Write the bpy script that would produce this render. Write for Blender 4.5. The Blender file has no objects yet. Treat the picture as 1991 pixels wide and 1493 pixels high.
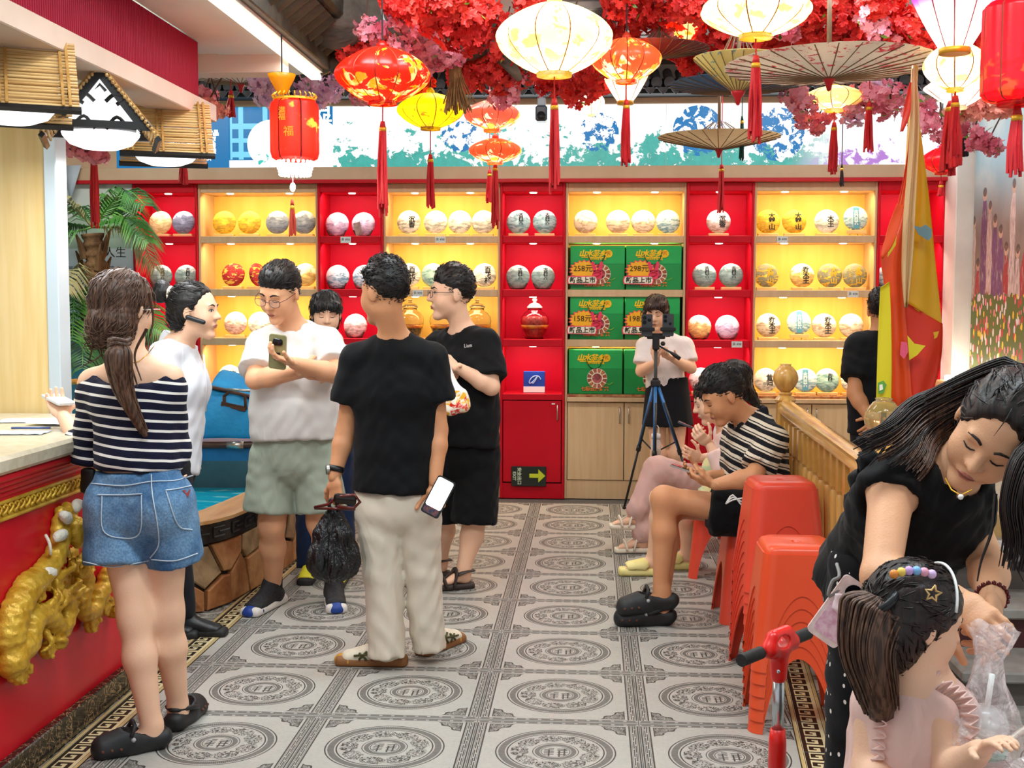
import bpy, math, random
import numpy as np
from mathutils import Vector, Matrix
from mathutils.bvhtree import BVHTree
random.seed(7); rng = np.random.default_rng(7)
scene = bpy.context.scene
col = scene.collection
V3 = lambda *a: np.array(a, float)

# ------------------------------------------------------------------ camera
FOC, YAW, PIT, ROLL, CH = 2356.2, .06509, .07201, .00228, 1.579     # focal length in pixels of the 1991 wide frame
_cy, _sy = math.cos(YAW), math.sin(YAW)
FWD = V3(-_sy*math.cos(PIT), _cy*math.cos(PIT), -math.sin(PIT))
_r = V3(_cy, _sy, 0); _u = np.cross(_r, FWD)
CR = _r*math.cos(ROLL)+_u*math.sin(ROLL); CU = -_r*math.sin(ROLL)+_u*math.cos(ROLL)
cam_d = bpy.data.cameras.new('camera'); cam = bpy.data.objects.new('camera', cam_d); col.objects.link(cam)
cam_d.sensor_width = 36.0; cam_d.lens = FOC/1991*36.0; cam_d.clip_start = .05
cam.matrix_world = Matrix(((CR[0], CU[0], -FWD[0], 0), (CR[1], CU[1], -FWD[1], 0), (CR[2], CU[2], -FWD[2], CH), (0, 0, 0, 1)))
scene.camera = cam

# ------------------------------------------------------------------ world, lamps, exposure
w = bpy.data.worlds.new('world'); scene.world = w; w.use_nodes = True
w.node_tree.nodes['Background'].inputs[0].default_value = (.90, .96, 1, 1)
w.node_tree.nodes['Background'].inputs[1].default_value = .72       # daylight from the street, through the open shop front behind the camera
scene.view_settings.view_transform = 'Standard'; scene.view_settings.look = 'None'
scene.view_settings.gamma = 1; scene.view_settings.use_curve_mapping = False
scene.view_settings.exposure = 0.0

def area(name, loc, size, power, color=(1, 1, 1), rot=(0, 0, 0), sy=None):
    l = bpy.data.lights.new(name, 'AREA'); l.energy = power; l.color = color; l.size = size
    if sy: l.shape = 'RECTANGLE'; l.size_y = sy
    o = bpy.data.objects.new(name, l); o.location = loc; o.rotation_euler = rot; col.objects.link(o); return o
def point(name, loc, power, color=(1, 1, 1), r=.05):
    l = bpy.data.lights.new(name, 'POINT'); l.energy = power; l.color = color; l.shadow_soft_size = r
    o = bpy.data.objects.new(name, l); o.location = loc; col.objects.link(o); return o
# unseen ceiling lights set over the shop, the last added to brighten the palm corner
for _x, _y, _p in ((-.6, 2.6, 52), (1.2, 2.6, 50), (-.9, 5.0, 46), (1.0, 5.2, 46), (-.6, 7.6, 34), (1.6, 7.6, 34), (-3.5, 7.6, 42)):
    area('unseen_ceiling_light', (_x, _y, 3.36), 1.1, _p, (.84, .95, 1) if _y < 6 else (.97, .97, .94), sy=.5)

area('booth_fill', (-3.3, 3.7, 2.42), .9, 17, (.95, .98, 1), sy=.5)                # unseen fill light, added to brighten the booth underside and partition

# ------------------------------------------------------------------ pixel -> world helpers (measured from the photograph, real depths)
def ray(px, py): return FWD+CR*((px-995.5)/FOC)-CU*((py-746.5)/FOC)
def at(px, py, Y): d = ray(px, py); return V3(0, 0, CH)+d*(Y/d[1])
def fl(px, py, z=0): d = ray(px, py); return V3(0, 0, CH)+d*((z-CH)/d[2])

# ------------------------------------------------------------------ node helpers
def lin(h):
    if not isinstance(h, str): return tuple(h)[:3]
    h = h.lstrip('#'); o = []
    for i in (0, 2, 4):
        c = int(h[i:i+2], 16)/255; o.append(c/12.92 if c <= .04045 else ((c+.055)/1.055)**2.4)
    return tuple(o)
class S:                                                            # a node socket with arithmetic
    def __init__(s, t, k): s.t = t; s.k = k
    def __add__(s, o): return s.t.m('ADD', s, o)
    __radd__ = __add__
    def __sub__(s, o): return s.t.m('SUBTRACT', s, o)
    def __rsub__(s, o): return s.t.m('SUBTRACT', o, s)
    def __mul__(s, o): return s.t.m('MULTIPLY', s, o)
    __rmul__ = __mul__
    def __truediv__(s, o): return s.t.m('DIVIDE', s, o)
    def __gt__(s, o): return s.t.m('GREATER_THAN', s, o)
    def __lt__(s, o): return s.t.m('LESS_THAN', s, o)
class T:
    def __init__(s, nt): s.nt = nt
    def n(s, typ, **k):
        a = s.nt.nodes.new(typ)
        for q, v in k.items(): setattr(a, q, v)
        return a
    def put(s, sock, v):
        if isinstance(v, S): s.nt.links.new(v.k, sock)
        elif isinstance(v, (tuple, list)): sock.default_value = (*v, 1) if (len(v) == 3 and sock.type == 'RGBA') else v
        else: sock.default_value = v
    def m(s, op, *a):
        nd = s.n('ShaderNodeMath', operation=op)
        for i, v in enumerate(a): s.put(nd.inputs[i], v)
        return S(s, nd.outputs[0])
    def abs(s, a): return s.m('ABSOLUTE', a)
    def sin(s, a): return s.m('SINE', a)
    def fr(s, a): return s.m('FRACT', a)
    def floor(s, a): return s.m('FLOOR', a)
    def mx(s, *a):
        r = a[0]
        for b in a[1:]: r = s.m('MAXIMUM', r, b)
        return r
    def mn(s, *a):
        r = a[0]
        for b in a[1:]: r = s.m('MINIMUM', r, b)
        return r
    def hyp(s, a, b): return s.m('SQRT', a*a+b*b)
    def atan(s, a, b): return s.m('ARCTAN2', a, b)
    def band(s, v, lo, hi): return (v > lo)*(v < hi)
    def ss(s, v, lo, hi):
        nd = s.n('ShaderNodeMapRange', interpolation_type='SMOOTHSTEP'); s.put(nd.inputs[0], v)
        nd.inputs[1].default_value = lo; nd.inputs[2].default_value = hi; return S(s, nd.outputs[0])
    def obj(s): return S(s, s._tc().outputs['Object'])
    def gen(s): return S(s, s._tc().outputs['Generated'])
    def _tc(s):
        if not hasattr(s, 'tc'): s.tc = s.n('ShaderNodeTexCoord')
        return s.tc
    def xyz(s, v=None):
        nd = s.n('ShaderNodeSeparateXYZ'); s.put(nd.inputs[0], v or s.obj()); return [S(s, o) for o in nd.outputs]
    def vec(s, x, y, z):
        nd = s.n('ShaderNodeCombineXYZ')
        for i, v in enumerate((x, y, z)): s.put(nd.inputs[i], v)
        return S(s, nd.outputs[0])
    def noise(s, v, scale=5, detail=3, rough=.5, dist=0):
        nd = s.n('ShaderNodeTexNoise'); s.put(nd.inputs['Vector'], v)
        for q, x in (('Scale', scale), ('Detail', detail), ('Roughness', rough), ('Distortion', dist)): nd.inputs[q].default_value = x
        return S(s, nd.outputs['Fac'])
    def vor(s, v, scale=5, feature='F1', out='Distance', rand=1):
        nd = s.n('ShaderNodeTexVoronoi', feature=feature); s.put(nd.inputs['Vector'], v); nd.inputs['Scale'].default_value = scale
        nd.inputs['Randomness'].default_value = rand
        return S(s, nd.outputs[out])
    def rand(s):
        return S(s, s.n('ShaderNodeObjectInfo').outputs['Random'])
    def mix(s, f, a, b):
        nd = s.n('ShaderNodeMix', data_type='RGBA'); s.put(nd.inputs[0], f)
        for i, v in ((6, a), (7, b)): s.put(nd.inputs[i], lin(v) if isinstance(v, (str, tuple, list)) else v)
        return S(s, nd.outputs[2])
    def scale(s, v, k):
        nd = s.n('ShaderNodeVectorMath', operation='MULTIPLY'); s.put(nd.inputs[0], v); nd.inputs[1].default_value = k; return S(s, nd.outputs[0])
    def attr(s, name): return S(s, s.n('ShaderNodeAttribute', attribute_name=name).outputs['Color'])
MATS = {}
def pmat(name, fn=None, c='#888888', rough=.5, metal=0, spec=.5, sss=0, emit=None, es=0, trans=0, alpha=1, ior=1.45, sheen=0, coat=0):
    """one material; FN(t) may return a dict of overriding sockets: col, rough, bump (height, metres), alpha, emit, es, metal"""
    if name in MATS: return MATS[name]
    m = bpy.data.materials.new(name); m.use_nodes = True; nt = m.node_tree; b = nt.nodes['Principled BSDF']; t = T(nt)
    b.inputs['Base Color'].default_value = (*lin(c), 1); b.inputs['Roughness'].default_value = rough; b.inputs['Metallic'].default_value = metal
    b.inputs['Specular IOR Level'].default_value = spec; b.inputs['IOR'].default_value = ior
    if sss:
        b.inputs['Subsurface Weight'].default_value = sss; b.inputs['Subsurface Radius'].default_value = (.012, .005, .003); b.inputs['Subsurface Scale'].default_value = 1
    if emit: b.inputs['Emission Color'].default_value = (*lin(emit), 1); b.inputs['Emission Strength'].default_value = es
    b.inputs['Transmission Weight'].default_value = trans; b.inputs['Alpha'].default_value = alpha
    if sheen: b.inputs['Sheen Weight'].default_value = sheen
    if coat: b.inputs['Coat Weight'].default_value = coat
    if fn:
        d = fn(t) or {}
        for k, v in d.items():
            if k == 'bump':
                nd = t.n('ShaderNodeBump'); nd.inputs['Strength'].default_value = 1; nd.inputs['Distance'].default_value = 1
                t.put(nd.inputs['Height'], v); nt.links.new(nd.outputs[0], b.inputs['Normal'])
            else:
                s = b.inputs[{'col': 'Base Color', 'rough': 'Roughness', 'alpha': 'Alpha', 'emit': 'Emission Color', 'es': 'Emission Strength', 'metal': 'Metallic', 'trans': 'Transmission Weight'}[k]]
                t.put(s, lin(v) if isinstance(v, str) else v)
    MATS[name] = m; return m
def noisy(c1, c2, scale=8, detail=4, bump=0, bscale=None, stretch=(1, 1, 1)):
    def f(t):
        v = t.scale(t.obj(), stretch); n = t.noise(v, scale, detail); d = {'col': t.mix(t.ss(n, .3, .7), c1, c2)}
        if bump: d['bump'] = t.noise(v, bscale or scale*3, 3)*bump
        return d
    return f

# ------------------------------------------------------------------ object helpers
BASE = {}
def tag(o, label=None, cat=None, group=None, kind=None):
    if label: o['label'] = label
    if cat: o['category'] = cat
    if group: o['group'] = group
    if kind: o['kind'] = kind
    return o
def thing(name, label, cat, loc=(0, 0, 0), rz=0, group=None):
    o = bpy.data.objects.new(name, None); col.objects.link(o); o.location = tuple(loc); o.rotation_euler = (0, 0, rz); o.empty_display_size = .1
    BASE[o.name] = V3(*loc); return tag(o, label, cat, group)
def newobj(name, mesh, parent=None):
    o = bpy.data.objects.new(name, mesh); col.objects.link(o)
    if parent is not None: o.parent = parent; BASE[o.name] = BASE.get(parent.name, V3(0, 0, 0))
    else: BASE[o.name] = V3(0, 0, 0)
    return o
def copy_tree(o, parent=None):
    c = o.copy(); col.objects.link(c)
    if parent is not None: c.parent = parent
    for ch in o.children: copy_tree(ch, c)
    return c
class MB:
    """collects quads, tubes, lathes ... and links them as ONE mesh object (build)"""
    def __init__(s): s.v = []; s.f = []; s.n = 0
    def add(s, v, f):
        v = np.asarray(v, float).reshape(-1, 3); s.v.append(v); b = s.n
        s.f.extend(tuple(i+b for i in q) for q in f); s.n += len(v); return s
    def box(s, c, d, R=None, bev=0):
        x, y, z = (np.asarray(d, float)/2)
        if bev:
            b = min(bev, x*.9, y*.9, z*.9); v = []; 
            for sx in (-1, 1):
                for sy in (-1, 1):
                    for sz in (-1, 1): v += [(sx*x, sy*(y-b), sz*(z-b)), (sx*(x-b), sy*y, sz*(z-b)), (sx*(x-b), sy*(y-b), sz*z)]
            I = lambda sx, sy, sz, k: ((sx*4+sy*2+sz)*3+k); f = []
            for a in (0, 1):
                q = [I(a, 0, 0, 0), I(a, 1, 0, 0), I(a, 1, 1, 0), I(a, 0, 1, 0)]; f.append(q if a else q[::-1])
                q = [I(0, a, 0, 1), I(0, a, 1, 1), I(1, a, 1, 1), I(1, a, 0, 1)]; f.append(q if a else q[::-1])
                q = [I(0, 0, a, 2), I(1, 0, a, 2), I(1, 1, a, 2), I(0, 1, a, 2)]; f.append(q if a else q[::-1])
            for a in (0, 1):
                for c2 in (0, 1):
                    q = [I(a, c2, 0, 0), I(a, c2, 1, 0), I(a, c2, 1, 1), I(a, c2, 0, 1)]; f.append(q if a == c2 else q[::-1])
                    q = [I(a, 0, c2, 0), I(a, 0, c2, 2), I(a, 1, c2, 2), I(a, 1, c2, 0)]; f.append(q if a == c2 else q[::-1])
                    q = [I(0, a, c2, 1), I(1, a, c2, 1), I(1, a, c2, 2), I(0, a, c2, 2)]; f.append(q[::-1] if a == c2 else q)
                    for d2 in (0, 1):
                        q = [I(a, c2, d2, 0), I(a, c2, d2, 1), I(a, c2, d2, 2)]; f.append(q if (a+c2+d2) % 2 else q[::-1])
            v = np.array(v)
        else:
            v = np.array([(sx*x, sy*y, sz*z) for sx in (-1, 1) for sy in (-1, 1) for sz in (-1, 1)])
            f = [(0, 1, 3, 2), (4, 6, 7, 5), (0, 4, 5, 1), (2, 3, 7, 6), (0, 2, 6, 4), (1, 5, 7, 3)]
        if R is not None: v = v@np.array(R).T
        return s.add(v+np.asarray(c, float), f)
    def tube(s, path, r, n=8, cap=True, flat=None, up=None):
        P = np.asarray(path, float); m = len(P); r = np.broadcast_to(np.asarray(r, float), (m,)) if np.ndim(r) < 2 else r
        t = np.gradient(P, axis=0); t /= np.linalg.norm(t, axis=1)[:, None]+1e-12
        u = np.asarray(up, float) if up is not None else (V3(0, 0, 1) if abs(t[0][2]) < .9 else V3(1, 0, 0))
        v = []; 
        for i in range(m):
            a = np.cross(t[i], u); a /= np.linalg.norm(a)+1e-12; b = np.cross(a, t[i]); u = b
            an = np.arange(n)*2*np.pi/n; k = 1 if flat is None else flat
            v.append(P[i]+r[i]*(np.outer(np.cos(an), a)+k*np.outer(np.sin(an), b)))
        f = [(i*n+j, i*n+(j+1) % n, (i+1)*n+(j+1) % n, (i+1)*n+j) for i in range(m-1) for j in range(n)]
        if cap: f += [tuple(range(n))[::-1], tuple(range((m-1)*n, m*n))]
        return s.add(np.concatenate(v), f)
    def cyl(s, a, b, r0, r1=None, n=12): return s.tube([a, b], [r0, r0 if r1 is None else r1], n)
    def lathe(s, prof, n=24, c=(0, 0, 0), axis=2, mod=None):
        """PROF: (radius, height) pairs; MOD(angle) scales the radius"""
        an = np.arange(n)*2*np.pi/n; k = np.ones(n) if mod is None else np.array([mod(a) for a in an]); v = []
        for r, h in prof: v.append(np.stack([r*k*np.cos(an), r*k*np.sin(an), np.full(n, h)], 1))
        m = len(prof); v = np.concatenate(v)
        f = [(i*n+j, i*n+(j+1) % n, (i+1)*n+(j+1) % n, (i+1)*n+j) for i in range(m-1) for j in range(n)]
        f += [tuple(range(n))[::-1], tuple(range((m-1)*n, m*n))]
        if axis == 1: v = v[:, [0, 2, 1]]*V3(1, -1, 1)
        if axis == 0: v = v[:, [2, 1, 0]]*V3(1, 1, -1)
        return s.add(v+np.asarray(c, float), f)
    def ball(s, c, r, n=10, R=None):
        r = np.broadcast_to(np.asarray(r, float), (3,)); a = np.linspace(-np.pi/2+.02, np.pi/2-.02, max(4, n//2+1))
        an = np.arange(n)*2*np.pi/n; v = np.concatenate([np.stack([np.cos(q)*np.cos(an), np.cos(q)*np.sin(an), np.full(n, np.sin(q))], 1) for q in a])*r
        m = len(a); f = [(i*n+j, i*n+(j+1) % n, (i+1)*n+(j+1) % n, (i+1)*n+j) for i in range(m-1) for j in range(n)]
        f += [tuple(range(n))[::-1], tuple(range((m-1)*n, m*n))]
        if R is not None: v = v@np.array(R).T
        return s.add(v+np.asarray(c, float), f)
    def prism(s, poly, o, u, v, th):
        """POLY in the (u, v) plane at O, extruded along u x v by TH"""
        o, u, v = (np.asarray(q, float) for q in (o, u, v)); w_ = np.cross(u, v); w_ /= np.linalg.norm(w_)
        P = np.array([o+a*u+b*v for a, b in poly]); n = len(P); f = [tuple(range(n))[::-1], tuple(range(n, 2*n))]
        f += [(i, (i+1) % n, n+(i+1) % n, n+i) for i in range(n)]
        return s.add(np.concatenate([P, P+w_*th]), f)
    def grid(s, P):
        """P: (m, n, 3) points"""
        P = np.asarray(P, float); m, n = P.shape[:2]
        return s.add(P.reshape(-1, 3), [(i*n+j, i*n+j+1, (i+1)*n+j+1, (i+1)*n+j) for i in range(m-1) for j in range(n-1)])
    def shell(s, P, th):
        """a sheet P with thickness TH (closed)"""
        P = np.asarray(P, float); m, n = P.shape[:2]; du = np.gradient(P, axis=0); dv = np.gradient(P, axis=1)
        N = np.cross(du, dv); N /= np.linalg.norm(N, axis=2)[..., None]+1e-12; s.grid(P); b = s.n
        Q = P-N*th; I = lambda i, j: i*n+j; s.add(Q.reshape(-1, 3), [(I(i, j), I(i+1, j), I(i+1, j+1), I(i, j+1)) for i in range(m-1) for j in range(n-1)])
        a = b-m*n; ed = [(I(i, 0), I(i+1, 0)) for i in range(m-1)]+[(I(m-1, j), I(m-1, j+1)) for j in range(n-1)]+[(I(i+1, n-1), I(i, n-1)) for i in range(m-1)]+[(I(0, j+1), I(0, j)) for j in range(n-1)]
        s.f.extend((p+a, q+a, q+b, p+b) for p, q in ed); return s
    def mesh(s, name, m=None, smooth=False, base=None):
        me = bpy.data.meshes.new(name); v = np.concatenate(s.v) if s.v else np.zeros((0, 3))
        if base is not None: v = v-base
        me.from_pydata(v.tolist(), [], s.f)
        if m is not None: me.materials.append(m)
        if smooth: 
            me.shade_smooth()
            if smooth != 1: me.set_sharp_from_angle(angle=smooth)
        me.update(); return me
    def build(s, name, m, parent=None, smooth=False):
        b = BASE.get(parent.name) if parent is not None else None
        return newobj(name, s.mesh(name, m, smooth, b), parent)
def rotz(a): c, s_ = math.cos(a), math.sin(a); return np.array([[c, -s_, 0], [s_, c, 0], [0, 0, 1]])
def rot(axis, a): return np.array(Matrix.Rotation(a, 3, Vector(axis)))
def struct(o): o['kind'] = 'structure'; return o
def box1(name, lo, hi, m, parent=None, bev=0):
    lo, hi = np.asarray(lo, float), np.asarray(hi, float); return MB().box((lo+hi)/2, hi-lo, bev=bev).build(name, m, parent)
_txt = {}
def text_mesh(body, size=1, res=2, bold=0, ext=0, vertical=False, spacing=1):
    key = (body, size, res, bold, ext, vertical, spacing)
    if key in _txt: return _txt[key]
    c = bpy.data.curves.new('lettering', 'FONT'); c.body = '\n'.join(body) if vertical else body; c.size = size; c.resolution_u = res; c.offset = bold; c.extrude = ext
    c.align_x = 'CENTER'; c.align_y = 'CENTER'; c.space_character = spacing; c.space_line = .82
    o = bpy.data.objects.new('lettering', c); col.objects.link(o); dg = bpy.context.evaluated_depsgraph_get()
    me = bpy.data.meshes.new_from_object(o.evaluated_get(dg)); bpy.data.objects.remove(o); bpy.data.curves.remove(c)
    v = np.empty(len(me.vertices)*3); me.vertices.foreach_get('co', v); fs = [tuple(p.vertices) for p in me.polygons]; bpy.data.meshes.remove(me)
    _txt[key] = (v.reshape(-1, 3), fs); return _txt[key]
def lettering(body, o, u, v, size, m, parent, name='lettering', **k):
    """flat writing in the plane through O spanned by unit vectors U (along the line) and V (up)"""
    P, f = text_mesh(body, size, **k); o, u, v = (np.asarray(q, float) for q in (o, u, v)); n = np.cross(u, v)
    mb = MB().add(o+P[:, :1]*u+P[:, 1:2]*v+P[:, 2:]*n, f); return mb.build(name, m, parent)
def spline(pts, n=40):
    """Catmull-Rom through PTS"""
    P = np.asarray(pts, float); P = np.concatenate([[2*P[0]-P[1]], P, [2*P[-1]-P[-2]]]); out = []
    seg = len(P)-3; per = max(2, n//seg)
    for i in range(seg):
        t = np.linspace(0, 1, per, endpoint=False)[:, None]; a, b, c, d = P[i:i+4]
        out.append(.5*(2*b+(c-a)*t+(2*a-5*b+4*c-d)*t*t+(3*b-a-3*c+d)*t**3))
    return np.concatenate(out+[P[-2:-1]])
UX, UY, UZ = V3(1, 0, 0), V3(0, 1, 0), V3(0, 0, 1)
ORD = ['first', 'second', 'third', 'fourth', 'fifth', 'sixth', 'seventh', 'eighth', 'ninth', 'tenth', 'eleventh', 'twelfth']

# ------------------------------------------------------------------ smooth solids: signed distances on a grid -> surface nets
def nrm(v): v = np.asarray(v, float); return v/(np.linalg.norm(v)+1e-12)
class SDF:
    """collects blended primitives, then meshes them.  seg = elliptical tapered rod from A to B: half width W (along SIDE), F in front, K behind"""
    def __init__(s): s.p = []
    def seg(s, a, b, w, f=None, k=None, side=None, front=None, bl=.02, op='u', p=2, flat=(0, 0)):
        a, b = np.asarray(a, float), np.asarray(b, float); w = np.broadcast_to(w, (2,)).astype(float)
        f = w if f is None else np.broadcast_to(f, (2,)).astype(float); k = f if k is None else np.broadcast_to(k, (2,)).astype(float)
        ax = nrm(b-a) if np.linalg.norm(b-a) > 1e-9 else UZ
        if side is None: side = np.cross(ax, UY if abs(ax[1]) < .9 else UX)
        sd = nrm(side); sd = nrm(sd-ax*np.dot(sd, ax)) if abs(np.dot(sd, ax)) < .98 else nrm(np.cross(ax, UX))
        fr = np.cross(ax, sd) if front is None else np.asarray(front, float); fr = nrm(fr-ax*np.dot(fr, ax)-sd*np.dot(fr, sd)) if front is not None else fr
        s.p.append(('seg', a, b, w, f, k, sd, fr, bl, op, p, flat)); return s
    def ell(s, c, r, R=None, bl=.02, op='u'):
        s.p.append(('ell', np.asarray(c, float), np.broadcast_to(r, (3,)).astype(float), np.eye(3) if R is None else np.array(R, float), bl, op)); return s
    def chain(s, pts, rad, bl=.02, flat=1, side=None, op='u'):
        rad = np.broadcast_to(rad, (len(pts),))
        for i in range(len(pts)-1): s.seg(pts[i], pts[i+1], (rad[i], rad[i+1]), (rad[i]*flat, rad[i+1]*flat), side=side, bl=bl, op=op)
        return s
    def cut(s, p, n): s.p.append(('cut', np.asarray(p, float), nrm(n))); return s      # removes the half space N points into
    def bounds(s):
        lo, hi = [], []
        for q in s.p:
            if q[0] == 'seg' and q[9] == 'u':
                m = max(q[3].max(), q[4].max(), q[5].max()); lo.append(np.minimum(q[1], q[2])-m); hi.append(np.maximum(q[1], q[2])+m)
            if q[0] == 'ell' and q[5] == 'u': lo.append(q[1]-q[2].max()); hi.append(q[1]+q[2].max())
        return np.min(lo, 0), np.max(hi, 0)
    def field(s, ax):
        D = np.full([len(a) for a in ax], .5, np.float32)
        for q in s.p:
            if q[0] == 'cut':
                d = ((ax[0][:, None, None]-q[1][0])*q[2][0]+(ax[1][None, :, None]-q[1][1])*q[2][1]+(ax[2][None, None, :]-q[1][2])*q[2][2]).astype(np.float32)
                np.maximum(D, d, out=D); continue
            bl, op = (q[8], q[9]) if q[0] == 'seg' else (q[4], q[5])
            if q[0] == 'seg': m = max(q[3].max(), q[4].max(), q[5].max())+bl+.03; lo, hi = np.minimum(q[1], q[2])-m, np.maximum(q[1], q[2])+m
            else: m = q[2].max()+bl+.03; lo, hi = q[1]-m, q[1]+m
            sl = [slice(np.searchsorted(ax[i], lo[i]), np.searchsorted(ax[i], hi[i])) for i in range(3)]
            if any(q_.stop-q_.start < 1 for q_ in sl): continue
            X = ax[0][sl[0]][:, None, None].astype(np.float32); Y = ax[1][sl[1]][None, :, None].astype(np.float32); Z = ax[2][sl[2]][None, None, :].astype(np.float32)
            if q[0] == 'ell':
                c, r, R = q[1:4]; x, y, z = X-c[0], Y-c[1], Z-c[2]; l = [(x*R[0, i]+y*R[1, i]+z*R[2, i])/r[i] for i in range(3)]
                n = np.sqrt(l[0]**2+l[1]**2+l[2]**2); g = np.sqrt((l[0]/r[0])**2+(l[1]/r[1])**2+(l[2]/r[2])**2)
                d = n*(n-1)/(g+1e-6)
            else:
                _, a, b, w, f, k, sd, fr, _, _, p, flat = q; ab = b-a; L2 = float(ab@ab)+1e-12; L = math.sqrt(L2); x, y, z = X-a[0], Y-a[1], Z-a[2]
                tr = (x*ab[0]+y*ab[1]+z*ab[2])/L2; t = np.clip(tr, 0, 1); u = x*sd[0]+y*sd[1]+z*sd[2]; v = x*fr[0]+y*fr[1]+z*fr[2]; e = (tr-t)*L; pl = None
                if flat[0]: pl = -tr*L; e = np.maximum(e, 0)
                if flat[1]: pl = (tr-1)*L if pl is None else np.maximum(pl, (tr-1)*L); e = np.minimum(e, 0)
                W = w[0]+(w[1]-w[0])*t; Fk = np.where(v > 0, f[0]+(f[1]-f[0])*t, k[0]+(k[1]-k[0])*t); Mn = np.minimum(W, Fk)
                if p == 2: n = np.sqrt((u/W)**2+(v/Fk)**2+(e/Mn)**2); g = np.sqrt((u/W/W)**2+(v/Fk/Fk)**2+(e/Mn/Mn)**2)
                else: n = (np.abs(u/W)**p+np.abs(v/Fk)**p+np.abs(e/Mn)**p)**(1/p); g = n/Mn
                d = n*(n-1)/(g+1e-6)
                if pl is not None: d = np.maximum(d, pl)
            B = D[sl[0], sl[1], sl[2]]
            if op == 'u':
                if bl > 0: h = np.maximum(bl-np.abs(B-d), 0)/bl; r_ = np.minimum(B, d)-h*h*bl*.25
                else: r_ = np.minimum(B, d)
            else:
                if bl > 0: h = np.maximum(bl-np.abs(B+d), 0)/bl; r_ = np.maximum(B, -d)+h*h*bl*.25
                else: r_ = np.maximum(B, -d)
            D[sl[0], sl[1], sl[2]] = r_
        return D
    def mesh(s, h=.01, fine=(), mod=None, pad=.02):
        """FINE: list of (centre, half size, step) regions sampled more densely; MOD(X, Y, Z, D) may disturb the field"""
        lo, hi = s.bounds(); lo -= pad; hi += pad; axes = []
        for i in range(3):
            xs = [lo[i]]
            while xs[-1] < hi[i]:
                st = h
                for c, r, fh in fine:
                    r = np.broadcast_to(r, (3,))
                    if abs(xs[-1]-c[i]) < r[i]: st = min(st, fh)
                xs.append(xs[-1]+st)
            axes.append(np.array(xs))
        D = s.field(axes)
        if mod is not None: D = mod(axes[0][:, None, None], axes[1][None, :, None], axes[2][None, None, :], D)
        return nets(D, axes)
def nets(D, ax):
    S_ = D < 0; c = S_[:-1, :-1, :-1].astype(np.int8); n = np.zeros_like(c)
    for i in (0, 1):
        for j in (0, 1):
            for k in (0, 1): n += S_[i:D.shape[0]-1+i, j:D.shape[1]-1+j, k:D.shape[2]-1+k]
    act = (n > 0) & (n < 8); I, J, K = np.nonzero(act); idx = np.full(act.shape, -1, np.int32); idx[I, J, K] = np.arange(len(I))
    acc = np.zeros((len(I), 3)); cnt = np.zeros(len(I))
    cor = [(i, j, k) for i in (0, 1) for j in (0, 1) for k in (0, 1)]
    for a in cor:
        for axis in range(3):
            if a[axis]: continue
            b = list(a); b[axis] = 1
            d0 = D[I+a[0], J+a[1], K+a[2]]; d1 = D[I+b[0], J+b[1], K+b[2]]; m = (d0 < 0) != (d1 < 0)
            t = np.where(m, d0/(d0-d1+1e-20), 0); p = np.empty((len(I), 3))
            for q, ids in enumerate((I, J, K)):
                p0 = ax[q][ids+a[q]]; p[:, q] = p0 if q != axis else p0+t*(ax[q][ids+1]-p0)
            acc += p*m[:, None]; cnt += m
    V = acc/np.maximum(cnt, 1)[:, None]; F = []
    for axis in range(3):
        sl0 = [slice(None)]*3; sl1 = [slice(None)]*3; sl0[axis] = slice(0, -1); sl1[axis] = slice(1, None)
        A, B = S_[tuple(sl0)], S_[tuple(sl1)]; e = np.argwhere(A != B); o = [q for q in range(3) if q != axis]
        ok = np.all(e[:, o] > 0, 1) & (e[:, o[0]] < D.shape[o[0]]-1) & (e[:, o[1]] < D.shape[o[1]]-1); e = e[ok]; q = []
        for di, dj in ((1, 1), (0, 1), (0, 0), (1, 0)):
            c_ = e.copy(); c_[:, o[0]] -= di; c_[:, o[1]] -= dj; q.append(idx[c_[:, 0], c_[:, 1], c_[:, 2]])
        q = np.stack(q, 1); flip = A[e[:, 0], e[:, 1], e[:, 2]]
        if axis == 1: flip = ~flip
        q[flip] = q[flip][:, ::-1]; q = q[:, ::-1]; F.append(q)
    F = np.concatenate(F); F = F[(F >= 0).all(1)]
    return V, F
def relax(V, F, it=1, k=.5):
    E = np.concatenate([F[:, [0, 1]], F[:, [1, 2]], F[:, [2, 3]], F[:, [3, 0]]])
    for _ in range(it):
        acc = np.zeros_like(V); cn = np.zeros(len(V))
        for a in range(3): acc[:, a] = np.bincount(E[:, 0], V[E[:, 1], a], len(V))+np.bincount(E[:, 1], V[E[:, 0], a], len(V))
        cn = np.bincount(E[:, 0], minlength=len(V))+np.bincount(E[:, 1], minlength=len(V)); V = V+k*(acc/np.maximum(cn, 1)[:, None]-V)
    return V
def raw_mesh(name, V, F, m, smooth=True):
    """numpy quads -> mesh (fast)"""
    me = bpy.data.meshes.new(name); nv, nf = len(V), len(F); me.vertices.add(nv); me.vertices.foreach_set('co', np.asarray(V, np.float32).ravel())
    w_ = F.shape[1]; me.loops.add(nf*w_); me.loops.foreach_set('vertex_index', F.astype(np.int32).ravel()); me.polygons.add(nf)
    me.polygons.foreach_set('loop_start', np.arange(0, nf*w_, w_, dtype=np.int32)); me.update(calc_edges=True); me.validate()
    if m is not None: me.materials.append(m)
    if smooth: me.shade_smooth()
    return me
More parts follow.
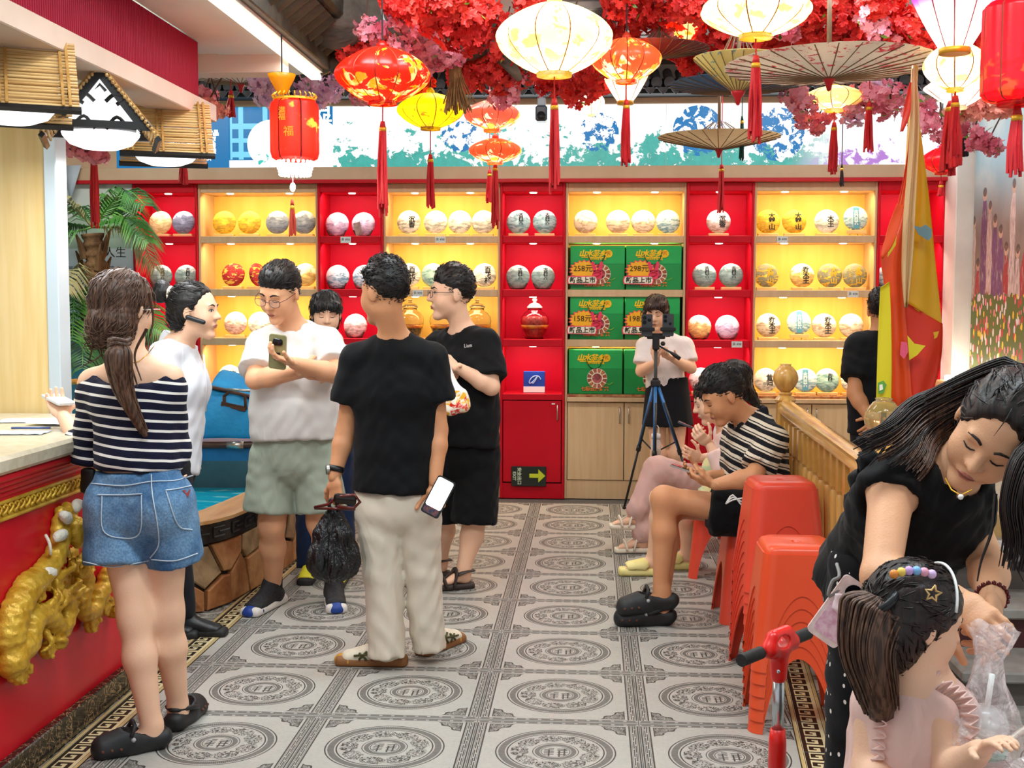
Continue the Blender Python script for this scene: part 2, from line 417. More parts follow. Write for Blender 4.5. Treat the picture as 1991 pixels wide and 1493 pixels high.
def solid(name, sdf, m, parent=None, h=.01, fine=(), mod=None, it=1, extra=None):
    """EXTRA: list of (V, F) joined into the same mesh"""
    V, F = sdf.mesh(h, fine, mod); V = relax(V, F, it, .4) if it else V
    for v, f in (extra or []): F = np.concatenate([F, f+len(V)]); V = np.concatenate([V, v])
    b = BASE.get(parent.name) if parent is not None else V3(0, 0, 0)
    o = newobj(name, raw_mesh(name, V-b, F, m), parent); return o

# ================================================================== SETTING
# ---- floor: printed ceramic tiles laid one by one
def tile_fn(t):
    x, y, z = t.xyz(); ax, ay = t.abs(x), t.abs(y); r = t.hyp(x, y); a = t.atan(y, x)
    ex, ey = .3-ax, .3-ay                                            # distance from the edges
    n = t.noise(t.obj(), 60, 4, .6); n2 = t.noise(t.obj(), 9, 3)
    # side strips: lines running along y
    brick = t.fr(y*13)
    dash = t.mx(t.band(ex, .0165, .0205)*(brick > .12), t.band(ex, .0235, .0275)*(t.fr(y*13+.5) > .12))
    sx = t.mx(t.band(ex, .004, .0095), t.band(ex, .0125, .0145), dash, t.band(ex, .0345, .0405), t.band(ex, .0305, .032)) * (ey > .031)*(ex < .042)
    # end strips: key band along x
    kx = t.fr(x*22); key = t.band(ey, .007, .029)*(1-t.band(kx, .35, .62)*t.band(ey, .0145, .0235))*.72
    sy = t.mx(t.band(ey, .003, .006), key)*(ex > .004)
    strips = t.mx(sx*(ex < ey+.012), sy*(ey < .031))
    # corner scrolls
    ca, cb = ex-.05, ey-.039; s_ = ca+cb
    wig = t.sin(ca*150)*.006+t.sin(cb*150)*.006
    inside = (ca > 0)*(cb > 0)*(s_+wig < .098)
    sw = t.noise(t.vec(ca, cb, 0), 75, 1, .4, 1.6)
    scroll = inside*t.mx(t.band(t.fr(sw*5), .0, .56), s_+wig > .088, ca < .004, cb < .004)
    # medallion
    ring = t.mx(t.band(r, .2055, .2105), t.band(r, .1765, .1995)*(.62+.25*(t.fr(a*28) > .5)), t.band(r, .166, .171))
    sw2 = t.noise(t.vec(x, y, 0), 34, 2, .5, 2.2); seg = t.abs(t.sin(a*4.5))
    drag = t.band(r, .095, .157)*(t.band(t.fr(sw2*4.5), .02, .5))*(t.abs(r-.126)/.034 < .35+.8*seg)
    inner = t.mx(t.band(r, .0555, .0725)*.75, t.band(r, .078, .081), t.band(r, .049, .052))
    disc = r < .047
    chl = t.band(x, -.04, -.006)*t.mx(t.band(y, .014, .020), t.band(y, .0, .006), t.band(y, -.014, -.008), t.band(y, -.028, -.022), t.band(x, -.026, -.02)*(y < .02), t.band(y, .026, .032)*(x > -.026))
    chr_ = t.band(x, .006, .042)*t.mx(t.band(y, .022, .028), t.band(y, .008, .014), t.band(y, -.008, -.002), t.band(y, -.03, -.024), t.band(x, .01, .016)*(y < .014), t.band(x, .028, .034)*(y < .03))
    d = t.mn(t.mx(strips, scroll, ring, drag, inner, disc*t.mx(chl, chr_)), 1)*(.86+.14*n)
    base = t.mix(n2, '#a5a29a', '#b9b6ae'); base = t.mix(t.ss(n, .4, .75)*.4, base, '#9c988d')
    ws = t.rand()
    base = t.mix(ws*.16, base, '#9f9a90')
    return {'col': t.mix(d, base, '#2b2925'), 'rough': .34+.12*d+.1*n, 'bump': (n*.35-d*.5)*.0006}
M_tile = pmat('floor_tile_print', tile_fn, rough=.4, spec=.4)
X0, Y0, TL = -.4136, 4.4157, .6
floor = struct(box1('floor', (-6, -.5, -.05), (4.5, 9.85, -.008), pmat('grout', c='#6d6962', rough=.8)))
tile_me = MB().box((0, 0, -.006), (.5975, .5975, .012), bev=.0015).mesh('tile', M_tile)
for i in range(-5, 5):
    for j in range(-4, 10):
        xc, yc = X0+TL*(i+.5), Y0+TL*(j+.5)
        if yc > 9.5 or yc < 2.0 or (i not in (-1, 0, 1, -2) and yc < 3): continue
        o = newobj('tile', tile_me, floor); o.location = (xc, yc, 0)
def key_fn(t):
    x, y, z = t.xyz(); p = .078
    u = (x/.086+.5)*7; v = t.fr(y/p)*8                              # 7 x 8 cells a repeat
    R = lambda a, b, c, d: t.band(u, a, b)*t.band(v, c, d)
    k = t.mx(R(0, 6, 0, 1.3), R(4.7, 6, 0, 6.3), R(1.6, 6, 5, 6.3), R(1.6, 2.9, 2.6, 6.3), R(1.6, 3.7, 2.6, 3.7), R(0, 1.2, 0, 8))
    ax = t.abs(x); edge = t.mx(t.band(ax, .045, .0475), t.band(ax, .06, .0635))
    n = t.noise(t.obj(), 40, 3)
    gold = t.mix(n, '#cdb887', '#e2d3a8')
    dark = t.mx(k*(ax < .044), edge)
    c = t.mix(dark, gold, '#2a231b'); c = t.mix((ax > .05)*(ax < .06)*.6, c, '#a7853f')
    c = t.mix((ax > .0635), c, t.mix(t.band(t.fr(ax*90), .3, .75), '#b5b0a4', '#413d37'))
    return {'col': c}
M_key = pmat('greek_key_print', key_fn, rough=.35, spec=.4)
key_me = MB().box((0, 0, -.005), (.127, .3, .012), bev=.001).mesh('border_tile', M_key)
for k in range(26):
    y = 2.1+.302*k
    if y > 9.3: break
    o = newobj('border_tile', key_me, floor); o.location = (-1.768, y, .0015)
for k in range(16):
    y = 2.2+.302*k; o = newobj('border_tile', key_me, floor); o.location = (.78+(y-4.03)*.087, y, .0018); o.rotation_euler = (0, 0, -.087)

# ---- walls, ceiling
M_wallw = pmat('white_wall_paint', noisy('#d8d6cd', '#e1dfd6', 3, 3), rough=.75)
M_beige = pmat('beige_wall_board', noisy('#c9a988', '#d2b596', 4, 3), rough=.6)
struct(box1('wall_back', (-6, 9.84, 0), (4.5, 9.95, 3.45), M_wallw))
struct(box1('wall_right', (2.80, 2.6, 0), (2.95, 9.84, 3.45), M_wallw))
struct(box1('wall_left', (-6.1, 2.0, 0), (-6, 9.9, 3.45), M_wallw))
struct(box1('ceiling', (-6, 1.2, 3.42), (4.5, 9.9, 3.5), pmat('ceiling_paint', noisy('#9d968f', '#aaa39c', 2, 3), rough=.8)))
# beige band between the screen and the cabinets, and the board left of the screen
struct(box1('trim_1', (-4.5, 9.36, 2.478), (2.70, 9.84, 2.575), M_beige, bev=.004))
struct(box1('trim_2', (-4.45, 9.40, 2.575), (-3.73, 9.84, 3.06), M_beige, bev=.004))
struct(box1('trim_3', (-4.6, 9.385, 3.045), (2.75, 9.84, 3.10), M_beige, bev=.003))
struct(box1('trim_4', (-4.5, 9.345, 2.452), (2.70, 9.42, 2.479), pmat('red_trim_paint', c='#c2101f', rough=.35), bev=.004))
# white pilaster in the corner and the painted mural beside it
struct(box1('trim_5', (2.655, 9.12, 0.02), (2.80, 9.8, 3.2), pmat('pilaster_paint', noisy('#ddd6cf', '#e8e2dc', 5), rough=.6), bev=.006))
def mural_fn(t):
    x, y, z = t.xyz(); u, v = y, z                                   # the wall lies in the y-z plane
    sky = t.mix(t.ss(t.noise(t.obj(), 2.2, 4), .3, .7), '#8fb6c6', '#c9d3d2')
    mist = t.mix(t.noise(t.obj(), 5, 5), '#5d4a45', '#9a857a')
    c = t.mix(t.ss(v, 2.6, 2.0), sky, mist)
    # a crowd of standing robed figures
    uj = u*8.5+t.noise(t.vec(u, v*.3, 0), 6, 2)*.9; cell = t.floor(uj); fu = t.fr(uj)-.5; H_ = lambda k: t.fr(t.sin(cell*12.99+k)*437.58); rr = H_(1.3); top = 1.72+.55*rr
    body = (t.abs(fu) < .26+.22*t.ss(top-v, -.02, .14))*(v < top)*(v > 1.25)
    hues = t.mix(H_(4.1) > .6, '#b01f2c', '#6a3f74'); hues = t.mix(H_(7.7) > .7, hues, '#d2b7b2')
    st = t.noise(t.vec(u*14, v*1.5, 0), 6, 4); hues = t.mix(t.ss(st, .45, .6)*.7, hues, '#5a1620'); hues = t.mix(t.ss(st, .58, .66)*.7, hues, '#e0cdbf')
    c = t.mix(body*.9, c, hues)
    head = t.hyp(fu*.11, v-(top+.035)) < .036; c = t.mix(head*.8, c, '#c99a84')
    c = t.mix((t.hyp(fu*.11, v-(top+.062)) < .032)*.8, c, '#3c2b2a')
    # tulip field
    tn = t.vor(t.vec(u*1.0, v*.55, 0), 26, 'F1'); tc = t.vor(t.vec(u*1.0, v*.55, 0), 26, 'F1', 'Color')
    r_, g_, b_ = t.xyz(tc); tul = t.mix(r_ > .45, '#c72b3c', '#e9798f'); tul = t.mix(g_ > .72, tul, '#e8b93b'); tul = t.mix(b_ > .8, tul, '#d7c9cf')
    f = (v < 1.5+.2*t.noise(t.vec(u, 0, 0), 6, 2))
    c = t.mix(f, c, t.mix(tn < .42, '#52622f', tul))
    return {'col': c}
mur = MB().box((2.780, 6.9, 1.98), (.02, 4.35, 1.98)).build('mural_print', pmat('mural_paint', mural_fn, rough=.6))
tag(mur, 'painted mural of robed figures standing above a tulip field', 'mural')
mf = thing('wall_ledge', 'pale wooden ledge with small spotlights under the mural', 'ledge', (2.68, 8.2, .85))
MB().box((2.66, 7.2, .93), (.28, 3.7, .10), bev=.01).build('ledge_board', pmat('ledge_wood', noisy('#c99d63', '#d9b47c', 3, 4, stretch=(1, .2, 6)), rough=.4), mf)
M_led = pmat('spotlight_glow', c='#ffffff', emit='#fff2dc', es=14)
M_white = pmat('white_plastic', c='#e9e7e2', rough=.4)
for y in (7.75, 8.45, 8.98): 
    MB().lathe([(.0, .0), (.035, 0), (.035, .02), (.028, .03), (0, .03)], 12, (2.60, y, .985)).build('spotlight', M_led, mf)
    point('mural_spot', (2.62, y, 1.06), 2.2, (1, .9, .75), .03)
# pony wall left of the ledge, wooden
struct(box1('trim_6', (2.50, 9.1, 0), (2.66, 9.4, .84), M_beige, bev=.004))

# ---- the lit display strip above the cabinets
def screen_fn(t):
    x, y, z = t.xyz(); x = x-.5; v = z-.24                                    # -0.24 .. .24
    n1 = t.noise(t.vec(x, v*1.4, 0), 3.2, 5, .62, .4); n2 = t.noise(t.vec(x, v, 3), 14, 5, .65, .5); n3 = t.noise(t.vec(x, v, 7), 1.1, 2)
    teal = t.mix(n2, '#067a74', '#35c2b2'); white = t.mix(0, '#ffffff', '#ffffff')
    ground = t.ss(n1+n2*.9-(v+.24)*1.0, .80, .85)
    c = t.mix(ground*.95, white, teal)
    c = t.mix(t.ss(n1+(n3-.5)*.6, .66, .74)*.8, c, '#4fd0e0')
    # lilac, at the far end
    pk = t.ss(x, 1.45, 1.95); c = t.mix(pk*t.ss(n2*.8+n1*.5-(v+.24)*.7, .60, .68), t.mix(pk, c, white), '#b57fd0')
    # pale blue fans with hills, and the deep blue slabs
    def disc(c, cx, cz, r, k):
        d = t.hyp(x-cx, v-cz); m = (d < r)*(n2 > .42+k); return t.mix(m, c, '#1976b4')
    c = disc(c, .80, .03, .19, .06); c = disc(c, 1.40, .0, .20, .08); c = disc(c, .05, .02, .15, .1); c = disc(c, -1.02, .02, .14, .12)
    # the first two panels: navy text panel, lattice window with a moon
    navy = t.mix(n2*.3, '#0f6ea8', '#1583bd'); c = t.mix(x < -2.01, c, navy)
    lx, lz = t.fr((x+2.83)*5.2), t.fr((v+.24)*4.6)
    lat = t.mx(t.mn(t.abs(lx-.5), 1) < .1, t.abs(lz-.5) < .1, t.band(t.fr((x+2.83)*2.6), .0, .07), t.band(t.fr((v+.24)*2.3), .46, .54))
    c = t.mix(t.band(x, -2.82, -2.24)*lat*(v > -.17), c, '#79d2f2')
    c = t.mix(t.band(x, -2.83, -2.01)*(v < -.175), c, '#ffffff')
    moon = t.mx(t.hyp(x+2.50, v+.05) < .185, t.hyp(x+2.14, v+.06) < .2); c = t.mix(t.band(x, -2.83, -2.01)*moon, c, '#ffffff')
    c = t.mix(t.band(x, -2.6, -2.35)*(n2 > .55)*(v < -.13), c, '#37c4b8')
    return {'emit': c, 'col': '#000000'}
M_scr = pmat('display_pixels', screen_fn, rough=.3, es=1.12, emit='#ffffff')
scr = thing('led_screen', 'long glowing display strip showing white and teal landscape above the cabinets', 'screen', (-.5, 9.42, 2.57))
struct_x = [(-3.73, -2.83), (-2.83, -2.01), (-2.01, -.72), (-.72, .56), (.56, 1.74), (1.74, 2.69)]
for a, b in struct_x: box1('screen_panel', (a+.002, 9.40, 2.577), (b-.002, 9.44, 3.043), M_scr, scr)
M_glowtxt = pmat('glowing_letters', c='#ffffff', emit='#ffffff', es=1.3)
for k, line in enumerate(['历经岁月愈久愈香品', '一芽一叶精选古树', '回甘生津不苦涩香', '茶汤金黄明亮通透', '一饼茶3年陈化转'][:5]):
    lettering(line, (-3.12, 9.398, 2.845-k*.048), UX, UZ, .047, M_glowtxt, scr, bold=.002)
lettering('月光白', (-2.075, 9.398, 2.92), UX, UZ, .12, M_glowtxt, scr, vertical=True, bold=.004)
box1('screen_frame', (-3.40, 9.394, 2.93), (-3.05, 9.402, 2.935), M_glowtxt, scr)
box1('screen_frame', (-3.055, 9.394, 2.93), (-3.05, 9.402, 3.03), M_glowtxt, scr)
area('screen_light', (0.3, 9.36, 2.81), 5.5, 26, (.9, .98, 1), (math.radians(-90), 0, 0), .45)

# ---- grey tiled eaves along the back wall
eave = thing('tiled_eave', 'grey roof tile eave running above the display strip', 'eave', (-.9, 9.1, 3.05))
M_gt = pmat('grey_roof_tile', noisy('#3c3b3d', '#55555a', 14, 4, .002), rough=.6)
cap_me = MB(); an = np.linspace(0, np.pi, 9)
cap_me.tube([(0, 0, 0), (0, .34, .13)], .036, 12); cap_me.lathe([(0, -.012), (.03, -.012), (.041, -.008), (.041, .01), (.0, .01)], 14, (0, .004, 0), axis=1)
cap_me = cap_me.mesh('roof_tile', M_gt, .6)
pts = [(-.047+.094*i/8, -.018-.03*math.sin(math.pi*i/8)) for i in range(9)]
drip_me = MB(); P = np.array([[(x_, y_, z_+y_*.38-.012) for x_, z_ in pts] for y_ in (0, .34)]); drip_me.shell(P, .012)
drip_me.prism([(-.047, -.02), (-.03, -.052), (0, -.083), (.03, -.052), (.047, -.02), (0, -.03)], (0, -.006, -.005), UX, UZ, -.012)
drip_me = drip_me.mesh('roof_tile', M_gt)
for k in range(75):
    x = -4.35+.0945*k
    a = newobj('roof_tile', cap_me, eave); a.location = V3(x, 9.12, 3.155)-BASE[eave.name]
    b = newobj('roof_tile', drip_me, eave); b.location = V3(x+.047, 9.12, 3.155)-BASE[eave.name]
box1('fascia', (-4.4, 9.2, 3.09), (2.74, 9.42, 3.15), pmat('dark_fascia', c='#2c2a2b', rough=.7), eave)

# ---- bulkhead over the counter: white soffit, red fluted band, cove light, small tiled eave
bk = (-1.87, 5.75)
struct(box1('ceiling_bulkhead', (-1.87, 1.8, 2.78), (-1.50, 6.62, 2.90), M_wallw, bev=.004))
struct(box1('ceiling_end', (-5.5, 5.77, 2.785), (-1.87, 6.2, 2.90), M_wallw))
struct(box1('ceiling_booth', (-5.6, 1.8, 2.452), (-2.02, 5.9, 2.9), pmat('booth_ceiling', noisy('#e6e6cf', '#efefdd', 2), rough=.7)))
struct(box1('beam_booth', (-2.03, 1.8, 2.43), (-1.845, 5.93, 2.513), pmat('beam_paint', noisy('#c6b2a3', '#d0bdaf', 3), rough=.55), bev=.004))
fl_ = struct(box1('wall_fluted', (-2.0, 1.8, 2.5), (-1.885, 5.76, 2.785), pmat('flute_gap_shade', c='#4f0c19', rough=.6)))  # backing coloured darker, shade painted into the gaps between the flutes
M_fr = pmat('fluted_red', c='#a01d3a', rough=.5, spec=.12)
fl_me = MB().tube([(0, 0, 2.512), (0, 0, 2.782)], .0074, 8).mesh('flute', M_fr, .8)
for k in range(158):
    o = newobj('flute', fl_me, fl_); o.location = (-1.884, 5.755-.0175*k, 0)
for k in range(6): o = newobj('flute', fl_me, fl_); o.location = (-1.895-.0175*k, 5.763, 0)
struct(box1('trim_7', (-5.5, 6.05, 2.692), (-1.55, 6.2, 2.79), pmat('soffit_end_paint', c='#d5c3b4', rough=.6), bev=.004))
cove = thing('cove_light', 'white glowing strip light under the small tiled eave', 'light', (-1.49, 5, 2.76))
box1('light_tube', (-1.535, 1.9, 2.752), (-1.475, 6.62, 2.79), pmat('cove_glow', c='#ffffff', emit='#fff6e0', es=1.9), cove, .006)
box1('light_channel', (-1.55, 1.9, 2.785), (-1.46, 6.65, 2.80), M_white, cove)
area('cove_area', (-1.5, 4.8, 2.745), 3.4, 9, (1, .96, .88), (0, 0, math.pi/2), .06)
ev = thing('small_eave', 'dark green-grey tiled eave with a curled finial beside the cove light', 'eave', (-1.4, 5, 2.8))
M_gg = pmat('green_grey_tile', noisy('#2e2e27', '#48483b', 12, 4, .002), rough=.45)
box1('fascia', (-1.47, 1.9, 2.80), (-1.42, 6.62, 3.02), M_gg, ev, .006)
c_me = MB().tube([(0, 0, 0), (.16, 0, .12)], .045, 12).lathe([(0, -.012), (.04, -.012), (.052, -.006), (.052, .012), (0, .012)], 14, (-.004, 0, 0), axis=0).mesh('roof_tile', M_gg, .6)
for k in range(36):
    o = newobj('roof_tile', c_me, ev); o.location = V3(-1.475, 6.5-.125*k, 2.87)-BASE[ev.name]
box1('ridge', (-1.36, 1.9, 2.98), (-1.26, 6.62, 3.12), M_gg, ev, .02)
mb = MB(); th = np.linspace(0, 2*np.pi*1.35, 40); rr = .105-.062*th/th[-1]
e0 = at(625, 95, 6.62)
mb.tube(np.stack([e0[0]+rr*np.cos(th-1.2), np.full(40, e0[1]), e0[2]+rr*np.sin(th-1.2)], 1), np.linspace(.045, .022, 40), 10)
mb.tube(spline([at(480, 20, 6.4), at(560, 60, 6.5), at(600, 130, 6.6), e0+V3(.09, 0, -.06)], 20), np.linspace(.06, .045, 19), 10)
mb.tube(spline([at(560, 60, 6.55), at(585, 110, 6.6), at(596, 150, 6.62)], 14), np.linspace(.05, .03, 15), 10)
mb.ball(e0, .04, 12)
mb.build('finial', pmat('dark_finial', noisy('#2b2a26', '#47463c', 10, 3), rough=.35), ev, 1)

# ---- partition behind the counter
M_yel = pmat('yellow_wood_panel', noisy('#dcbc7c', '#e6cb92', 3, 5, stretch=(9, 9, .6)), rough=.5)
struct(box1('wall_partition', (-4.2, 5.03, 0), (-2.306, 5.12, 2.45), M_yel))
struct(box1('trim_8', (-2.31, 5.02, 0), (-2.256, 5.13, 2.45), pmat('aluminium_edge', c='#c9d6dc', rough=.35, metal=.3), bev=.004))

# ================================================================== DISPLAY CABINETS
M_red = pmat('red_lacquer', noisy('#bd0a1e', '#c61024', 2, 2), rough=.42, spec=.22)
M_redin = pmat('red_back_panel', noisy('#c4082a', '#cd0d2d', 2, 2), rough=.5, spec=.15)
M_tan = pmat('tan_laminate', noisy('#c7a57d', '#d1b18a', 3, 4, stretch=(6, 6, .5)), rough=.45)
M_yin = pmat('yellow_back_panel', noisy('#e8bb58', '#efc568', 2, 3, stretch=(6, 6, .5)), rough=.5)
M_door = pmat('tan_door', noisy('#cfae82', '#d8ba90', 4, 5, stretch=(8, 8, .5)), rough=.45)
M_marb = pmat('brown_marble_top', noisy('#8d3b22', '#b98a5e', 22, 6), rough=.25)
M_met = pmat('brushed_steel', c='#b7b3ab', rough=.3, metal=.9)
M_bag = pmat('downlight_glow', c='#ffffff', emit='#fff3d8', es=6)
YF, YB = 9.42, 9.80
ROWZ = [2.048, 1.634, 1.248, .822]          # the tops of the four boards
ROWH = [2.386, 1.993, 1.578, 1.192]         # the undersides of what is above
bays = [(-3.61, -3.093, 1), (-3.093, -2.137, 0), (-2.137, -1.622, 1), (-1.622, -.708, 0), (-.708, -.203, 1), (-.203, .724, 0), (.724, 1.236, 1), (1.236, 2.162, 0), (2.162, 2.667, 1)]
BN = ['red bay beside the palm', 'beige bay nearest the palm', 'red bay above the wall of heads', 'beige bay with glass jars', 'red bay with exit sign', 'beige green-box bay', 'red bay behind the tripod', 'beige bay beside the flag', 'red bay behind the flag']
BN[2] = 'second red bay from the palm'
cabs = []
for i, (a, b, red) in enumerate(bays):
    yf = YF-(.02 if red else 0); M1, M2 = (M_red, M_redin) if red else (M_tan, M_yin)
    t = thing('display_cabinet', ('red lacquered' if red else 'tan wooden')+' display cabinet, the '+BN[i], 'cabinet', ((a+b)/2, YF, 0), group='display cabinets along the back wall'); cabs.append(t)
    w_ = .02
    box1('side_panel', (a+.001, yf, 0), (a+w_, YB, 2.452), M1, t, .003); box1('side_panel', (b-w_, yf, 0), (b-.001, YB, 2.452), M1, t, .003)
    box1('back_panel', (a+w_, YB-.02, .8), (b-w_, YB, 2.452), M2, t)
    box1('top_panel', (a+w_, yf+.004, 2.386), (b-w_, YB-.02, 2.452), M1, t, .003)
    for k in range(3): box1('shelf', (a+w_, yf+.004, ROWH[k+1]), (b-w_, YB-.02, ROWZ[k]), M1, t, .003)
    if red:
        box1('counter_board', (a+w_, yf+.004, .775), (b-w_, YB-.02, .822), M1, t, .003)
        d = box1('door', (a+w_+.006, yf+.002, .13), (b-w_-.006, yf+.02, .768), M1, t, .003)
        MB().tube([(b-.055, yf, .62), (b-.055, yf-.02, .625), (b-.055, yf-.02, .735), (b-.055, yf, .74)], .005, 8).build('handle', M_met, d, 1)
        box1('lock_plate', (b-.10, yf-.003, .742), (b-.075, yf+.002, .752), M_white, d)
        box1('plinth', (a+w_, yf+.012, 0), (b-w_, yf+.04, .12), M1, t)
    else:
        box1('counter_board', (a+w_, yf-.03, .765), (b-w_, YB-.02, .80), M_tan, t, .004)
        box1('marble_top', (a+w_, yf-.01, .80), (b-w_, YB-.02, .822), M_marb, t, .003)
        m = (a+b)/2
        for s in (-1, 1):
            x0, x1 = (a+w_+.004, m-.003) if s < 0 else (m+.003, b-w_-.004)
            d = box1('door', (x0, yf+.002, .15), (x1, yf+.02, .758), M_door, t, .003)
            xx = m+s*.035; MB().tube([(xx, yf, .60), (xx, yf-.022, .605), (xx, yf-.022, .715), (xx, yf, .72)], .0055, 8).build('handle', M_met, d, 1)
        box1('plinth', (a+w_, yf+.012, 0), (b-w_, yf+.04, .146), M_door, t)
    # downlights of every niche: a strip of light behind the front edge of the board above
    for k in range(4):
        z = ROWH[k]; c_ = (1, .76, .38) if not red else (1, .82, .74)
        for sx in ((a+b)/2,) if red else (a+.24, b-.24):
            MB().lathe([(0, -.006), (.026, -.006), (.03, 0), (0, 0)], 12, (sx, YF+.07, z-.0005)).build('downlight', M_bag, t)
        area('niche_light', ((a+b)/2, YF+.05, z-.014), (b-a)*.85, 5.2 if not red else 2.1, c_, (math.radians(24), 0, 0), .05)

# ------------------------------------------------------------------ tea cakes
def wrap_mat(name, c1, c2, c3, thr=.55, sc=9, gild=None):
    def f(t):
        x, y, z = t.xyz(); rr = t.rand()*40; n = t.noise(t.vec(x, z, rr), sc*1.6, 4, .6, 1.2); n2 = t.noise(t.vec(x*.7, z*1.8, rr+5), sc*3, 3, .6, .8)
        low = t.ss(n*.16-z-.004, thr*.1, thr*.1+.02)
        c = t.mix(low*.9, c1, t.mix(t.ss(n2, .42, .6), c2, c3)); c = t.mix(t.ss(n2, .60, .66)*.5, c, c3)
        line = t.band(t.fr(n*7), .0, .11); c = t.mix(line*.35, c, c3)
        wr = t.atan(z, x); c = t.mix(t.band(t.fr(wr*5+n*2), 0, .12)*.12, c, '#6a6257')
        if gild: c = t.mix((n2 > .57)*.9, c, gild)
        return {'col': c, 'bump': n2*.0016}
    return pmat(name, f, rough=.62)
WR = {'white': wrap_mat('white_wrapper', '#f6f2ea', '#dcd6cb', '#8f887e'), 'white and brown': wrap_mat('brown_hill_wrapper', '#f7f2e9', '#cdbba5', '#a07f62'),
      'white and blue': wrap_mat('blue_hill_wrapper', '#eef0ee', '#b9cfd6', '#4f8298'), 'sea-green': wrap_mat('sea_green_wrapper', '#dfe7df', '#96b8b0', '#4f7d80', .2),
      'grey-green': wrap_mat('grey_green_wrapper', '#b7c9bb', '#7f978c', '#58736d', .2), 'slate blue': wrap_mat('slate_wrapper', '#b0b7c6', '#757d92', '#565d74', .2, gild=None),
      'yellow': wrap_mat('yellow_wrapper', '#ecd24a', '#e0b321', '#b7841a', .3), 'cream': wrap_mat('cream_wrapper', '#ecdcae', '#e2cb90', '#c7a660', .4),
      'red': wrap_mat('red_wrapper', '#b71823', '#a5131d', '#7c0e15', .3, gild='#e0b44a'), 'dark gold': wrap_mat('dark_gold_wrapper', '#8d8670', '#8a8468', '#5c5c50', .3, gild='#d8ae2a'),
      'lilac white': wrap_mat('lilac_wrapper', '#ece0e8', '#cdb6c9', '#a080a0'), 'pink white': wrap_mat('pink_wrapper', '#f1ddd8', '#d9b2ab', '#a0746c'),
      'gold and white': wrap_mat('gold_white_wrapper', '#f3ead5', '#dcb55c', '#b5842c', .45)}
M_ink = pmat('black_ink', c='#1d1a1a', rough=.7); M_inkb = pmat('blue_label_ink', c='#4b89a8', rough=.6); M_gold_ink = pmat('gold_ink', c='#d9ac2b', rough=.4, metal=.3); M_rink = pmat('red_ink', c='#b3202a', rough=.6)
M_stand = pmat('stand_wood', noisy('#d8b06a', '#e3c184', 5, 4, stretch=(1, 8, 8)), rough=.45)
M_stand_dark = pmat('dark_stand_wood', c='#3a1c15', rough=.4)
cake_me = {}
def cake_mesh(kind):
    if kind not in cake_me:
        prof = [(0, -.016), (.06, -.018), (.085, -.012), (.094, 0), (.092, .008), (.075, .016), (.03, .02), (0, .02)]
        mb = MB().lathe(prof, 36, axis=1, mod=lambda a: 1+.006*math.sin(9*a)+.004*math.sin(17*a+1))
        cake_me[kind] = mb.mesh('cake', WR[kind], 1)
    return cake_me[kind]
stand_me = MB().box((0, 0, .011), (.155, .07, .022), bev=.003).mesh('stand', M_stand)
_e = MB()
for s in (-1, 1): _e.tube([(s*.055, -.03, 0), (s*.03, -.012, .07), (s*.02, .03, .13)], .005, 6); _e.tube([(s*.03, .06, 0), (s*.02, .03, .13)], .005, 6)
_e.box((0, -.03, .032), (.15, .012, .03), bev=.002); easel_me = _e.mesh('easel', M_stand)
_e = MB()
for s in (-1, 1): _e.tube([(s*.075, -.025, .05), (s*.055, -.03, .012), (s*.03, -.01, .004), (s*.03, .05, .006)], .006, 6)
_e.tube([(-.055, .01, .008), (.055, .01, .008)], .006, 6); dark_me = _e.mesh('stand', M_stand_dark)
YCAKE = 9.535
counts = {}
def cake(px, row, kind, text=None, stand='block', tilt=0, tm=None, booklet=False, half=False):
    p = at(px, 500, YCAKE); bi = next(i for i, (a, b, r) in enumerate(bays) if a-.01 <= p[0] <= b+.01)
    a, b, _ = bays[bi]; x = min(max(p[0], a+.117), b-.117)
    counts[bi, row] = counts.get((bi, row), 0)+1
    t = thing('tea_cake', f"{kind} tea cake, {ORD[counts[bi, row]-1]} on {['top', 'second', 'third', 'lowest'][row]} shelf of {BN[bi]}", 'tea cake', (x, YCAKE, ROWZ[row]), group='wrapped tea cakes in the display cabinets')
    h = {'block': .022, 'easel': .045, 'dark': .008}[stand]
    c = newobj('cake', cake_mesh(kind), t); c.location = (0, .004, h+.091); c.rotation_euler = (-.14, 0, random.uniform(-.05, .05)+tilt)
    newobj('stand' if stand != 'easel' else 'easel', {'block': stand_me, 'easel': easel_me, 'dark': dark_me}[stand], t)
    if text:
        big = text.startswith('|'); text = text.strip('|')
        P, f = text_mesh(text, .052 if not big else .034, 2, .0015 if not big else .0008, 0, True); ox, oz = (.028, -.005) if not big else (0, 0)
        if kind in ('grey-green', 'sea-green'): ox, oz, P = .02, .02, P*.7
        mb = MB().add(np.stack([P[:, 0]+ox, np.full(len(P), -.0212), P[:, 1]+oz], 1), f)
        if big:
            lb = MB().box((0, -.0205, 0), (.044, .003, .165)); l = newobj('paper_label', lb.mesh('paper_label', M_inkb), c)
            mb = MB().add(np.stack([P[:, 0], np.full(len(P), -.0226), P[:, 1]], 1), f)
        newobj('lettering', mb.mesh('lettering', tm or M_ink if not big else M_white), c)
    if booklet:
        bk_ = MB().box((-.035, -.045, .058), (.055, .006, .105), rotz(0)@rot((0, 1, 0), -.25)@rot((1, 0, 0), -.15)).build('booklet', pmat('brown_booklet', noisy('#6d5550', '#8f7d73', 30), rough=.5), t)
        bk_.data.transform(Matrix.Translation(Vector(BASE[t.name])))
    return t
R0, R1, R2, R3 = 0, 1, 2, 3
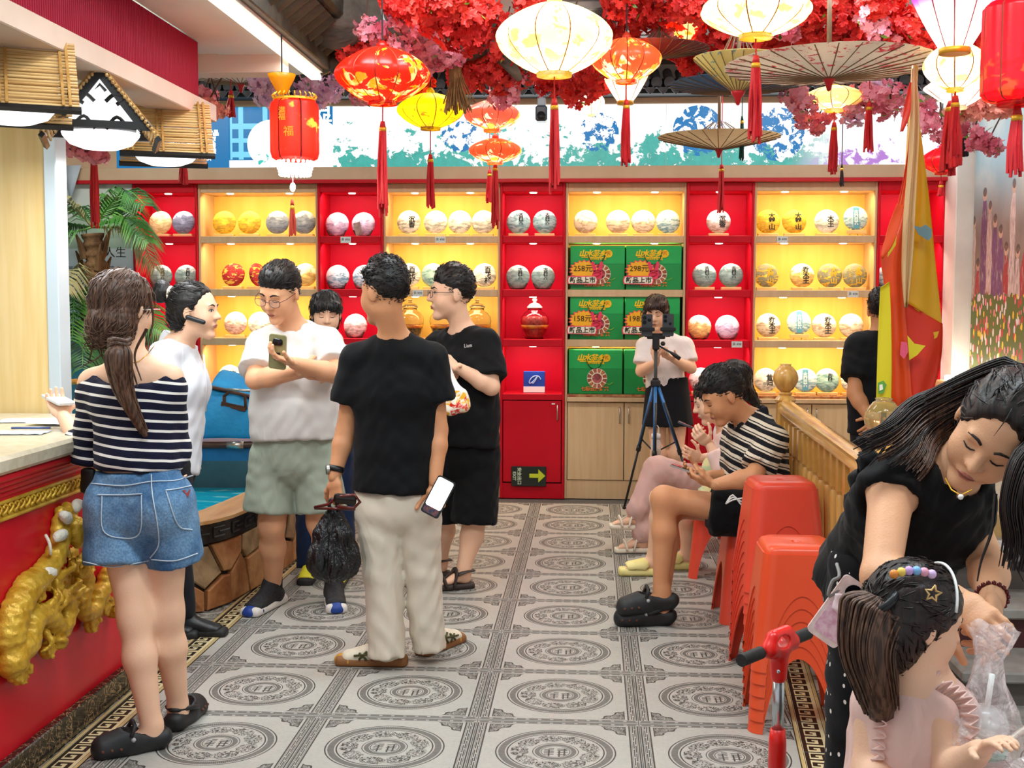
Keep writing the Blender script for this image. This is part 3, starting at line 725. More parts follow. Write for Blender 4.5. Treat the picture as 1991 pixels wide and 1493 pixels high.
for a in [(313, 0, 'cream', None), (358, 0, 'slate blue', None), (437, 0, 'yellow', None), (486, 0, 'yellow', None), (540, 0, 'slate blue', None), (592, 0, 'slate blue', None),
          (656, 0, 'lilac white', None, 'dark'), (707, 0, 'lilac white', None, 'dark', 0, None, True), (795, 0, 'white', '沉香'), (847, 0, 'white', None), (894, 0, 'white', None), (940, 0, 'white', None),
          (1008, 0, 'sea-green', '古树茶'), (1059, 0, 'sea-green', '古树茶'), (1138, 0, 'white and brown', None), (1201, 0, 'white and brown', None), (1250, 0, 'white and brown', None), (1298, 0, 'white and blue', None),
          (1396, 0, 'white and brown', '沉香'), (1492, 0, 'yellow', '大雪山'), (1543, 0, 'yellow', '大雪山'), (1606, 0, 'white', '木王'), (1662, 0, 'white and blue', '|古树白茶|', 'easel'),
          (312, 1, 'grey-green', '古树茶', 'dark'), (361, 1, 'grey-green', '古树茶', 'dark'), (453, 1, 'red', None), (500, 1, 'red', None, 'block', 1.15), (548, 1, 'white', None), (593, 1, 'gold and white', None),
          (656, 1, 'white and blue', None, 'dark'), (708, 1, 'white and blue', None, 'dark'), (795, 1, 'white', '百花村'), (842, 1, 'sea-green', None), (892, 1, 'white', None), (942, 1, 'white', '百花村'),
          (1007, 1, 'grey-green', '古树茶', 'dark'), (1056, 1, 'grey-green', '古树茶', 'dark'), (1370, 1, 'grey-green', '古树茶'), (1422, 1, 'grey-green', '古树茶'),
          (1491, 1, 'dark gold', '大雪山', 'block', 0, M_gold_ink), (1560, 1, 'gold and white', '乔木王'), (1614, 1, 'dark gold', '大雪山', 'block', 0, M_gold_ink), (1663, 1, 'dark gold', '大雪山', 'block', 0, M_gold_ink), (1724, 1, 'sea-green', None, 'dark'),
          (456, 2, 'pink white', None), (503, 2, 'white', None), (690, 2, 'pink white', None, 'dark'), (1360, 2, 'gold and white', None, 'dark'), (1416, 2, 'lilac white', None, 'dark'),
          (1496, 2, 'white and brown', '乔木王'), (1556, 2, 'white and blue', '|古树白茶|', 'easel'), (1605, 2, 'white and brown', '乔木王'), (1658, 2, 'white and brown', None),
          (443, 3, 'gold and white', '陈香'), (1366, 3, 'white', None), (1493, 3, 'white', '昔归'), (1570, 3, 'white and blue', '|古树白茶|'), (1613, 3, 'sea-green', '古树'), (1664, 3, 'white', None), (1773, 3, 'white and blue', None)]:
    cake(*a)
# price tags on the shelf fronts
M_tagp = pmat('price_tag_paper', noisy('#cfd3d0', '#e6e8e4', 120, 2), rough=.4)
for px, row in ((672, 0), (856, 0), (1521, 0), (1661, 1), (812, 1), (1436, 2)):
    p = at(px, 470, 9.39); z = ROWZ[row]
    bi = next(i for i, (a, b, r) in enumerate(bays) if a <= p[0] <= b)
    t = thing('price_tag', f"pale price tag on {['the top', 'the second', 'the third'][row]} shelf edge of the {BN[bi]}", 'tag', (p[0], 9.392, z-.05), group='price tags on shelf edges')
    box1('tag_card', (p[0]-.04, 9.39, z-.055), (p[0]+.04, 9.396, z-.008), M_tagp, t); lettering('茶 ¥98', (p[0], 9.3885, z-.03), UX, UZ, .024, M_ink, t)

# ------------------------------------------------------------------ glass jars
M_glass = pmat('jar_glass', c='#ffffff', rough=.03, trans=1, ior=1.3)
M_tea = pmat('loose_tea', noisy('#3a2a16', '#86602a', 60, 3, .003), rough=.7)
M_jarred = pmat('red_jar_contents', noisy('#8e1414', '#c33a24', 40, 3, .003), rough=.6)
M_amber = pmat('amber_band_paper', noisy('#cf8a28', '#b04a1c', 25, 3), rough=.4)
def jar(px, row, label, fill, s=1):
    p = at(px, 500, 9.56); bi = next(i for i, (a, b, r) in enumerate(bays) if a <= p[0] <= b); a, b, _ = bays[bi]
    t = thing('glass_jar', label, 'jar', (p[0], 9.56, ROWZ[row]))
    B = lambda prof: [(r*s, h*s) for r, h in prof]
    o = MB().lathe(B([(0, 0), (.075, 0), (.085, .02), (.105, .09), (.118, .14), (.112, .18), (.085, .215), (.058, .232), (.056, .25), (.052, .25), (.054, .232), (.08, .212), (.107, .178), (.113, .14), (.1, .09), (.08, .025), (.07, .006), (0, .006)]), 28, (p[0], 9.56, ROWZ[row])).build('jar_body', M_glass, t, 1)
    MB().lathe(B([(0, .008), (.068, .008), (.078, .027), (.09, .06), (.096, .085), (.08, .09), (0, .092)] if fill is M_tea else [(0, .008), (.068, .008), (.078, .027), (.098, .092), (.110, .14), (.104, .175), (.09, .185), (0, .19)]), 24, (p[0], 9.56, ROWZ[row])).build('contents', fill, t, 1)
    MB().lathe(B([(0, .252), (.064, .252), (.066, .262), (.056, .272), (.04, .29), (.014, .298), (.010, .305), (.02, .315), (.022, .326), (.012, .338), (0, .34)]), 24, (p[0], 9.56, ROWZ[row])).build('lid', M_glass if fill is M_tea else pmat('frosted_lid', c='#e8c9bd', rough=.2, trans=.5), t, 1)
    MB().lathe(B([(.104, .085), (.113, .115), (.1145, .115), (.1055, .085)]), 28, (p[0], 9.56, ROWZ[row])).build('paper_band', M_amber, t, 1)
jar(1040, 2, 'lidded glass jar with red contents and amber band in the red exit-sign bay', M_jarred, .95)
jar(797, 2, 'lidded glass jar of loose tea, first along its beige shelf behind the men', M_tea, .95)
jar(862, 2, 'lidded glass jar of loose tea, second along its beige shelf behind the men', M_tea, .95)
jar(928, 2, 'lidded glass jar of loose tea, third along its beige shelf behind the men', M_tea, .95)
t = thing('gift_box', 'small blue and white box standing low in the red exit-sign bay', 'box', (at(1039, 700, 9.55)[0], 9.55, ROWZ[3]))
x = BASE[t.name][0]; box1('box_body', (x-.085, 9.53, ROWZ[3]), (x+.085, 9.57, ROWZ[3]+.17), pmat('blue_card', c='#1d3f9a', rough=.4), t, .003); box1('box_label', (x-.084, 9.526, ROWZ[3]+.004), (x+.084, 9.531, ROWZ[3]+.05), M_white, t)
mb = MB(); th = np.linspace(0, 9, 40); mb.tube(np.stack([x+.05*np.cos(th)*(1-th/14), np.full(40, 9.527), ROWZ[3]+.105+.03*np.sin(th*1.3)], 1), .004, 5); mb.build('box_emblem', pmat('pale_print', c='#a9c3e8', rough=.5), t)

# ------------------------------------------------------------------ green gift boxes with price bursts
M_grn = pmat('green_carton', noisy('#0d8a3c', '#12974a', 3, 3), rough=.4); M_grn2 = pmat('green_carton_flap', noisy('#16a04c', '#1fac56', 3, 3), rough=.4)
M_gyel = pmat('yellow_print', c='#f2c414', rough=.4); M_gor = pmat('orange_print', c='#e0712b', rough=.45); M_pink = pmat('hot_pink_print', c='#e8365a', rough=.45); M_cord = pmat('dark_cord', c='#1d2a1c', rough=.7)
M_burst = pmat('burst_orange', c='#f6b21c', rough=.45); M_cream = pmat('cream_print', c='#f3ead2', rough=.5)
def gift(px0, px1, row, price, label):
    x0, x1 = at(px0, 500, 9.47)[0], at(px1, 500, 9.47)[0]; z0 = ROWZ[row]; y0 = 9.445; hh = .338 if row != 3 else .345; xm = (x0+x1)/2; W = x1-x0
    t = thing('green_box', label, 'box', (xm, y0, z0), group='green gift boxes in the middle bay')
    box1('carton', (x0, y0, z0), (x1, YB-.03, z0+hh), M_grn, t, .004); fp = MB().prism([(x0+.003, z0+.2), (x1-.003, z0+.2), (x1-.003, z0+hh), (x0+.003, z0+hh)], (0, y0-.001, 0), UX, UZ, .0015).build('flap', M_grn2, t)
    q = lambda u, v: V3(xm+u*W, y0-.006, z0+v*hh)
    u0 = q(-.0, .80); mb = MB().prism([(-.125, -.024), (.085, -.024), (.075, -.017), (-.125, -.017)], u0, UX, UZ, .001); mb.lathe([(0, -.001), (.03, -.001), (.03, .001), (0, .001)], 20, u0+V3(.085, -.001, .006), axis=1); mb.build('logo', M_gyel, t)   # yellow slanted lettering over a bar, with a coin
    lettering('山水茶乡', u0+V3(-.035, -.002, .006), UX, UZ+UX*.25, .052, M_gyel, t, bold=.003); lettering('茶', u0+V3(.085, -.004, .006), UX, UZ, .034, M_gor, t, bold=.001)
    lettering('云南大叶种茶礼盒', u0+V3(-.0, -.002, -.034), UX, UZ, .017, M_gyel, t, bold=.001)
    mb = MB(); 
    mb.tube(spline([q(-.18, .80), q(-.14, .68)+V3(0, -.01, 0), q(-.09, .6)+V3(0, -.004, 0), q(-.02, .58), q(.05, .6)+V3(0, -.004, 0), q(.10, .68)+V3(0, -.01, 0), q(.14, .80)], 24), .003, 5)
    mb.build('carry_cord', M_cord, t)
    c0 = q(.055, .36) if price else q(.03, .36); rr = .078
    mb = MB().lathe([(0, -.001), (rr, -.001), (rr, .001), (0, .001)], 32, c0+V3(0, -.001, 0), axis=1).build('wheel_print', M_cream, t)
    tones = ['#b8562f', '#7a3a22', '#d78e4a', '#8f4a4f', '#c96f38', '#5f4a35']
    for k in range(12):
        a0 = k*np.pi/6+.06; a1 = (k+1)*np.pi/6-.06; ar = np.linspace(a0, a1, 4)
        MB().prism([(.045*math.cos(a), .045*math.sin(a)) for a in ar[::-1]]+[(.076*math.cos(a), .076*math.sin(a)) for a in ar], c0+V3(0, -.003, 0), UX, UZ, -.0006).build('wheel_print', pmat('wheel_'+str(k % 6), noisy(tones[k % 6], tones[(k+1) % 6], 60), rough=.5), t)
    MB().lathe([(0, -.001), (.038, -.001), (.038, .001), (0, .001)], 20, c0+V3(0, -.003, 0), axis=1).build('wheel_print', pmat('wheel_hub', noisy('#6b2a2a', '#d06a6a', 60), rough=.5), t)
    lettering('七彩云南好茶', q(-.01, .115), UX, UZ, .036, M_gor, t, bold=.0015)
    MB().tube(spline([q(.12, .2), q(.2, .24), q(.26, .22), q(.33, .27)], 12), .002, 4).build('flourish', pmat('lime_print', c='#9ccf3c', rough=.5), t)
    if price:
        pc = thing('price_burst', 'orange price card reading '+price+' yuan, '+('second' if row == 1 else 'third')+' shelf, '+('nearest the jar bays' if price in ('258', '158') else 'nearest the tripod'), 'price card', tuple(q(-.36, .38)), group='price cards on the green boxes')
        b0 = q(-.245, .44)+V3(0, -.018, 0); N = 36
        pol = lambda r1, r2: [((r1 if k % 2 else r2)*math.cos(2*np.pi*k/N)*1.12, (r1 if k % 2 else r2)*math.sin(2*np.pi*k/N)*.78) for k in range(N)]
        MB().prism(pol(.108, .088), b0, UX, UZ, -.003).build('burst_rim', M_pink, pc); MB().prism(pol(.098, .08), b0+V3(0, -.003, 0), UX, UZ, -.002).build('burst_face', M_burst, pc)
        lettering(price+'元', b0+V3(-.008, -.0065, .012), UX, UZ, .06, M_ink, pc)
        r0 = q(-.27, .215)+V3(0, -.025, 0); MB().prism([(-.115, -.03), (.105, -.034), (.118, 0), (.105, .034), (-.112, .032), (-.122, 0)], r0, UX, UZ, -.002).build('caption_strip', M_pink, pc)
        MB().prism([(-.108, -.024), (.1, -.027), (.108, 0), (.1, .027), (-.105, .025), (-.112, 0)], r0+V3(0, -.002, 0), UX, UZ, -.002).build('caption_strip', M_cream, pc)
        lettering('新品上市', r0+V3(0, -.0055, -.002), UX, UZ, .05, M_ink, pc, bold=.001)
        h0 = q(.0, .40)+V3(0, -.026, 0); mb = MB()                 # hand making a V sign
        mb.prism([(-.035, -.05), (.025, -.055), (.04, -.02), (.036, .01), (-.03, .012), (-.042, -.02)], h0, UX, UZ, -.006)
        for dx, an_ in ((-.018, .28), (.016, -.2)): mb.prism([(-.013, 0), (.013, 0), (.012, .07), (0, .08), (-.012, .07)], h0+V3(dx, 0, .005), V3(math.cos(an_), 0, math.sin(an_)), V3(-math.sin(an_), 0, math.cos(an_)), -.007)
        mb.build('hand_print', M_pink, pc)
        mb = MB(); mb.tube(spline([h0+V3(-.03, -.008, -.01), h0+V3(0, -.008, .002), h0+V3(.025, -.008, -.012), h0+V3(.0, -.008, -.03), h0+V3(-.02, -.008, -.03)], 16), .003, 5); mb.build('hand_outline', M_rink, pc)
gift(1109, 1215, 1, '258', 'green gift box on the second shelf, the one nearest the jar bays')
gift(1217, 1325, 1, '298', 'green gift box on the second shelf, the one above the saleswoman')
gift(1109, 1213, 2, '158', 'green gift box on the third shelf, the one nearest the jar bays')
gift(1216, 1323, 2, '198', 'green gift box on the third shelf behind the head of the saleswoman')
gift(1107, 1212, 3, None, 'green gift box without price card, fully visible on the lowest shelf')
gift(1215, 1322, 3, None, 'green gift box on the lowest shelf, half hidden by the saleswoman')

# ------------------------------------------------------------------ exit sign on the red door (mounted on its side)
p = at(1028, 926, 9.39); t = thing('exit_sign', 'dark exit sign with a yellow arrow stuck sideways on the red door', 'sign', (p[0], 9.395, p[2]))
M_sgn = pmat('sign_black', c='#1f2620', rough=.3); M_sy = pmat('sign_yellow', c='#c7d22a', rough=.4); M_sp = pmat('sign_pale', c='#c9d4b6', rough=.4)
box1('sign_plate', (p[0]-.137, 9.388, p[2]-.078), (p[0]+.137, 9.398, p[2]+.078), M_sgn, t, .003)
MB().prism([(-.04, -.016), (.03, -.016), (.03, -.052), (.085, .0), (.03, .052), (.03, .016), (-.04, .016)], (p[0]+.045, 9.3855, p[2]+.005), UX, UZ, -.002).build('arrow', M_sy, t)
lettering('安全出口', (p[0]-.075, 9.3865, p[2]+.002), -UZ, UX, .034, M_sp, t, bold=.001); lettering('EXIT', (p[0]-.113, 9.3865, p[2]+.002), -UZ, UX, .034, M_sp, t, bold=.001)

# ================================================================== COUNTER WITH THE GOLD DRAGON
CX, CY1 = -1.87, 4.98
ct = thing('service_counter', 'red service counter with cream stone top and gold trim', 'counter', (CX, 3.9, 0))
M_cred = pmat('counter_red_lacquer', noisy('#c30f1f', '#ce1426', 1.5, 2), rough=.3, spec=.3)
M_gold = pmat('gold_paint', noisy('#b98a1c', '#d9b03a', 18, 4, .004), rough=.38, metal=.25)
M_ctop = pmat('cream_stone_top', noisy('#b9ad93', '#cabfa8', 30, 5), rough=.3)
box1('counter_front', (CX-.06, 2.2, .06), (CX, CY1, .93), M_cred, ct)
box1('countertop', (-2.60, 2.2, 1.02), (CX+.055, CY1+.03, 1.078), M_ctop, ct, .012)
for k, z in enumerate((.945, .966, .985, 1.004)): MB().tube([(CX-.004+.011*k, 2.2, z), (CX-.004+.011*k, CY1, z)], .013, 10).build('red_moulding', M_cred, ct, 1)
box1('moulding_back', (CX-.06, 2.2, .925), (CX+.004, CY1, 1.03), M_cred, ct)
gm = box1('gold_moulding', (CX-.01, 2.2, .865), (CX+.006, CY1, .925), M_gold, ct)
mb = MB(); mb.tube([(CX+.008, 2.2, .868), (CX+.008, CY1, .868)], .007, 8); mb.tube([(CX+.008, 2.2, .922), (CX+.008, CY1, .922)], .007, 8)
for k in range(70):
    y = 2.25+.039*k
    mb.tube(spline([(CX+.008, y, .882), (CX+.014, y+.014, .893), (CX+.014, y+.026, .908), (CX+.008, y+.012, .913), (CX+.012, y+.004, .903)], 9), .0055, 6)
mb.build('gold_scrolls', M_gold, gm, 1)['kind'] = 'stuff'
M_bm = pmat('black_marble', lambda t: (lambda n, n2: {'col': t.mix(t.band(n, .485, .503), t.mix(n2, '#14100d', '#2a221c'), '#b08f66')})(t.noise(t.obj(), 9, 5, .6, 2.5), t.noise(t.obj(), 20, 3)), rough=.15)
box1('marble_skirting', (CX, 2.2, 0), (CX+.035, CY1, .10), M_bm, ct, .004)
box1('counter_back', (-2.58, 2.2, 0), (-2.54, CY1, 1.02), M_yel, ct)
box1('counter_end', (-2.58, CY1-.03, 0), (CX-.004, CY1, 1.02), M_cred, ct)
# papers and pens on the counter
def sheet(label, px, py, w_, h_, rz, m, dz=0):
    p = fl(px, py, 1.079+dz); t = thing('paper_sheet', label, 'paper', p); n = 9
    P = np.array([[(a*w_, b*h_, .004*math.sin(3*a*4+b*5)**2+.001) for b in np.linspace(-.5, .5, n)] for a in np.linspace(-.5, .5, n)])@rotz(rz).T+p
    MB().shell(P, .0006).build('sheet', m, t, 1)
M_paper = pmat('white_paper', c='#e8ecef', rough=.6)
sheet('white paper leaflet lying crumpled at the back of the counter', 60, 818, .24, .16, .2, pmat('printed_paper', noisy('#c9d3da', '#eef1f3', 60, 3), rough=.6)); sheet('white sheet of paper lying beside the woman on the counter', 112, 822, .2, .13, -.15, M_paper, .006)
sheet('pale blue flyer lying flat nearer the counter edge', 40, 842, .19, .12, .1, pmat('blue_print_paper', noisy('#9fb6d0', '#dfe3ea', 50, 2), rough=.6))
p = fl(60, 832, 1.086); t = thing('ballpoint_pen', 'thin blue pen lying across the papers on the counter', 'pen', p); MB().tube([p+V3(-.07, -.01, 0), p+V3(.07, .01, 0)], .0045, 8).build('barrel', pmat('blue_pen', c='#51679b', rough=.3), t, 1); MB().tube([p+V3(.07, .01, 0), p+V3(.085, .012, -.001)], [.004, .001], 8).build('tip', M_met, t, 1)

# ---- gilded dragon relief fixed to the counter front
dr = thing('dragon_relief', 'chipped gold relief of a scaly dragon among clouds on the red counter', 'relief', (CX, 3.95, .5))
def D2(px, py, h=0):                                                 # a point of the counter face seen at this pixel, lifted by h
    d = ray(px, py); q = V3(0, 0, CH)+d*((CX-d[0]*0)/d[0]); return q+V3(h, 0, 0)
s = SDF()
body = [(0, 1285), (12, 1262), (30, 1250), (38, 1215), (55, 1195), (78, 1205), (95, 1225), (108, 1205), (112, 1178), (100, 1160)]
PB = spline([D2(a, b, .035) for a, b in body], 54); s.chain(PB, np.concatenate([np.linspace(.055, .042, len(PB)//2), np.linspace(.042, .034, len(PB)-len(PB)//2)]), .002)
b2 = [(140, 1110), (150, 1130), (140, 1165), (146, 1190), (165, 1185), (172, 1160), (185, 1140), (190, 1120), (200, 1115)]
PB2 = spline([D2(a, b, .035) for a, b in b2], 40); s.chain(PB2, .034, .002)
b3 = [(0, 1240), (8, 1200), (25, 1165), (40, 1140), (55, 1130), (85, 1095), (100, 1060), (112, 1020), (118, 995)]
PB3 = spline([D2(a, b, .022) for a, b in b3], 40); s.chain(PB3, np.linspace(.060, .032, len(PB3)), .006)
for a, b, r in ((60, 1165, .09), (75, 1125, .08), (100, 1100, .09), (130, 1130, .09), (150, 1150, .09), (120, 1050, .075), (175, 1160, .07), (40, 1200, .1), (160, 1110, .06), (20, 1240, .1), (140, 1080, .055)):
    s.ell(D2(a, b, .0), (.020, r*.9, r*.75), bl=.008)
for a, b in ((130, 1100), (122, 1178), (90, 1135), (155, 1095), (160, 1212), (75, 1262), (185, 1180), (95, 1085), (205, 1185), (55, 1150), (8, 1305), (20, 1312)):   # cloud scrolls
    c = D2(a, b, .05); th = np.linspace(0, 9.5, 22); rr = .042*(1-th/12); s.chain(np.stack([np.full(22, c[0]), c[1]+rr*np.cos(th), c[2]+rr*np.sin(th)], 1), (.0125-.0004*np.arange(22)), .001)
    s.ell(D2(a, b, .03), (.024, .042, .036), bl=.004)
for a, b, c_, d_ in ((62, 1180, 70, 1140), (70, 1185, 82, 1145), (80, 1185, 92, 1150), (130, 1120, 122, 1085), (105, 1150, 120, 1120), (112, 1160, 128, 1135), (88, 1120, 110, 1090), (60, 1230, 50, 1270), (90, 1255, 75, 1240), (140, 1070, 125, 1040)):
    m = (D2(a, b, .06)+D2(c_, d_, .06))/2+V3(.012, .02, 0); s.chain(spline([D2(a, b, .05), m, D2(c_, d_, .05)], 8), np.linspace(.017, .007, 9), .004)
s.ell(D2(119, 1035, .06), (.035, .035, .06), bl=.01)
for a, b in ((100, 1020), (106, 1000), (118, 992), (128, 998)): s.seg(D2(a, b+14, .02), D2(a, b-6, .02), (.03, .022), bl=.008)
s.cut((CX-.002, 0, 0), (-1, 0, 0))
allb = np.concatenate([PB, PB2])
def scales(X, Y, Z, Dd):
    return Dd+(.006*np.abs(np.sin(Y*110+np.sin(Z*60)*.6)*np.sin(Z*110))).astype(np.float32)
solid('relief_body', s, M_gold, dr, .0072, mod=scales, it=0)
M_plas = pmat('broken_plaster', noisy('#e3dac4', '#f1ebdc', 30, 4, .004), rough=.85)
for a, b, da, db in ((104, 1012, -8, -12), (96, 1040, -14, 4), (62, 1112, 12, 4), (120, 990, 4, -12), (42, 1138, 10, 2)):
    q0, q1 = D2(a, b, .05), D2(a+da, b+db, .05); sd = SDF().seg(q0, q1, .018, .014).ell((q0+q1)/2+V3(0, .012, .006), (.014, .028, .012)); solid('broken_chip', sd, M_plas, dr, .006)
MB().tube(spline([D2(72, 1040, .03), D2(68, 1055, .05), D2(70, 1072, .05), D2(82, 1078, .03)], 12), .006, 6).build('whisker', M_plas, dr, 1)

# ================================================================== STONE POND WITH A BOAT
pond = thing('stone_pond', 'low stone clad pond with black carved rim and wooden coping', 'pond', (-2.0, 6.5, 0))
edge = spline([(-3.2, 5.72), (-2.3, 5.74), (-2.0, 5.78), (-1.86, 5.98), (-1.81, 6.3), (-1.765, 6.8), (-1.755, 7.4), (-1.755, 8.2), (-1.755, 9.3)], 96)
arc = np.concatenate([[0], np.cumsum(np.linalg.norm(np.diff(edge, axis=0), axis=1))]); LA = arc[-1]
def E_(sv, off=0):                                                   # a point on the pond edge at arc length, pushed outwards
    x, y = np.interp(sv, arc, edge[:, 0]), np.interp(sv, arc, edge[:, 1]); e = .03
    tx, ty = np.interp(sv+e, arc, edge[:, 0])-np.interp(sv-e, arc, edge[:, 0]), np.interp(sv+e, arc, edge[:, 1])-np.interp(sv-e, arc, edge[:, 1]); l = math.hypot(tx, ty)+1e-9
    return V3(x+ty/l*off, y-tx/l*off, 0)
ss_ = np.linspace(0, LA, 90); HW = .345
def ring(o0, o1, z0, z1): return np.array([[E_(q, o0)+UZ*z0, E_(q, o1)+UZ*z0, E_(q, o1)+UZ*z1, E_(q, o0)+UZ*z1, E_(q, o0)+UZ*z0] for q in ss_])
M_mort = pmat('dark_mortar', c='#2a1f19', rough=.9); M_black_r = pmat('black_carved_rim', noisy('#121110', '#26231f', 20, 3), rough=.3)
MB().grid(ring(-.10, -.018, 0, HW)).build('mortar_core', M_mort, pond)
rimo = MB().grid(ring(-.12, .012, .345, .445)).build('carved_rim', M_black_r, pond)
mb = MB()
for k in range(int(LA/.15)):
    s0 = .08+.15*k
    for dz, a0, a1 in ((.372, -.06, .02), (.395, -.02, .06), (.418, -.06, .02)): mb.tube([E_(s0+a0, .014)+UZ*dz, E_(s0+(a0+a1)/2, .014)+UZ*dz, E_(s0+a1, .014)+UZ*dz], .006, 5)
    mb.tube([E_(s0-.06, .014)+UZ*.372, E_(s0-.06, .014)+UZ*.418], .006, 5)
mb.build('carved_fret', M_black_r, rimo)['kind'] = 'stuff'
M_cop = pmat('wooden_coping', noisy('#c98f56', '#e0b27c', 2.5, 5, stretch=(6, .8, 3)), rough=.28)
MB().grid(ring(-.20, .02, .445, .462)).build('coping', M_cop, pond)
M_water = pmat('turquoise_water', lambda t: (lambda n: {'col': t.mix(t.ss(n, .55, .68), '#08a3c4', '#7fd3dd'), 'bump': n*.004})(t.noise(t.scale(t.obj(), (1, 2.5, 1)), 5, 4)), rough=.12)
box1('pond_water', (-5.3, 5.9, .36), (-1.95, 9.3, .40), M_water, pond)
# stones: Voronoi cells on the developed wall, each a stone of its own
def voronoi(pts, lo, hi):
    out = []
    for i, p in enumerate(pts):
        poly = [(lo[0], lo[1]), (hi[0], lo[1]), (hi[0], hi[1]), (lo[0], hi[1])]
        for j, q in enumerate(pts):
            if i == j or abs(q[0]-p[0]) > .9: continue
            n = (q[0]-p[0], q[1]-p[1]); m = ((p[0]+q[0])/2, (p[1]+q[1])/2); new = []
            for a, b in zip(poly, poly[1:]+poly[:1]):
                da = (a[0]-m[0])*n[0]+(a[1]-m[1])*n[1]; db = (b[0]-m[0])*n[0]+(b[1]-m[1])*n[1]
                if da <= 0: new.append(a)
                if da*db < 0: t = da/(da-db); new.append((a[0]+t*(b[0]-a[0]), a[1]+t*(b[1]-a[1])))
            poly = new
            if not poly: break
        if len(poly) > 2: out.append(poly)
    return out
R_ = random.Random(5); pts = []
for k in range(int(LA/.235)):
    for r in (0, 1): pts.append((.235*k+.118*r+R_.uniform(-.07, .07), .09+.17*r+R_.uniform(-.05, .05)))
stone_m = [pmat('stone_'+str(i), noisy(a, b, 9, 5, .006, 30), rough=.55) for i, (a, b) in enumerate((('#9a6036', '#c08a58'), ('#a86a3c', '#c99766'), ('#8a6a48', '#b59670'), ('#93562f', '#b77a48')))]
for poly in voronoi(pts, (0, 0), (LA, .34)):
    cx, cz = np.mean([p[0] for p in poly]), np.mean([p[1] for p in poly])
    if len(poly) < 3: continue
    ins = lambda k, d: [(cx+(x-cx)*(1-d/max(.03, math.hypot(x-cx, z-cz))), cz+(z-cz)*(1-d/max(.03, math.hypot(x-cx, z-cz)))) for x, z in poly]
    A, B = ins(0, .012), ins(0, .021); n = len(poly); h_ = R_.uniform(.006, .014)
    v = [E_(x, -.02)+UZ*z for x, z in A]+[E_(x, h_-.006)+UZ*z for x, z in A]+[E_(x, h_)+UZ*z for x, z in B]
    f = [(i+k*n, (i+1) % n+k*n, (i+1) % n+(k+1)*n, i+(k+1)*n) for k in (0, 1) for i in range(n)]+[tuple(range(2*n, 3*n))]
    MB().add(v, f).build('stone', R_.choice(stone_m), pond)
box1('stone_footing', (-3.2, 5.50, 0), (-1.93, 5.73, .045), pmat('footing_stone', noisy('#6f6a50', '#8d8464', 20, 5, .003), rough=.8), pond, .012)
# painted backdrop and landscape poster behind the pond
pb = thing('pond_backdrop', 'blue painted panel showing lake water behind the pond boat', 'panel', (-3.9, 9.3, .4))
box1('panel_print', (-4.6, 9.40, .4), (-3.615, 9.44, 1.0), pmat('lake_paint', lambda t: (lambda n: {'col': t.mix(n, '#2d7f9f', '#5ba7b6')})(t.noise(t.scale(t.obj(), (1, 1, 7)), 5, 3)), rough=.4), pb)
def poster_fn(t):
    x, y, z = t.xyz(); z = z+1; n = t.noise(t.vec(x*1.0, z*1.4, 0), 4, 5); sky = t.mix(t.ss(z, 1.3, 2.2), '#a8b9d6', '#d5dad0')
    hill = (z < 2.15+.28*t.noise(t.vec(x, 0, 0), 3.1, 3)-.1)*(z > 1.95); c = t.mix(hill*.75, sky, t.mix(n, '#7aa083', '#b9c9ac'))
    c = t.mix((z < 1.25+.1*n)*.8, c, t.mix(n, '#1d3f35', '#3e7058')); c = t.mix(t.ss(n, .55, .7)*(z > 1.9)*.5, c, '#4e8562'); return {'col': c}
po = thing('landscape_poster', 'tall landscape poster with black handwritten verse behind the palm', 'poster', (-4.0, 9.38, 1))
box1('poster_print', (-4.45, 9.41, 1.0), (-3.615, 9.43, 2.452), pmat('poster_ink', poster_fn, rough=.35), po)
for ln, px, py, sz in (('人生', 224, 492, .09), ('一气而不争如草茂', 170, 524, .055), ('淡如秋水韵', 140, 541, .055), ('野趣自然', 150, 556, .055), ('阳室照暖香', 130, 572, .055)):
    q = at(px, py, 9.408); lettering(ln, q, UX, UZ, sz, M_ink, po)
pn = thing('paper_pennant', 'pale grey pointed paper pennant hanging over the landscape poster', 'pennant', at(138, 322, 9.3))
q = at(125, 323, 9.33); r_ = at(158, 321, 9.33); e_ = at(135, 391, 9.33); sl_ = at(146, 360, 9.30)
MB().shell(np.array([[q, (q+r_)/2+V3(0, -.02, 0), r_], [(q*.55+e_*.45), (sl_+q*.5+e_*.5)/2, sl_], [e_, e_+V3(.004, 0, 0), e_+V3(.008, 0, 0)]]), .002).build('pennant_sheet', pmat('pennant_paper', c='#b9c3cc', rough=.6), pn, 1)

# ---- the blue boat
bt = thing('model_boat', 'small boat with blue cloth canopy and dark hull standing in the pond', 'boat', (-2.6, 7.5, .4))
M_hull = pmat('hull_paint', noisy('#3f5a63', '#4d6a72', 6, 4), rough=.4); M_hullb = pmat('hull_blue_band', noisy('#1d5d8f', '#2a6fa3', 6, 4), rough=.4)
M_can = pmat('blue_canvas', noisy('#0c7ab0', '#1489bf', 7, 4, .006), rough=.7); M_dw = pmat('dark_boat_wood', noisy('#3a221a', '#5a3626', 4, 5, stretch=(1, 8, 8)), rough=.4); M_ow = pmat('orange_boat_wood', noisy('#b9772b', '#d69a48', 4, 5, stretch=(1, 8, 8)), rough=.4)
st = np.linspace(0, 1, 17); hw = .42*np.sin(np.pi*np.clip(.16+.68*st, 0, 1))**.8; xs = -3.45+2.0*st; zr = .04*(2*st-1)**4
def hull(z0, z1, k0, k1): return np.array([[(x, 7.62-h*k0, z0+r), (x, 7.62-h*k1, z1+r), (x, 7.62+h*k1, z1+r), (x, 7.62+h*k0, z0+r), (x, 7.62-h*k0, z0+r)] for x, h, r in zip(xs, hw, zr)])
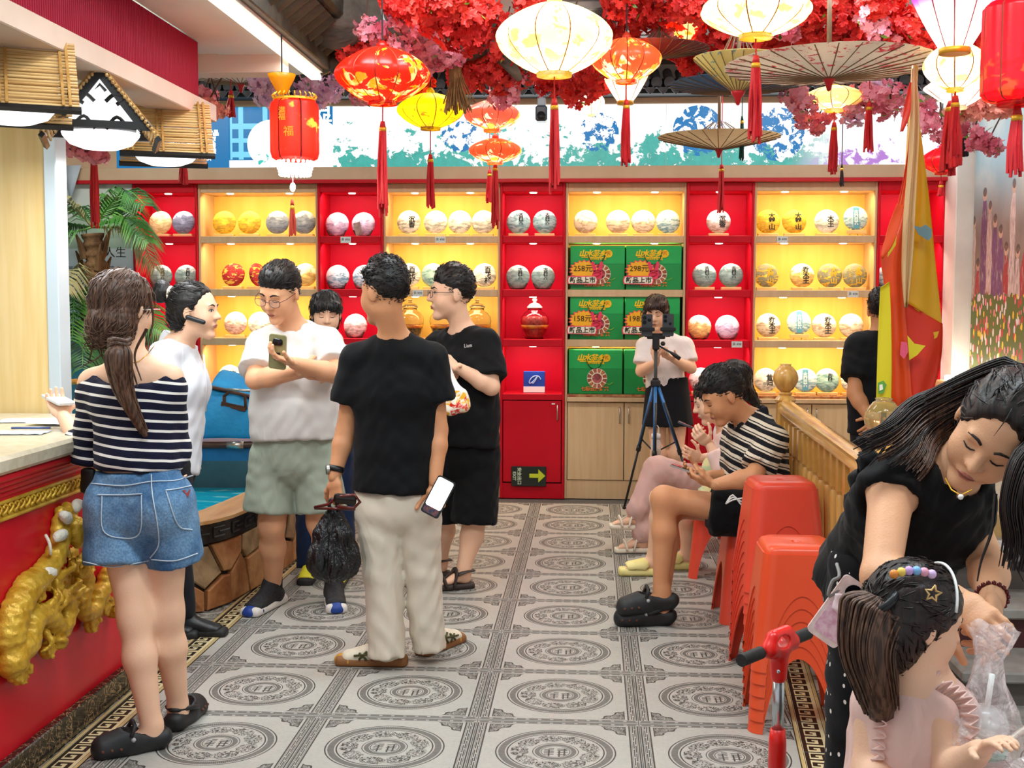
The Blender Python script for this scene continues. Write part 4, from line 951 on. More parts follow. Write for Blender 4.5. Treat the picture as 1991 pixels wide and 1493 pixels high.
MB().grid(hull(.40, .575, .85, 1)).build('hull', M_hull, bt, .6); MB().grid(hull(.575, .655, 1, 1.03)).build('hull_band', M_hullb, bt, .6)
MB().tube([(xs[i], 7.62-hw[i]*1.06, .675+zr[i]) for i in range(17)], .022, 10).build('gunwale', M_dw, bt, 1); MB().tube([(xs[i], 7.62+hw[i]*1.06, .675+zr[i]) for i in range(17)], .022, 10).build('gunwale', M_dw, bt, 1)
MB().tube([(xs[10], 7.62-hw[10]*1.06, .675), (xs[10]+.1, 7.62-hw[10]*1.06, .675)], .0245, 10).build('gunwale_sleeve', M_met, bt, 1)
u = np.linspace(0, 1, 12); a0, a1, b0, b1 = at(408, 752, 7.3), at(512, 778, 7.3), at(376, 852, 7.18), at(512, 852, 7.18)
P = np.array([[(a0*(1-q)+a1*q)*(1-r)+(b0*(1-q)+b1*q)*r+V3(0, -.035*math.sin(np.pi*r)+.012*math.sin(9*q+4*r), 0) for q in u] for r in u])
MB().shell(P, .006).build('canopy', M_can, bt, 1)
u2 = [p_+V3(0, .55, 0) for p_ in (a0, a1, b0, b1)]
P2 = np.array([[(u2[0]*(1-q)+u2[1]*q)*(1-r)+(u2[2]*(1-q)+u2[3]*q)*r+V3(0, .06*math.sin(np.pi*r), 0) for q in u] for r in u]); MB().shell(P2[:, ::-1], .006).build('canopy', M_can, bt, 1)
P3 = np.array([[(a0*(1-q)+a1*q)*(1-r)+(u2[0]*(1-q)+u2[1]*q)*r+V3(0, 0, .09*math.sin(np.pi*r)) for r in u] for q in u]); MB().shell(P3, .006).build('canopy', M_can, bt, 1)
MB().tube(spline([a0+V3(0, -.005, 0), (a0+a1)/2+V3(0, -.01, .004), a1+V3(0, -.005, 0)], 10), .012, 8).build('canopy_rail', M_dw, bt, 1)
h0 = at(455, 768, 7.26); mb = MB()
mb.tube([at(436, 770, 7.24), at(446, 762, 7.22), at(476, 768, 7.22), at(478, 795, 7.24)], .011, 8); mb.tube([at(436, 770, 7.24), at(436, 788, 7.24)], .011, 8); mb.box(at(455, 790, 7.24), (.155, .03, .028), rot((0, 1, 0), .22)); mb.build('canopy_clamp', M_dw, bt)
MB().tube([at(440, 757, 7.2), at(492, 760, 7.2)], .008, 8).build('silver_pole', M_met, bt, 1)
mb = MB(); mb.tube([at(98, 783, 7.4), at(120, 745, 7.4), at(150, 742, 7.4)], .02, 8); mb.tube([at(86, 782, 7.4), at(115, 782, 7.4)], .02, 8); mb.build('bow_frame', M_ow, bt, .6)

# ---- artificial palm
pl = thing('palm_tree', 'artificial palm with arching green fronds beside the landscape poster', 'plant', at(200, 700, 8.6)*V3(1, 1, 0)+V3(0, 0, .4))
M_tr = pmat('palm_trunk', noisy('#5d4129', '#8d6a45', 12, 4, .01, stretch=(1, 1, .4)), rough=.9)
M_leaf = [pmat('palm_leaf_dark', noisy('#2a5228', '#437a38', 9, 3), rough=.45), pmat('palm_leaf_green', noisy('#3c7d34', '#6fa84a', 9, 3), rough=.4), pmat('palm_leaf_dry', noisy('#7b7a4c', '#a79d6a', 9, 3), rough=.6)]
tp = [at(196, 712, 8.6)-UZ*.5, at(196, 700, 8.6), at(190, 600, 8.6), at(187, 520, 8.6), at(180, 455, 8.6)]
tpath = spline(tp, 40); MB().tube(tpath, .075+.012*np.sin(np.arange(len(tpath))*2.1), 12).build('trunk', M_tr, pl, 1)
mb = MB()
for k in range(22):
    a = k*2.4; z = .05*k; q = tpath[-1]-UZ*(.9-z*.8); mb.tube([q+V3(.07*math.cos(a), .07*math.sin(a), -.08), q+V3(.1*math.cos(a), .1*math.sin(a), .03), q+V3(.13*math.cos(a), .13*math.sin(a), .10)], [.03, .02, .006], 5)
mb.build('trunk_scales', M_tr, pl)
def frond(root, tip, mid, m, wid=.17, n=34):
    rach = spline([root, mid, tip], n); f = MB().tube(rach, np.linspace(.009, .003, len(rach)), 5).build('frond', M_leaf[2] if m == 2 else M_leaf[1], pl, 1)
    t = np.gradient(rach, axis=0); t /= np.linalg.norm(t, axis=1)[:, None]; mb = MB()
    for i in range(4, len(rach)):
        for s in (-1, 1):
            sd = np.cross(t[i], UZ); sd = sd/(np.linalg.norm(sd)+1e-9)*s; q = i/len(rach); L = wid*(.35+math.sin(math.pi*min(1, .12+q*.86))**.7)*random.uniform(.9, 1.1)
            d = nrm(sd+t[i]*.75+UZ*random.uniform(-.25, .05)); p0 = rach[i]; p1 = p0+d*L*.5+UZ*.01; p2 = p0+d*L-UZ*L*.32; w2 = nrm(np.cross(d, np.cross(sd, t[i])+1e-6))*.008
            mb.add([p0-w2*.5, p0+w2*.5, p1-w2, p1+w2, p1+UZ*.006, p2], [(0, 2, 4), (0, 4, 1), (1, 4, 3), (2, 5, 4), (4, 5, 3)])
    mb.build('leaflets', M_leaf[m], f)
cr = tpath[-1]+UZ*.05; Yp = 8.6
for px, py, dy, mpx, mpy, m in ((78, 425, -.2, 130, 392, 2), (285, 400, -.35, 240, 372, 0), (290, 470, -.3, 250, 425, 1), (75, 490, .15, 120, 440, 0), (300, 520, -.1, 260, 450, 2), (235, 400, .5, 215, 385, 1), (130, 410, .5, 150, 405, 0), (265, 440, .55, 235, 395, 1), (90, 560, -.3, 105, 470, 1)):
    frond(cr, at(px, py, Yp+dy), at(mpx, mpy, Yp+dy*.55), m)
cr2 = tpath[12]; 
for px, py, dy, mpx, mpy, m in ((80, 620, -.3, 130, 575, 0), (140, 660, -.45, 150, 570, 1), (75, 690, -.3, 125, 610, 1), (120, 560, -.5, 140, 530, 2), (230, 690, -.3, 220, 610, 0), (110, 715, -.1, 140, 640, 0), (315, 640, -.2, 265, 600, 1), (330, 680, -.2, 270, 630, 0), (160, 715, -.5, 165, 640, 0)):
    frond(cr2, at(px, py, Yp+dy), at(mpx, mpy, Yp+dy*.55), m, .2)

# ================================================================== HANGING FROM THE CEILING
def shade_mat(name, fn=None, c='#d0201a', em=0, thin=.55):
    """fabric or paper that lets light through (diffuse + translucent)"""
    if name in MATS: return MATS[name]
    m = bpy.data.materials.new(name); m.use_nodes = True; nt = m.node_tree; nt.nodes.remove(nt.nodes['Principled BSDF']); t = T(nt); out = nt.nodes['Material Output']
    cs = fn(t) if fn else None; d, tr, mx = t.n('ShaderNodeBsdfDiffuse'), t.n('ShaderNodeBsdfTranslucent'), t.n('ShaderNodeMixShader')
    g, m2 = t.n('ShaderNodeBsdfGlossy'), t.n('ShaderNodeMixShader'); g.inputs['Roughness'].default_value = .35; m2.inputs[0].default_value = .04
    for n in (d, tr): t.put(n.inputs[0], cs if cs is not None else lin(c))
    mx.inputs[0].default_value = thin; nt.links.new(d.outputs[0], mx.inputs[1]); nt.links.new(tr.outputs[0], mx.inputs[2]); nt.links.new(mx.outputs[0], m2.inputs[1]); nt.links.new(g.outputs[0], m2.inputs[2])
    nt.links.new(m2.outputs[0], out.inputs[0]); MATS[name] = m; return m
def flower_print(base, c1, c2, thr=.60):
    def f(t):
        x, y, z = t.xyz(); n = t.noise(t.obj(), 9, 4, .62, 1.0); n2 = t.noise(t.obj(), 17, 2); low = t.ss(z, .05, -.06)
        return t.mix(t.ss(n+low*.13, thr, thr+.03), base, t.mix(t.ss(n2, .45, .55), c1, c2))
    return f
M_lred = shade_mat('red_lantern_silk', flower_print('#d8210f', '#f3d9a0', '#eaa21c'), thin=.5)
M_lora = shade_mat('orange_lantern_silk', flower_print('#e2512f', '#f6e6d2', '#f0a53c', .57), thin=.5)
M_lpin = shade_mat('coral_lantern_silk', flower_print('#e0574a', '#f8ece2', '#f2b04a', .57), thin=.5)
M_lyel = shade_mat('yellow_lantern_silk', flower_print('#ecd80a', '#e9d51a', '#a8801a', .63), thin=.5)
M_lcre = shade_mat('cream_lantern_silk', flower_print('#f3e79e', '#f9f4da', '#ead166', .58), thin=.5)
M_lwht = shade_mat('white_lantern_paper', c='#f4ead8', thin=.5); M_lmag = shade_mat('magenta_lantern_silk', lambda t: t.mix(t.ss(t.xyz()[2], -.02, .055), '#f6e6ec', '#c93a9a'), thin=.5); M_ldr = shade_mat('crimson_lantern_silk', flower_print('#d80f22', '#b00a18', '#e04a2a', .6), thin=.4)
M_tas = pmat('tassel_silk', noisy('#b5121b', '#d3222a', 60, 2, stretch=(1, 1, .1)), rough=.6); M_tasd = pmat('dark_tassel_silk', c='#2a1a20', rough=.7); M_tasg = pmat('dark_green_tassel', c='#123f38', rough=.7)
M_goldt = pmat('gold_thread', c='#e0a92a', rough=.4, metal=.4); M_wire = pmat('black_wire', c='#1c1a1a', rough=.6)
def tassel_parts(p, length, m, parent, r=.016, n=14):
    """knot, gold cuff and hanging threads from P downwards"""
    k = MB().tube([p, p-UZ*.03], [r*.6, r*.95], 10).build('tassel_cap', m, parent, 1)
    MB().tube([p-UZ*.028, p-UZ*.045], r*1.05, 10).build('tassel_cuff', M_goldt, parent, 1)
    mb = MB(); R_ = random.Random(int(p[0]*1000)+int(p[2]*777))
    for i in range(n):
        a = i*2*math.pi/n; q = p-UZ*.04+V3(math.cos(a), math.sin(a), 0)*r*.7; e = q-UZ*(length*R_.uniform(.86, 1.04))+V3(math.cos(a), math.sin(a), 0)*r*R_.uniform(.1, .9)
        mb.tube([q, (q+e)/2+V3(R_.uniform(-1, 1), R_.uniform(-1, 1), 0)*r*.35, e], r*.34, 4, False)
    mb.build('tassel', m, parent)
def lantern(label, px, py, wpx, hpx, Y, m, power, prof='flat', lobes=10, tas=None, tm=None, cord_top=3.40, tone=(1, .83, .55), bead=None):
    c = at(px, py, Y); R = wpx/2/FOC*Y; Hh = hpx/2/FOC*Y
    t = thing('hanging_lantern', label, 'lantern', c, group='lanterns hanging over the shop floor')
    P = {'flat': [(.12, 1.0), (.34, .92), (.58, .74), (.82, .48), (.96, .22), (1, .0), (.95, -.24), (.80, -.5), (.58, -.76), (.38, -.93), (.28, -1)],
         'round': [(.22, 1.0), (.45, .9), (.75, .62), (.94, .3), (1, 0), (.94, -.3), (.75, -.62), (.45, -.9), (.25, -1)],
         'cone': [(.9, 1.0), (1, .82), (.98, .6), (.8, .1), (.55, -.5), (.36, -.9), (.33, -1)],
         'drum': [(.55, 1.0), (.82, .97), (.96, .86), (1, .7), (1, -.7), (.96, -.86), (.82, -.97), (.5, -1)],
         'dia': [(.2, 1.0), (.5, .72), (.85, .25), (1, 0), (.8, -.3), (.42, -.8), (.2, -1)]}[prof]
    pf = spline([(a*R, b*Hh, 0) for a, b in P], 40)[:, :2]
    mod = (lambda a: 1-.09+.09*abs(math.sin(a*lobes/2))**.5) if prof != 'drum' else (lambda a: .93+.07*abs(math.sin(a*lobes/2))**.5)
    N = lobes*6; an = np.arange(N)*2*np.pi/N; k = np.array([mod(a) for a in an])
    v = np.concatenate([np.stack([c[0]+r*k*np.cos(an), c[1]+r*k*np.sin(an), np.full(N, c[2]+h)], 1) for r, h in pf]); mm = len(pf)
    MB().add(v, [(i*N+j, (i+1)*N+j, (i+1)*N+(j+1) % N, i*N+(j+1) % N) for i in range(mm-1) for j in range(N)]).build('shade', m, t, 1)
    mb = MB()
    for i in range(lobes):
        a = (i)*2*np.pi/lobes; kk = mod(a); mb.tube([(c[0]+r*kk*1.004*math.cos(a), c[1]+r*kk*1.004*math.sin(a), c[2]+h) for r, h in pf[::3]], .0028, 4, False)
    mb.build('rib', pmat('lantern_wire', c='#8a3a22', rough=.5), t)
    top, bot = c+UZ*pf[0][1], c+UZ*pf[-1][1]
    MB().lathe([(pf[0][0]*1.05, -.006), (pf[0][0]*1.05, .012), (pf[0][0]*.4, .03), (0, .034)], 20, top).build('cap', m if prof != 'cone' else M_lmag, t, 1)
    MB().lathe([(pf[-1][0]*.8, -.012), (pf[-1][0]*1.06, -.012), (pf[-1][0]*1.06, .006), (pf[-1][0]*.8, .006)], 20, bot).build('bottom_ring', M_goldt if prof == 'cone' else m, t, 1)
    MB().tube([top+UZ*.02, V3(top[0], top[1], cord_top)], .004, 6).build('cord', M_wire, t)
    if power: 
        pl_ = point('lantern_bulb', c-UZ*Hh*.15, power*2.2, tone, .04)
        MB().ball(c-UZ*Hh*.1, (.03, .03, .04), 10).build('bulb', pmat('lamp_bulb', c='#ffffff', emit='#fff0cf', es=25), t, 1)
    if tas:
        a0, a1 = tas; p0 = at(px, a0, Y); MB().tube([bot, p0], .003, 5).build('cord', tm or M_tas, t); tassel_parts(p0, (a1-a0)/FOC*Y-.04, tm or M_tas, t)
    return t
lantern('big glowing yellow lobed lantern hanging in the middle of the ceiling', 1078, 75, 228, 132, 5.0, M_lcre, 24, lobes=10, tas=(192, 368))
lantern('wide red lantern with painted yellow flowers hanging beside the dark finial', 744, 146, 186, 104, 5.6, M_lred, 5, lobes=12, tas=(236, 415))
lantern('flat bright yellow lantern with brown flowers above the screen', 837, 215, 131, 66, 6.9, M_lyel, 4, lobes=10, tas=(300, 402))
lantern('coral lantern hanging just above another coral lantern before the screen', 957, 224, 110, 56, 7.4, M_lpin, 4, lobes=10)
lantern('coral lantern hung lowest beneath its twin, with a long red tassel', 963, 293, 104, 46, 7.6, M_lora, 3.5, lobes=10, tas=(318, 440), cord_top=2.62)
lantern('orange pleated lantern hanging beside the big yellow lantern', 1218, 116, 136, 80, 6.2, M_lora, 4.5, lobes=12, tas=(194, 318))
lantern('small glowing white cone lantern under the orange pleated lantern', 1216, 168, 90, 60, 6.9, M_lwht, 3, 'cone', 8, cord_top=2.75)
lantern('large cream and yellow lantern cut off by the ceiling edge', 1470, 22, 210, 90, 4.6, M_lcre, 24, lobes=10, tas=(108, 268))
lantern('white and magenta cone lantern high above the flag', 1858, 30, 165, 128, 4.0, M_lmag, 11, 'cone', 10, tone=(1, .97, .95))
lantern('yellow round lantern below the magenta cone lantern', 1858, 128, 118, 84, 4.9, M_lcre, 7, 'round', 10, cord_top=2.8, tas=(186, 300))
lantern('white diamond lantern under the yellow round lantern', 1866, 170, 132, 70, 5.3, M_lwht, 6, 'dia', 6, cord_top=2.7, tone=(1, .93, .8))
lantern('big crimson lantern beside the mural, close to the entrance', 1978, 100, 128, 185, 3.8, M_ldr, 2.5, 'drum', 8, tas=(206, 335))
lantern('yellow lantern glowing beneath the large paper parasol', 1622, 190, 116, 44, 6.9, M_lcre, 5, lobes=10, tas=(238, 330))
lantern('small dark red flat lantern hanging behind the flag', 1830, 312, 76, 46, 8.4, M_ldr, .6, lobes=8, tas=(352, 380))
lantern('half hidden red lantern among the red blossoms', 1335, 52, 78, 52, 6.6, M_lred, 1, lobes=8)
lantern('small pale glowing lantern between yellow lantern and screen', 1150, 200, 52, 44, 8.2, M_lwht, 2.5, 'round', 8)
# hexagonal red palace lantern with a yellow cup and a bright beaded skirt
c = at(573, 254, 5.6); t = thing('palace_lantern', 'tall six-sided red palace lantern with gold crown and glowing beaded skirt', 'lantern', c)
hw_, hh_ = 48/FOC*5.6, 58/FOC*5.6
pf = [(hw_*.72, hh_), (hw_*.94, hh_*.9), (hw_, hh_*.7), (hw_, -hh_*.72), (hw_*.93, -hh_*.92), (hw_*.75, -hh_)]; N = 48; an = np.arange(N)*2*np.pi/N; k = .90+.10*np.abs(np.sin(an*3))**.6
v = np.concatenate([np.stack([c[0]+r*k*np.cos(an), c[1]+r*k*np.sin(an), np.full(N, c[2]+h)], 1) for r, h in pf])
MB().add(v, [(i*N+j, (i+1)*N+j, (i+1)*N+(j+1) % N, i*N+(j+1) % N) for i in range(5) for j in range(N)]).build('shade', shade_mat('palace_red_silk', lambda t: t.mix(t.ss(t.noise(t.obj(), 14, 3), .62, .7), '#d42014', '#e8a23c'), thin=.5), t, .6)
for i in range(6): a = i*np.pi/3; MB().tube([(c[0]+r*.905*math.cos(a), c[1]+r*.905*math.sin(a), c[2]+h) for r, h in pf], .004, 5).build('rib', pmat('maroon_frame', c='#5e0f12', rough=.4), t)
lettering('福', c+V3(-.0, -hw_*1.02, -.02), UX, UZ, .05, M_gold_ink, t); lettering('满福', c+V3(-.03, -hw_*1.02, .06), UX, UZ, .035, M_gold_ink, t, vertical=True)
mb = MB()
for i in range(24): a = i*np.pi/12; q = c+V3(hw_*.8*math.cos(a), hw_*.8*math.sin(a), hh_); mb.tube([q, q+V3(.012*math.cos(a), .012*math.sin(a), .018), q+V3(0, 0, .03)], .003, 4)
mb.lathe([(hw_*.70, hh_-.002), (hw_*.86, hh_-.002), (hw_*.84, hh_+.008), (hw_*.7, hh_+.01)], 24, c); mb.build('gold_crown', M_goldt, t)
q = at(548, 164, 5.6); MB().lathe([(.02, -.045), (.028, -.03), (.055, .02), (.065, .045), (.0, .045)], 20, q).build('yellow_cup', shade_mat('yellow_cup_silk', c='#eab11a'), t, 1)
MB().tube([q+UZ*.04, V3(q[0], q[1], 2.78)], .004, 5).build('cord', M_wire, t); MB().tube([c+UZ*hh_, q-UZ*.04], .004, 5).build('cord', M_wire, t)
M_sk = pmat('glowing_beads', c='#ffffff', emit='#fff6e6', es=2.2); mb = MB()
for i in range(22):
    a = i*2*np.pi/22
    for zz, rr in ((0, .72), (.014, .70), (.028, .66), (.042, .62), (.056, .6)): mb.ball(c+V3(hw_*rr*math.cos(a), hw_*rr*math.sin(a), -hh_-.008-zz), .0085, 6)
mb.build('beaded_skirt', M_sk, t)['kind'] = 'stuff'
point('palace_bulb', c, 4.5, (1, .75, .5), .04); point('skirt_bulb', c-UZ*(hh_+.09), 3, (1, .97, .92), .03)
q = at(569, 345, 5.6); MB().tube([q+UZ*.05, q-UZ*.04], .003, 5).build('cord', M_tas, t); MB().ball(q-UZ*.045, (.014, .014, .022), 10).build('bead', M_sk, t, 1); tassel_parts(at(568, 388, 5.6), .13, pmat('rust_tassel_silk', c='#a8321e', rough=.6), t, .010)
# tassels on cords of their own
def tassel(label, px, y0, y1, Y, m=M_tas, r=.016, zt=3.42):
    p = at(px, y0, Y); t = thing('hanging_tassel', label, 'tassel', p, group='tassels on long cords'); MB().tube([p, V3(p[0], p[1], zt)], .003, 5).build('cord', m, t); tassel_parts(p, (y1-y0)/FOC*Y-.04, m, t, r)
tassel('long red tassel hanging in front of the landscape poster', 182, 290, 440, 6.6)
tassel('short red tassel under the last bamboo lamp', 356, 300, 358, 6.9)
tassel('red tassel hanging over the lattice window on the screen', 449, 176, 228, 7.2)
tassel('red tassel beside the lowest coral lantern', 952, 330, 392, 8.2)
tassel('red tassel hung far back below the small flat parasol', 1403, 320, 410, 8.0)
tassel('red tassel hanging beside the yellow lantern under the parasol', 1690, 198, 292, 6.8)
tassel('thin red tassel on a cord in front of the lilac screen', 1621, 258, 335, 7.2, r=.011)
tassel('fluffy red tassel on a knotted cord beside the flag tip', 1851, 196, 330, 5.2, r=.026)
tassel('small red tassel before the dark blue screen fans', 1215, 230, 286, 7.6, r=.01)
tassel('narrow dark green tassel hanging before the screen', 1443, 226, 310, 7.6, M_tasg, .010)
tassel('narrow black tassel hanging over the beige board', 1637, 318, 360, 7.8, M_tasd, .008)
tassel('narrow black tassel hanging beside the mural', 1876, 240, 302, 6.5, M_tasd, .014)

# ------------------------------------------------------------------ paper parasols hung upside down
def parasol(label, px, py, wpx, Y, depth, fn, ribs=28, tilt=(0, 0), top=3.3, finial='#b5121b'):
    c = at(px, py, Y); R = wpx/2/FOC*Y; t = thing('paper_parasol', label, 'parasol', c, group='paper parasols hanging under the ceiling')
    Rm = rot((1, 0, 0), tilt[0])@rot((0, 1, 0), tilt[1]); N = ribs*2; an = np.arange(N)*2*np.pi/N; ring_ = np.linspace(.05, 1, 9)
    P = np.array([[(r*R*(1-.012*(i % 2))*math.cos(a), r*R*(1-.012*(i % 2))*math.sin(a), -depth+depth*r**1.15) for i, a in enumerate(np.append(an, an[0]))] for r in ring_])@Rm.T+c
    MB().shell(P, .0015).build('canopy', shade_mat('parasol_paper_'+str(px), fn, thin=.55), t)
    M_rib = pmat('bamboo_rib', c='#7a6248', rough=.6); hub = c-Rm@V3(0, 0, depth)
    r_me = None
    for i in range(ribs):
        a = i*2*np.pi/ribs; MB().tube([c+Rm@V3(.06*R*math.cos(a), .06*R*math.sin(a), -depth*.97-.006), c+Rm@V3(.5*R*math.cos(a), .5*R*math.sin(a), -depth+depth*.5**1.15-.006), c+Rm@V3(.99*R*math.cos(a), .99*R*math.sin(a), -.006)], .0026, 4).build('rib', M_rib, t)
    mb = MB()
    for i in range(0, ribs, 2):
        a = i*2*np.pi/ribs; mb.tube([c+Rm@V3(.10*R*math.cos(a), .10*R*math.sin(a), depth*.5+.05), c+Rm@V3(.55*R*math.cos(a), .55*R*math.sin(a), -depth*.38)], .0022, 4)
    mb.build('stretcher', M_rib, t)
    MB().lathe([(0, -.055), (.008, -.05), (.016, -.02), (.03, .0), (.034, .014), (.0, .016)], 14, hub).build('finial', pmat('finial'+finial, c=finial, rough=.4), t, 1)
    MB().tube([hub, c+Rm@V3(0, 0, .42)], .010, 8).build('shaft', M_rib, t, 1); MB().tube([c+Rm@V3(0, 0, .4), V3(c[0], c[1], 3.42)], .003, 4).build('cord', M_wire, t)
def blos(b1, b2, p, thr=.6):
    return lambda t: (lambda n, n2: t.mix(t.ss(n2, thr, thr+.04), t.mix(t.ss(n, .35, .65), b1, b2), p))(t.noise(t.obj(), 3, 3), t.noise(t.obj(), 19, 4, .65, 1.2))
parasol('large paper parasol printed with pink blossom, hung upside down near the flag', 1612, 126, 392, 5.2, .055, blos('#cfbfae', '#bcb0a2', '#b84a58', .57), 30, (-.02, -.01))
parasol('cream paper parasol with folded deep cone beside the large blossom parasol', 1436, 112, 170, 5.9, .17, blos('#e9dca6', '#d9c88a', '#8aa6a8', .6), 24)
parasol('blue-grey paper parasol hanging behind the cream parasol', 1432, 163, 252, 6.6, .05, blos('#7f9fb8', '#5f86ad', '#a8b9c4', .6), 28, finial='#6a5a48')
parasol('faded pink paper parasol hanging beside the orange pleated lantern', 1280, 92, 196, 6.4, .05, blos('#c9a29a', '#b3565a', '#8fae9a', .62), 28, (.02, .03))
parasol('small flat beige parasol hanging in front of the screen', 1398, 266, 234, 7.6, .075, blos('#cbb89a', '#d9c9ae', '#b0605a', .64), 26, top=3.0)
parasol('pale white parasol under the bulkhead end', 468, 150, 190, 7.3, .04, blos('#d9d2c9', '#e9e4de', '#b99a94', .64), 26)

# ------------------------------------------------------------------ bamboo roof lamps over the counter
M_bam = pmat('bamboo_slat', noisy('#b98c4e', '#d9b57a', 7, 4, stretch=(.6, 8, 8)), rough=.5); M_bam2 = pmat('bamboo_band', noisy('#a8783a', '#c79a56', 20, 3), rough=.5); M_blk = pmat('black_lamp_frame', c='#17181a', rough=.4)
M_bowl = pmat('lamp_bowl_glow', c='#ffffff', emit='#fdfcff', es=1.7)
def roof_lamp(label, px, py, Y, rz, L=.34, W=.46, Hh=.24):
    c = at(px, py, Y); t = thing('bamboo_roof_lamp', label, 'lamp', c, rz, 'bamboo roof lamps over the counter'); BASE[t.name] = V3(0, 0, 0)
    an_ = math.atan2(Hh, W/2); sl = math.hypot(Hh, W/2)*1.28            # ridge along local x, gables at +-x
    for s in (-1, 1):
        d = V3(0, s*math.cos(an_), -math.sin(an_)); nrm_ = V3(0, s*math.sin(an_), math.cos(an_))
        for k in range(20):
            q = V3(0, 0, Hh)+d*(sl*(k+.5)/20)+nrm_*(.002*(k % 2)); MB().tube([q-UX*(L/2+.03), q+UX*(L/2+.03)], .0062, 6).build('slat', M_bam, t, 1)
        for xx in (-L/2+.0, -L/2+.022, -.04, -.018, L/2-.022, L/2-.0):
            MB().box(V3(xx, 0, Hh)+d*sl/2+nrm_*.012, (.009, sl, .004), rot((1, 0, 0), -s*an_ if s > 0 else an_)).build('slat_band', M_bam2, t)
        MB().box(V3(0, 0, Hh)+d*(sl+.005)-nrm_*.004, (L+.07, .02, .018), rot((1, 0, 0), -s*an_)).build('eave_bar', M_blk, t)
    for s in (-1, 1):                                                 # pierced gable boards
        x = s*L/2; mb = MB(); a, b = V3(x, -W/2, 0), V3(x, W/2, 0); ap = V3(x, 0, Hh-.01)
        for k in (-1, 1):
            mb.prism([(k*W*.56, -.03), (k*W*.56-k*.04, -.03), (0, Hh-.045), (0, Hh)], (x-.007, 0, 0), UY, UZ, .014)
        mb.box((x, 0, -.012), (.02, W*.94, .028))
        mb.build('gable_frame', M_blk, t)
        mb = MB()
        for k in (-1, 1):
            mb.tube(spline([V3(x, k*.02, .075), V3(x, k*.05, .10), V3(x, k*.085, .085), V3(x, k*.06, .065)], 12), .008, 5)
            mb.tube(spline([V3(x, k*.02, -.03+.0), V3(x, k*.06, .018), V3(x, k*.11, -.02), V3(x, k*.16, .012), V3(x, k*.19, -.02)], 16), .007, 5)
        mb.tube([V3(x, -.022, Hh*.56), V3(x, 0, Hh*.68), V3(x, .022, Hh*.56), V3(x, 0, Hh*.44), V3(x, -.022, Hh*.56)], .007, 5); mb.build('gable_scroll', M_blk, t)
        MB().prism([(-W*.46, .0), (W*.46, .0), (0, Hh*.9)], (x-s*.02, 0, 0), UY, UZ, .003).build('gable_screen', pmat('gable_glow', c='#ffffff', emit='#fbfdff', es=1.25), t)
        MB().box((x, 0, -.012), (.008, W*.7, .03)).build('gable_rail', M_blk, t)
    MB().box((0, 0, -.022), (L*.96, W*.8, .012)).build('base_plate', M_blk, t)
    mb = MB(); 
    mb.lathe([(0, -.09), (.07, -.088), (.12, -.07), (.145, -.04), (.15, -.026), (0, -.026)], 28); mb.build('lamp_bowl', M_bowl, t, 1)
    MB().tube([(0, 0, Hh), (0, 0, Hh+.10), (0, 0, 2.452-c[2]) if 2.452-c[2] > Hh+.11 else (0, 0, Hh+.11)], .012, 8).build('hook', M_blk, t)
    area('roof_lamp_light', tuple(c-UZ*.1), .26, 7, (.95, .98, 1)); return t
roof_lamp('bamboo slat roof lamp hanging at the entrance end of the counter', 22, 190, 4.15, math.radians(27), .36, .34, .20)
roof_lamp('bamboo roof lamp with its black pierced gable facing the room', 196, 246, 4.75, math.radians(112), .32, .33, .205)
roof_lamp('bamboo slat roof lamp hanging at the pond end of the counter', 322, 284, 5.55, math.radians(22), .34, .34, .20)

# ------------------------------------------------------------------ tree branch, blossoms, broom, camera
br = thing('tree_branch', 'thick grey artificial tree branch running under the ceiling among blossoms', 'branch', at(800, 40, 6.4))
M_bark = pmat('grey_bark', noisy('#4c433c', '#7a6e62', 7, 6, .02, stretch=(.5, 1, 1)), rough=.9)
mb = MB(); Pb = spline([at(560, -10, 6.2), at(640, 30, 6.3), at(720, 35, 6.4), at(800, 52, 6.5), at(880, 72, 6.6), at(960, 78, 6.8), at(1060, 60, 7.2), at(1160, 40, 7.6), at(1300, 30, 7.8)], 60)
mb.tube(Pb, np.linspace(.17, .06, len(Pb))*(1+.1*np.sin(np.arange(len(Pb))*.9)), 14)
for a, b, c_ in ((880, 72, 885), (720, 35, 640), (960, 78, 1010)): mb.tube(spline([at(a, b, 6.6), at((a+c_)/2, b+38, 6.6), at(c_, b+75, 6.7)], 14), np.linspace(.07, .02, 15), 8)
mb.build('bark', M_bark, br, 1)
for nm, pts_, m in (('wire', [(960, 0), (940, 45), (880, 55), (760, 50), (740, 5)], M_white), ):
    MB().tube(spline([at(x, y, 6.1) for x, y in pts_], 30), .006, 6).build('wire', m, br, 1)
M_fl = {'red': pmat('red_petals', noisy('#c80f14', '#ee3a2a', 6, 3), rough=.6, sss=.1), 'pink': pmat('pink_petals', noisy('#e0637c', '#f2a3ad', 6, 3), rough=.6), 'lilac': pmat('lilac_petals', noisy('#dba3c4', '#efd0e4', 6, 3), rough=.6), 'peach': pmat('peach_petals', noisy('#f0877a', '#f8b7a0', 6, 3), rough=.6)}
M_lf = pmat('blossom_leaves', noisy('#4d7a2a', '#8fae3a', 6, 3), rough=.5); M_twig = pmat('twig_bark', c='#54382c', rough=.8)
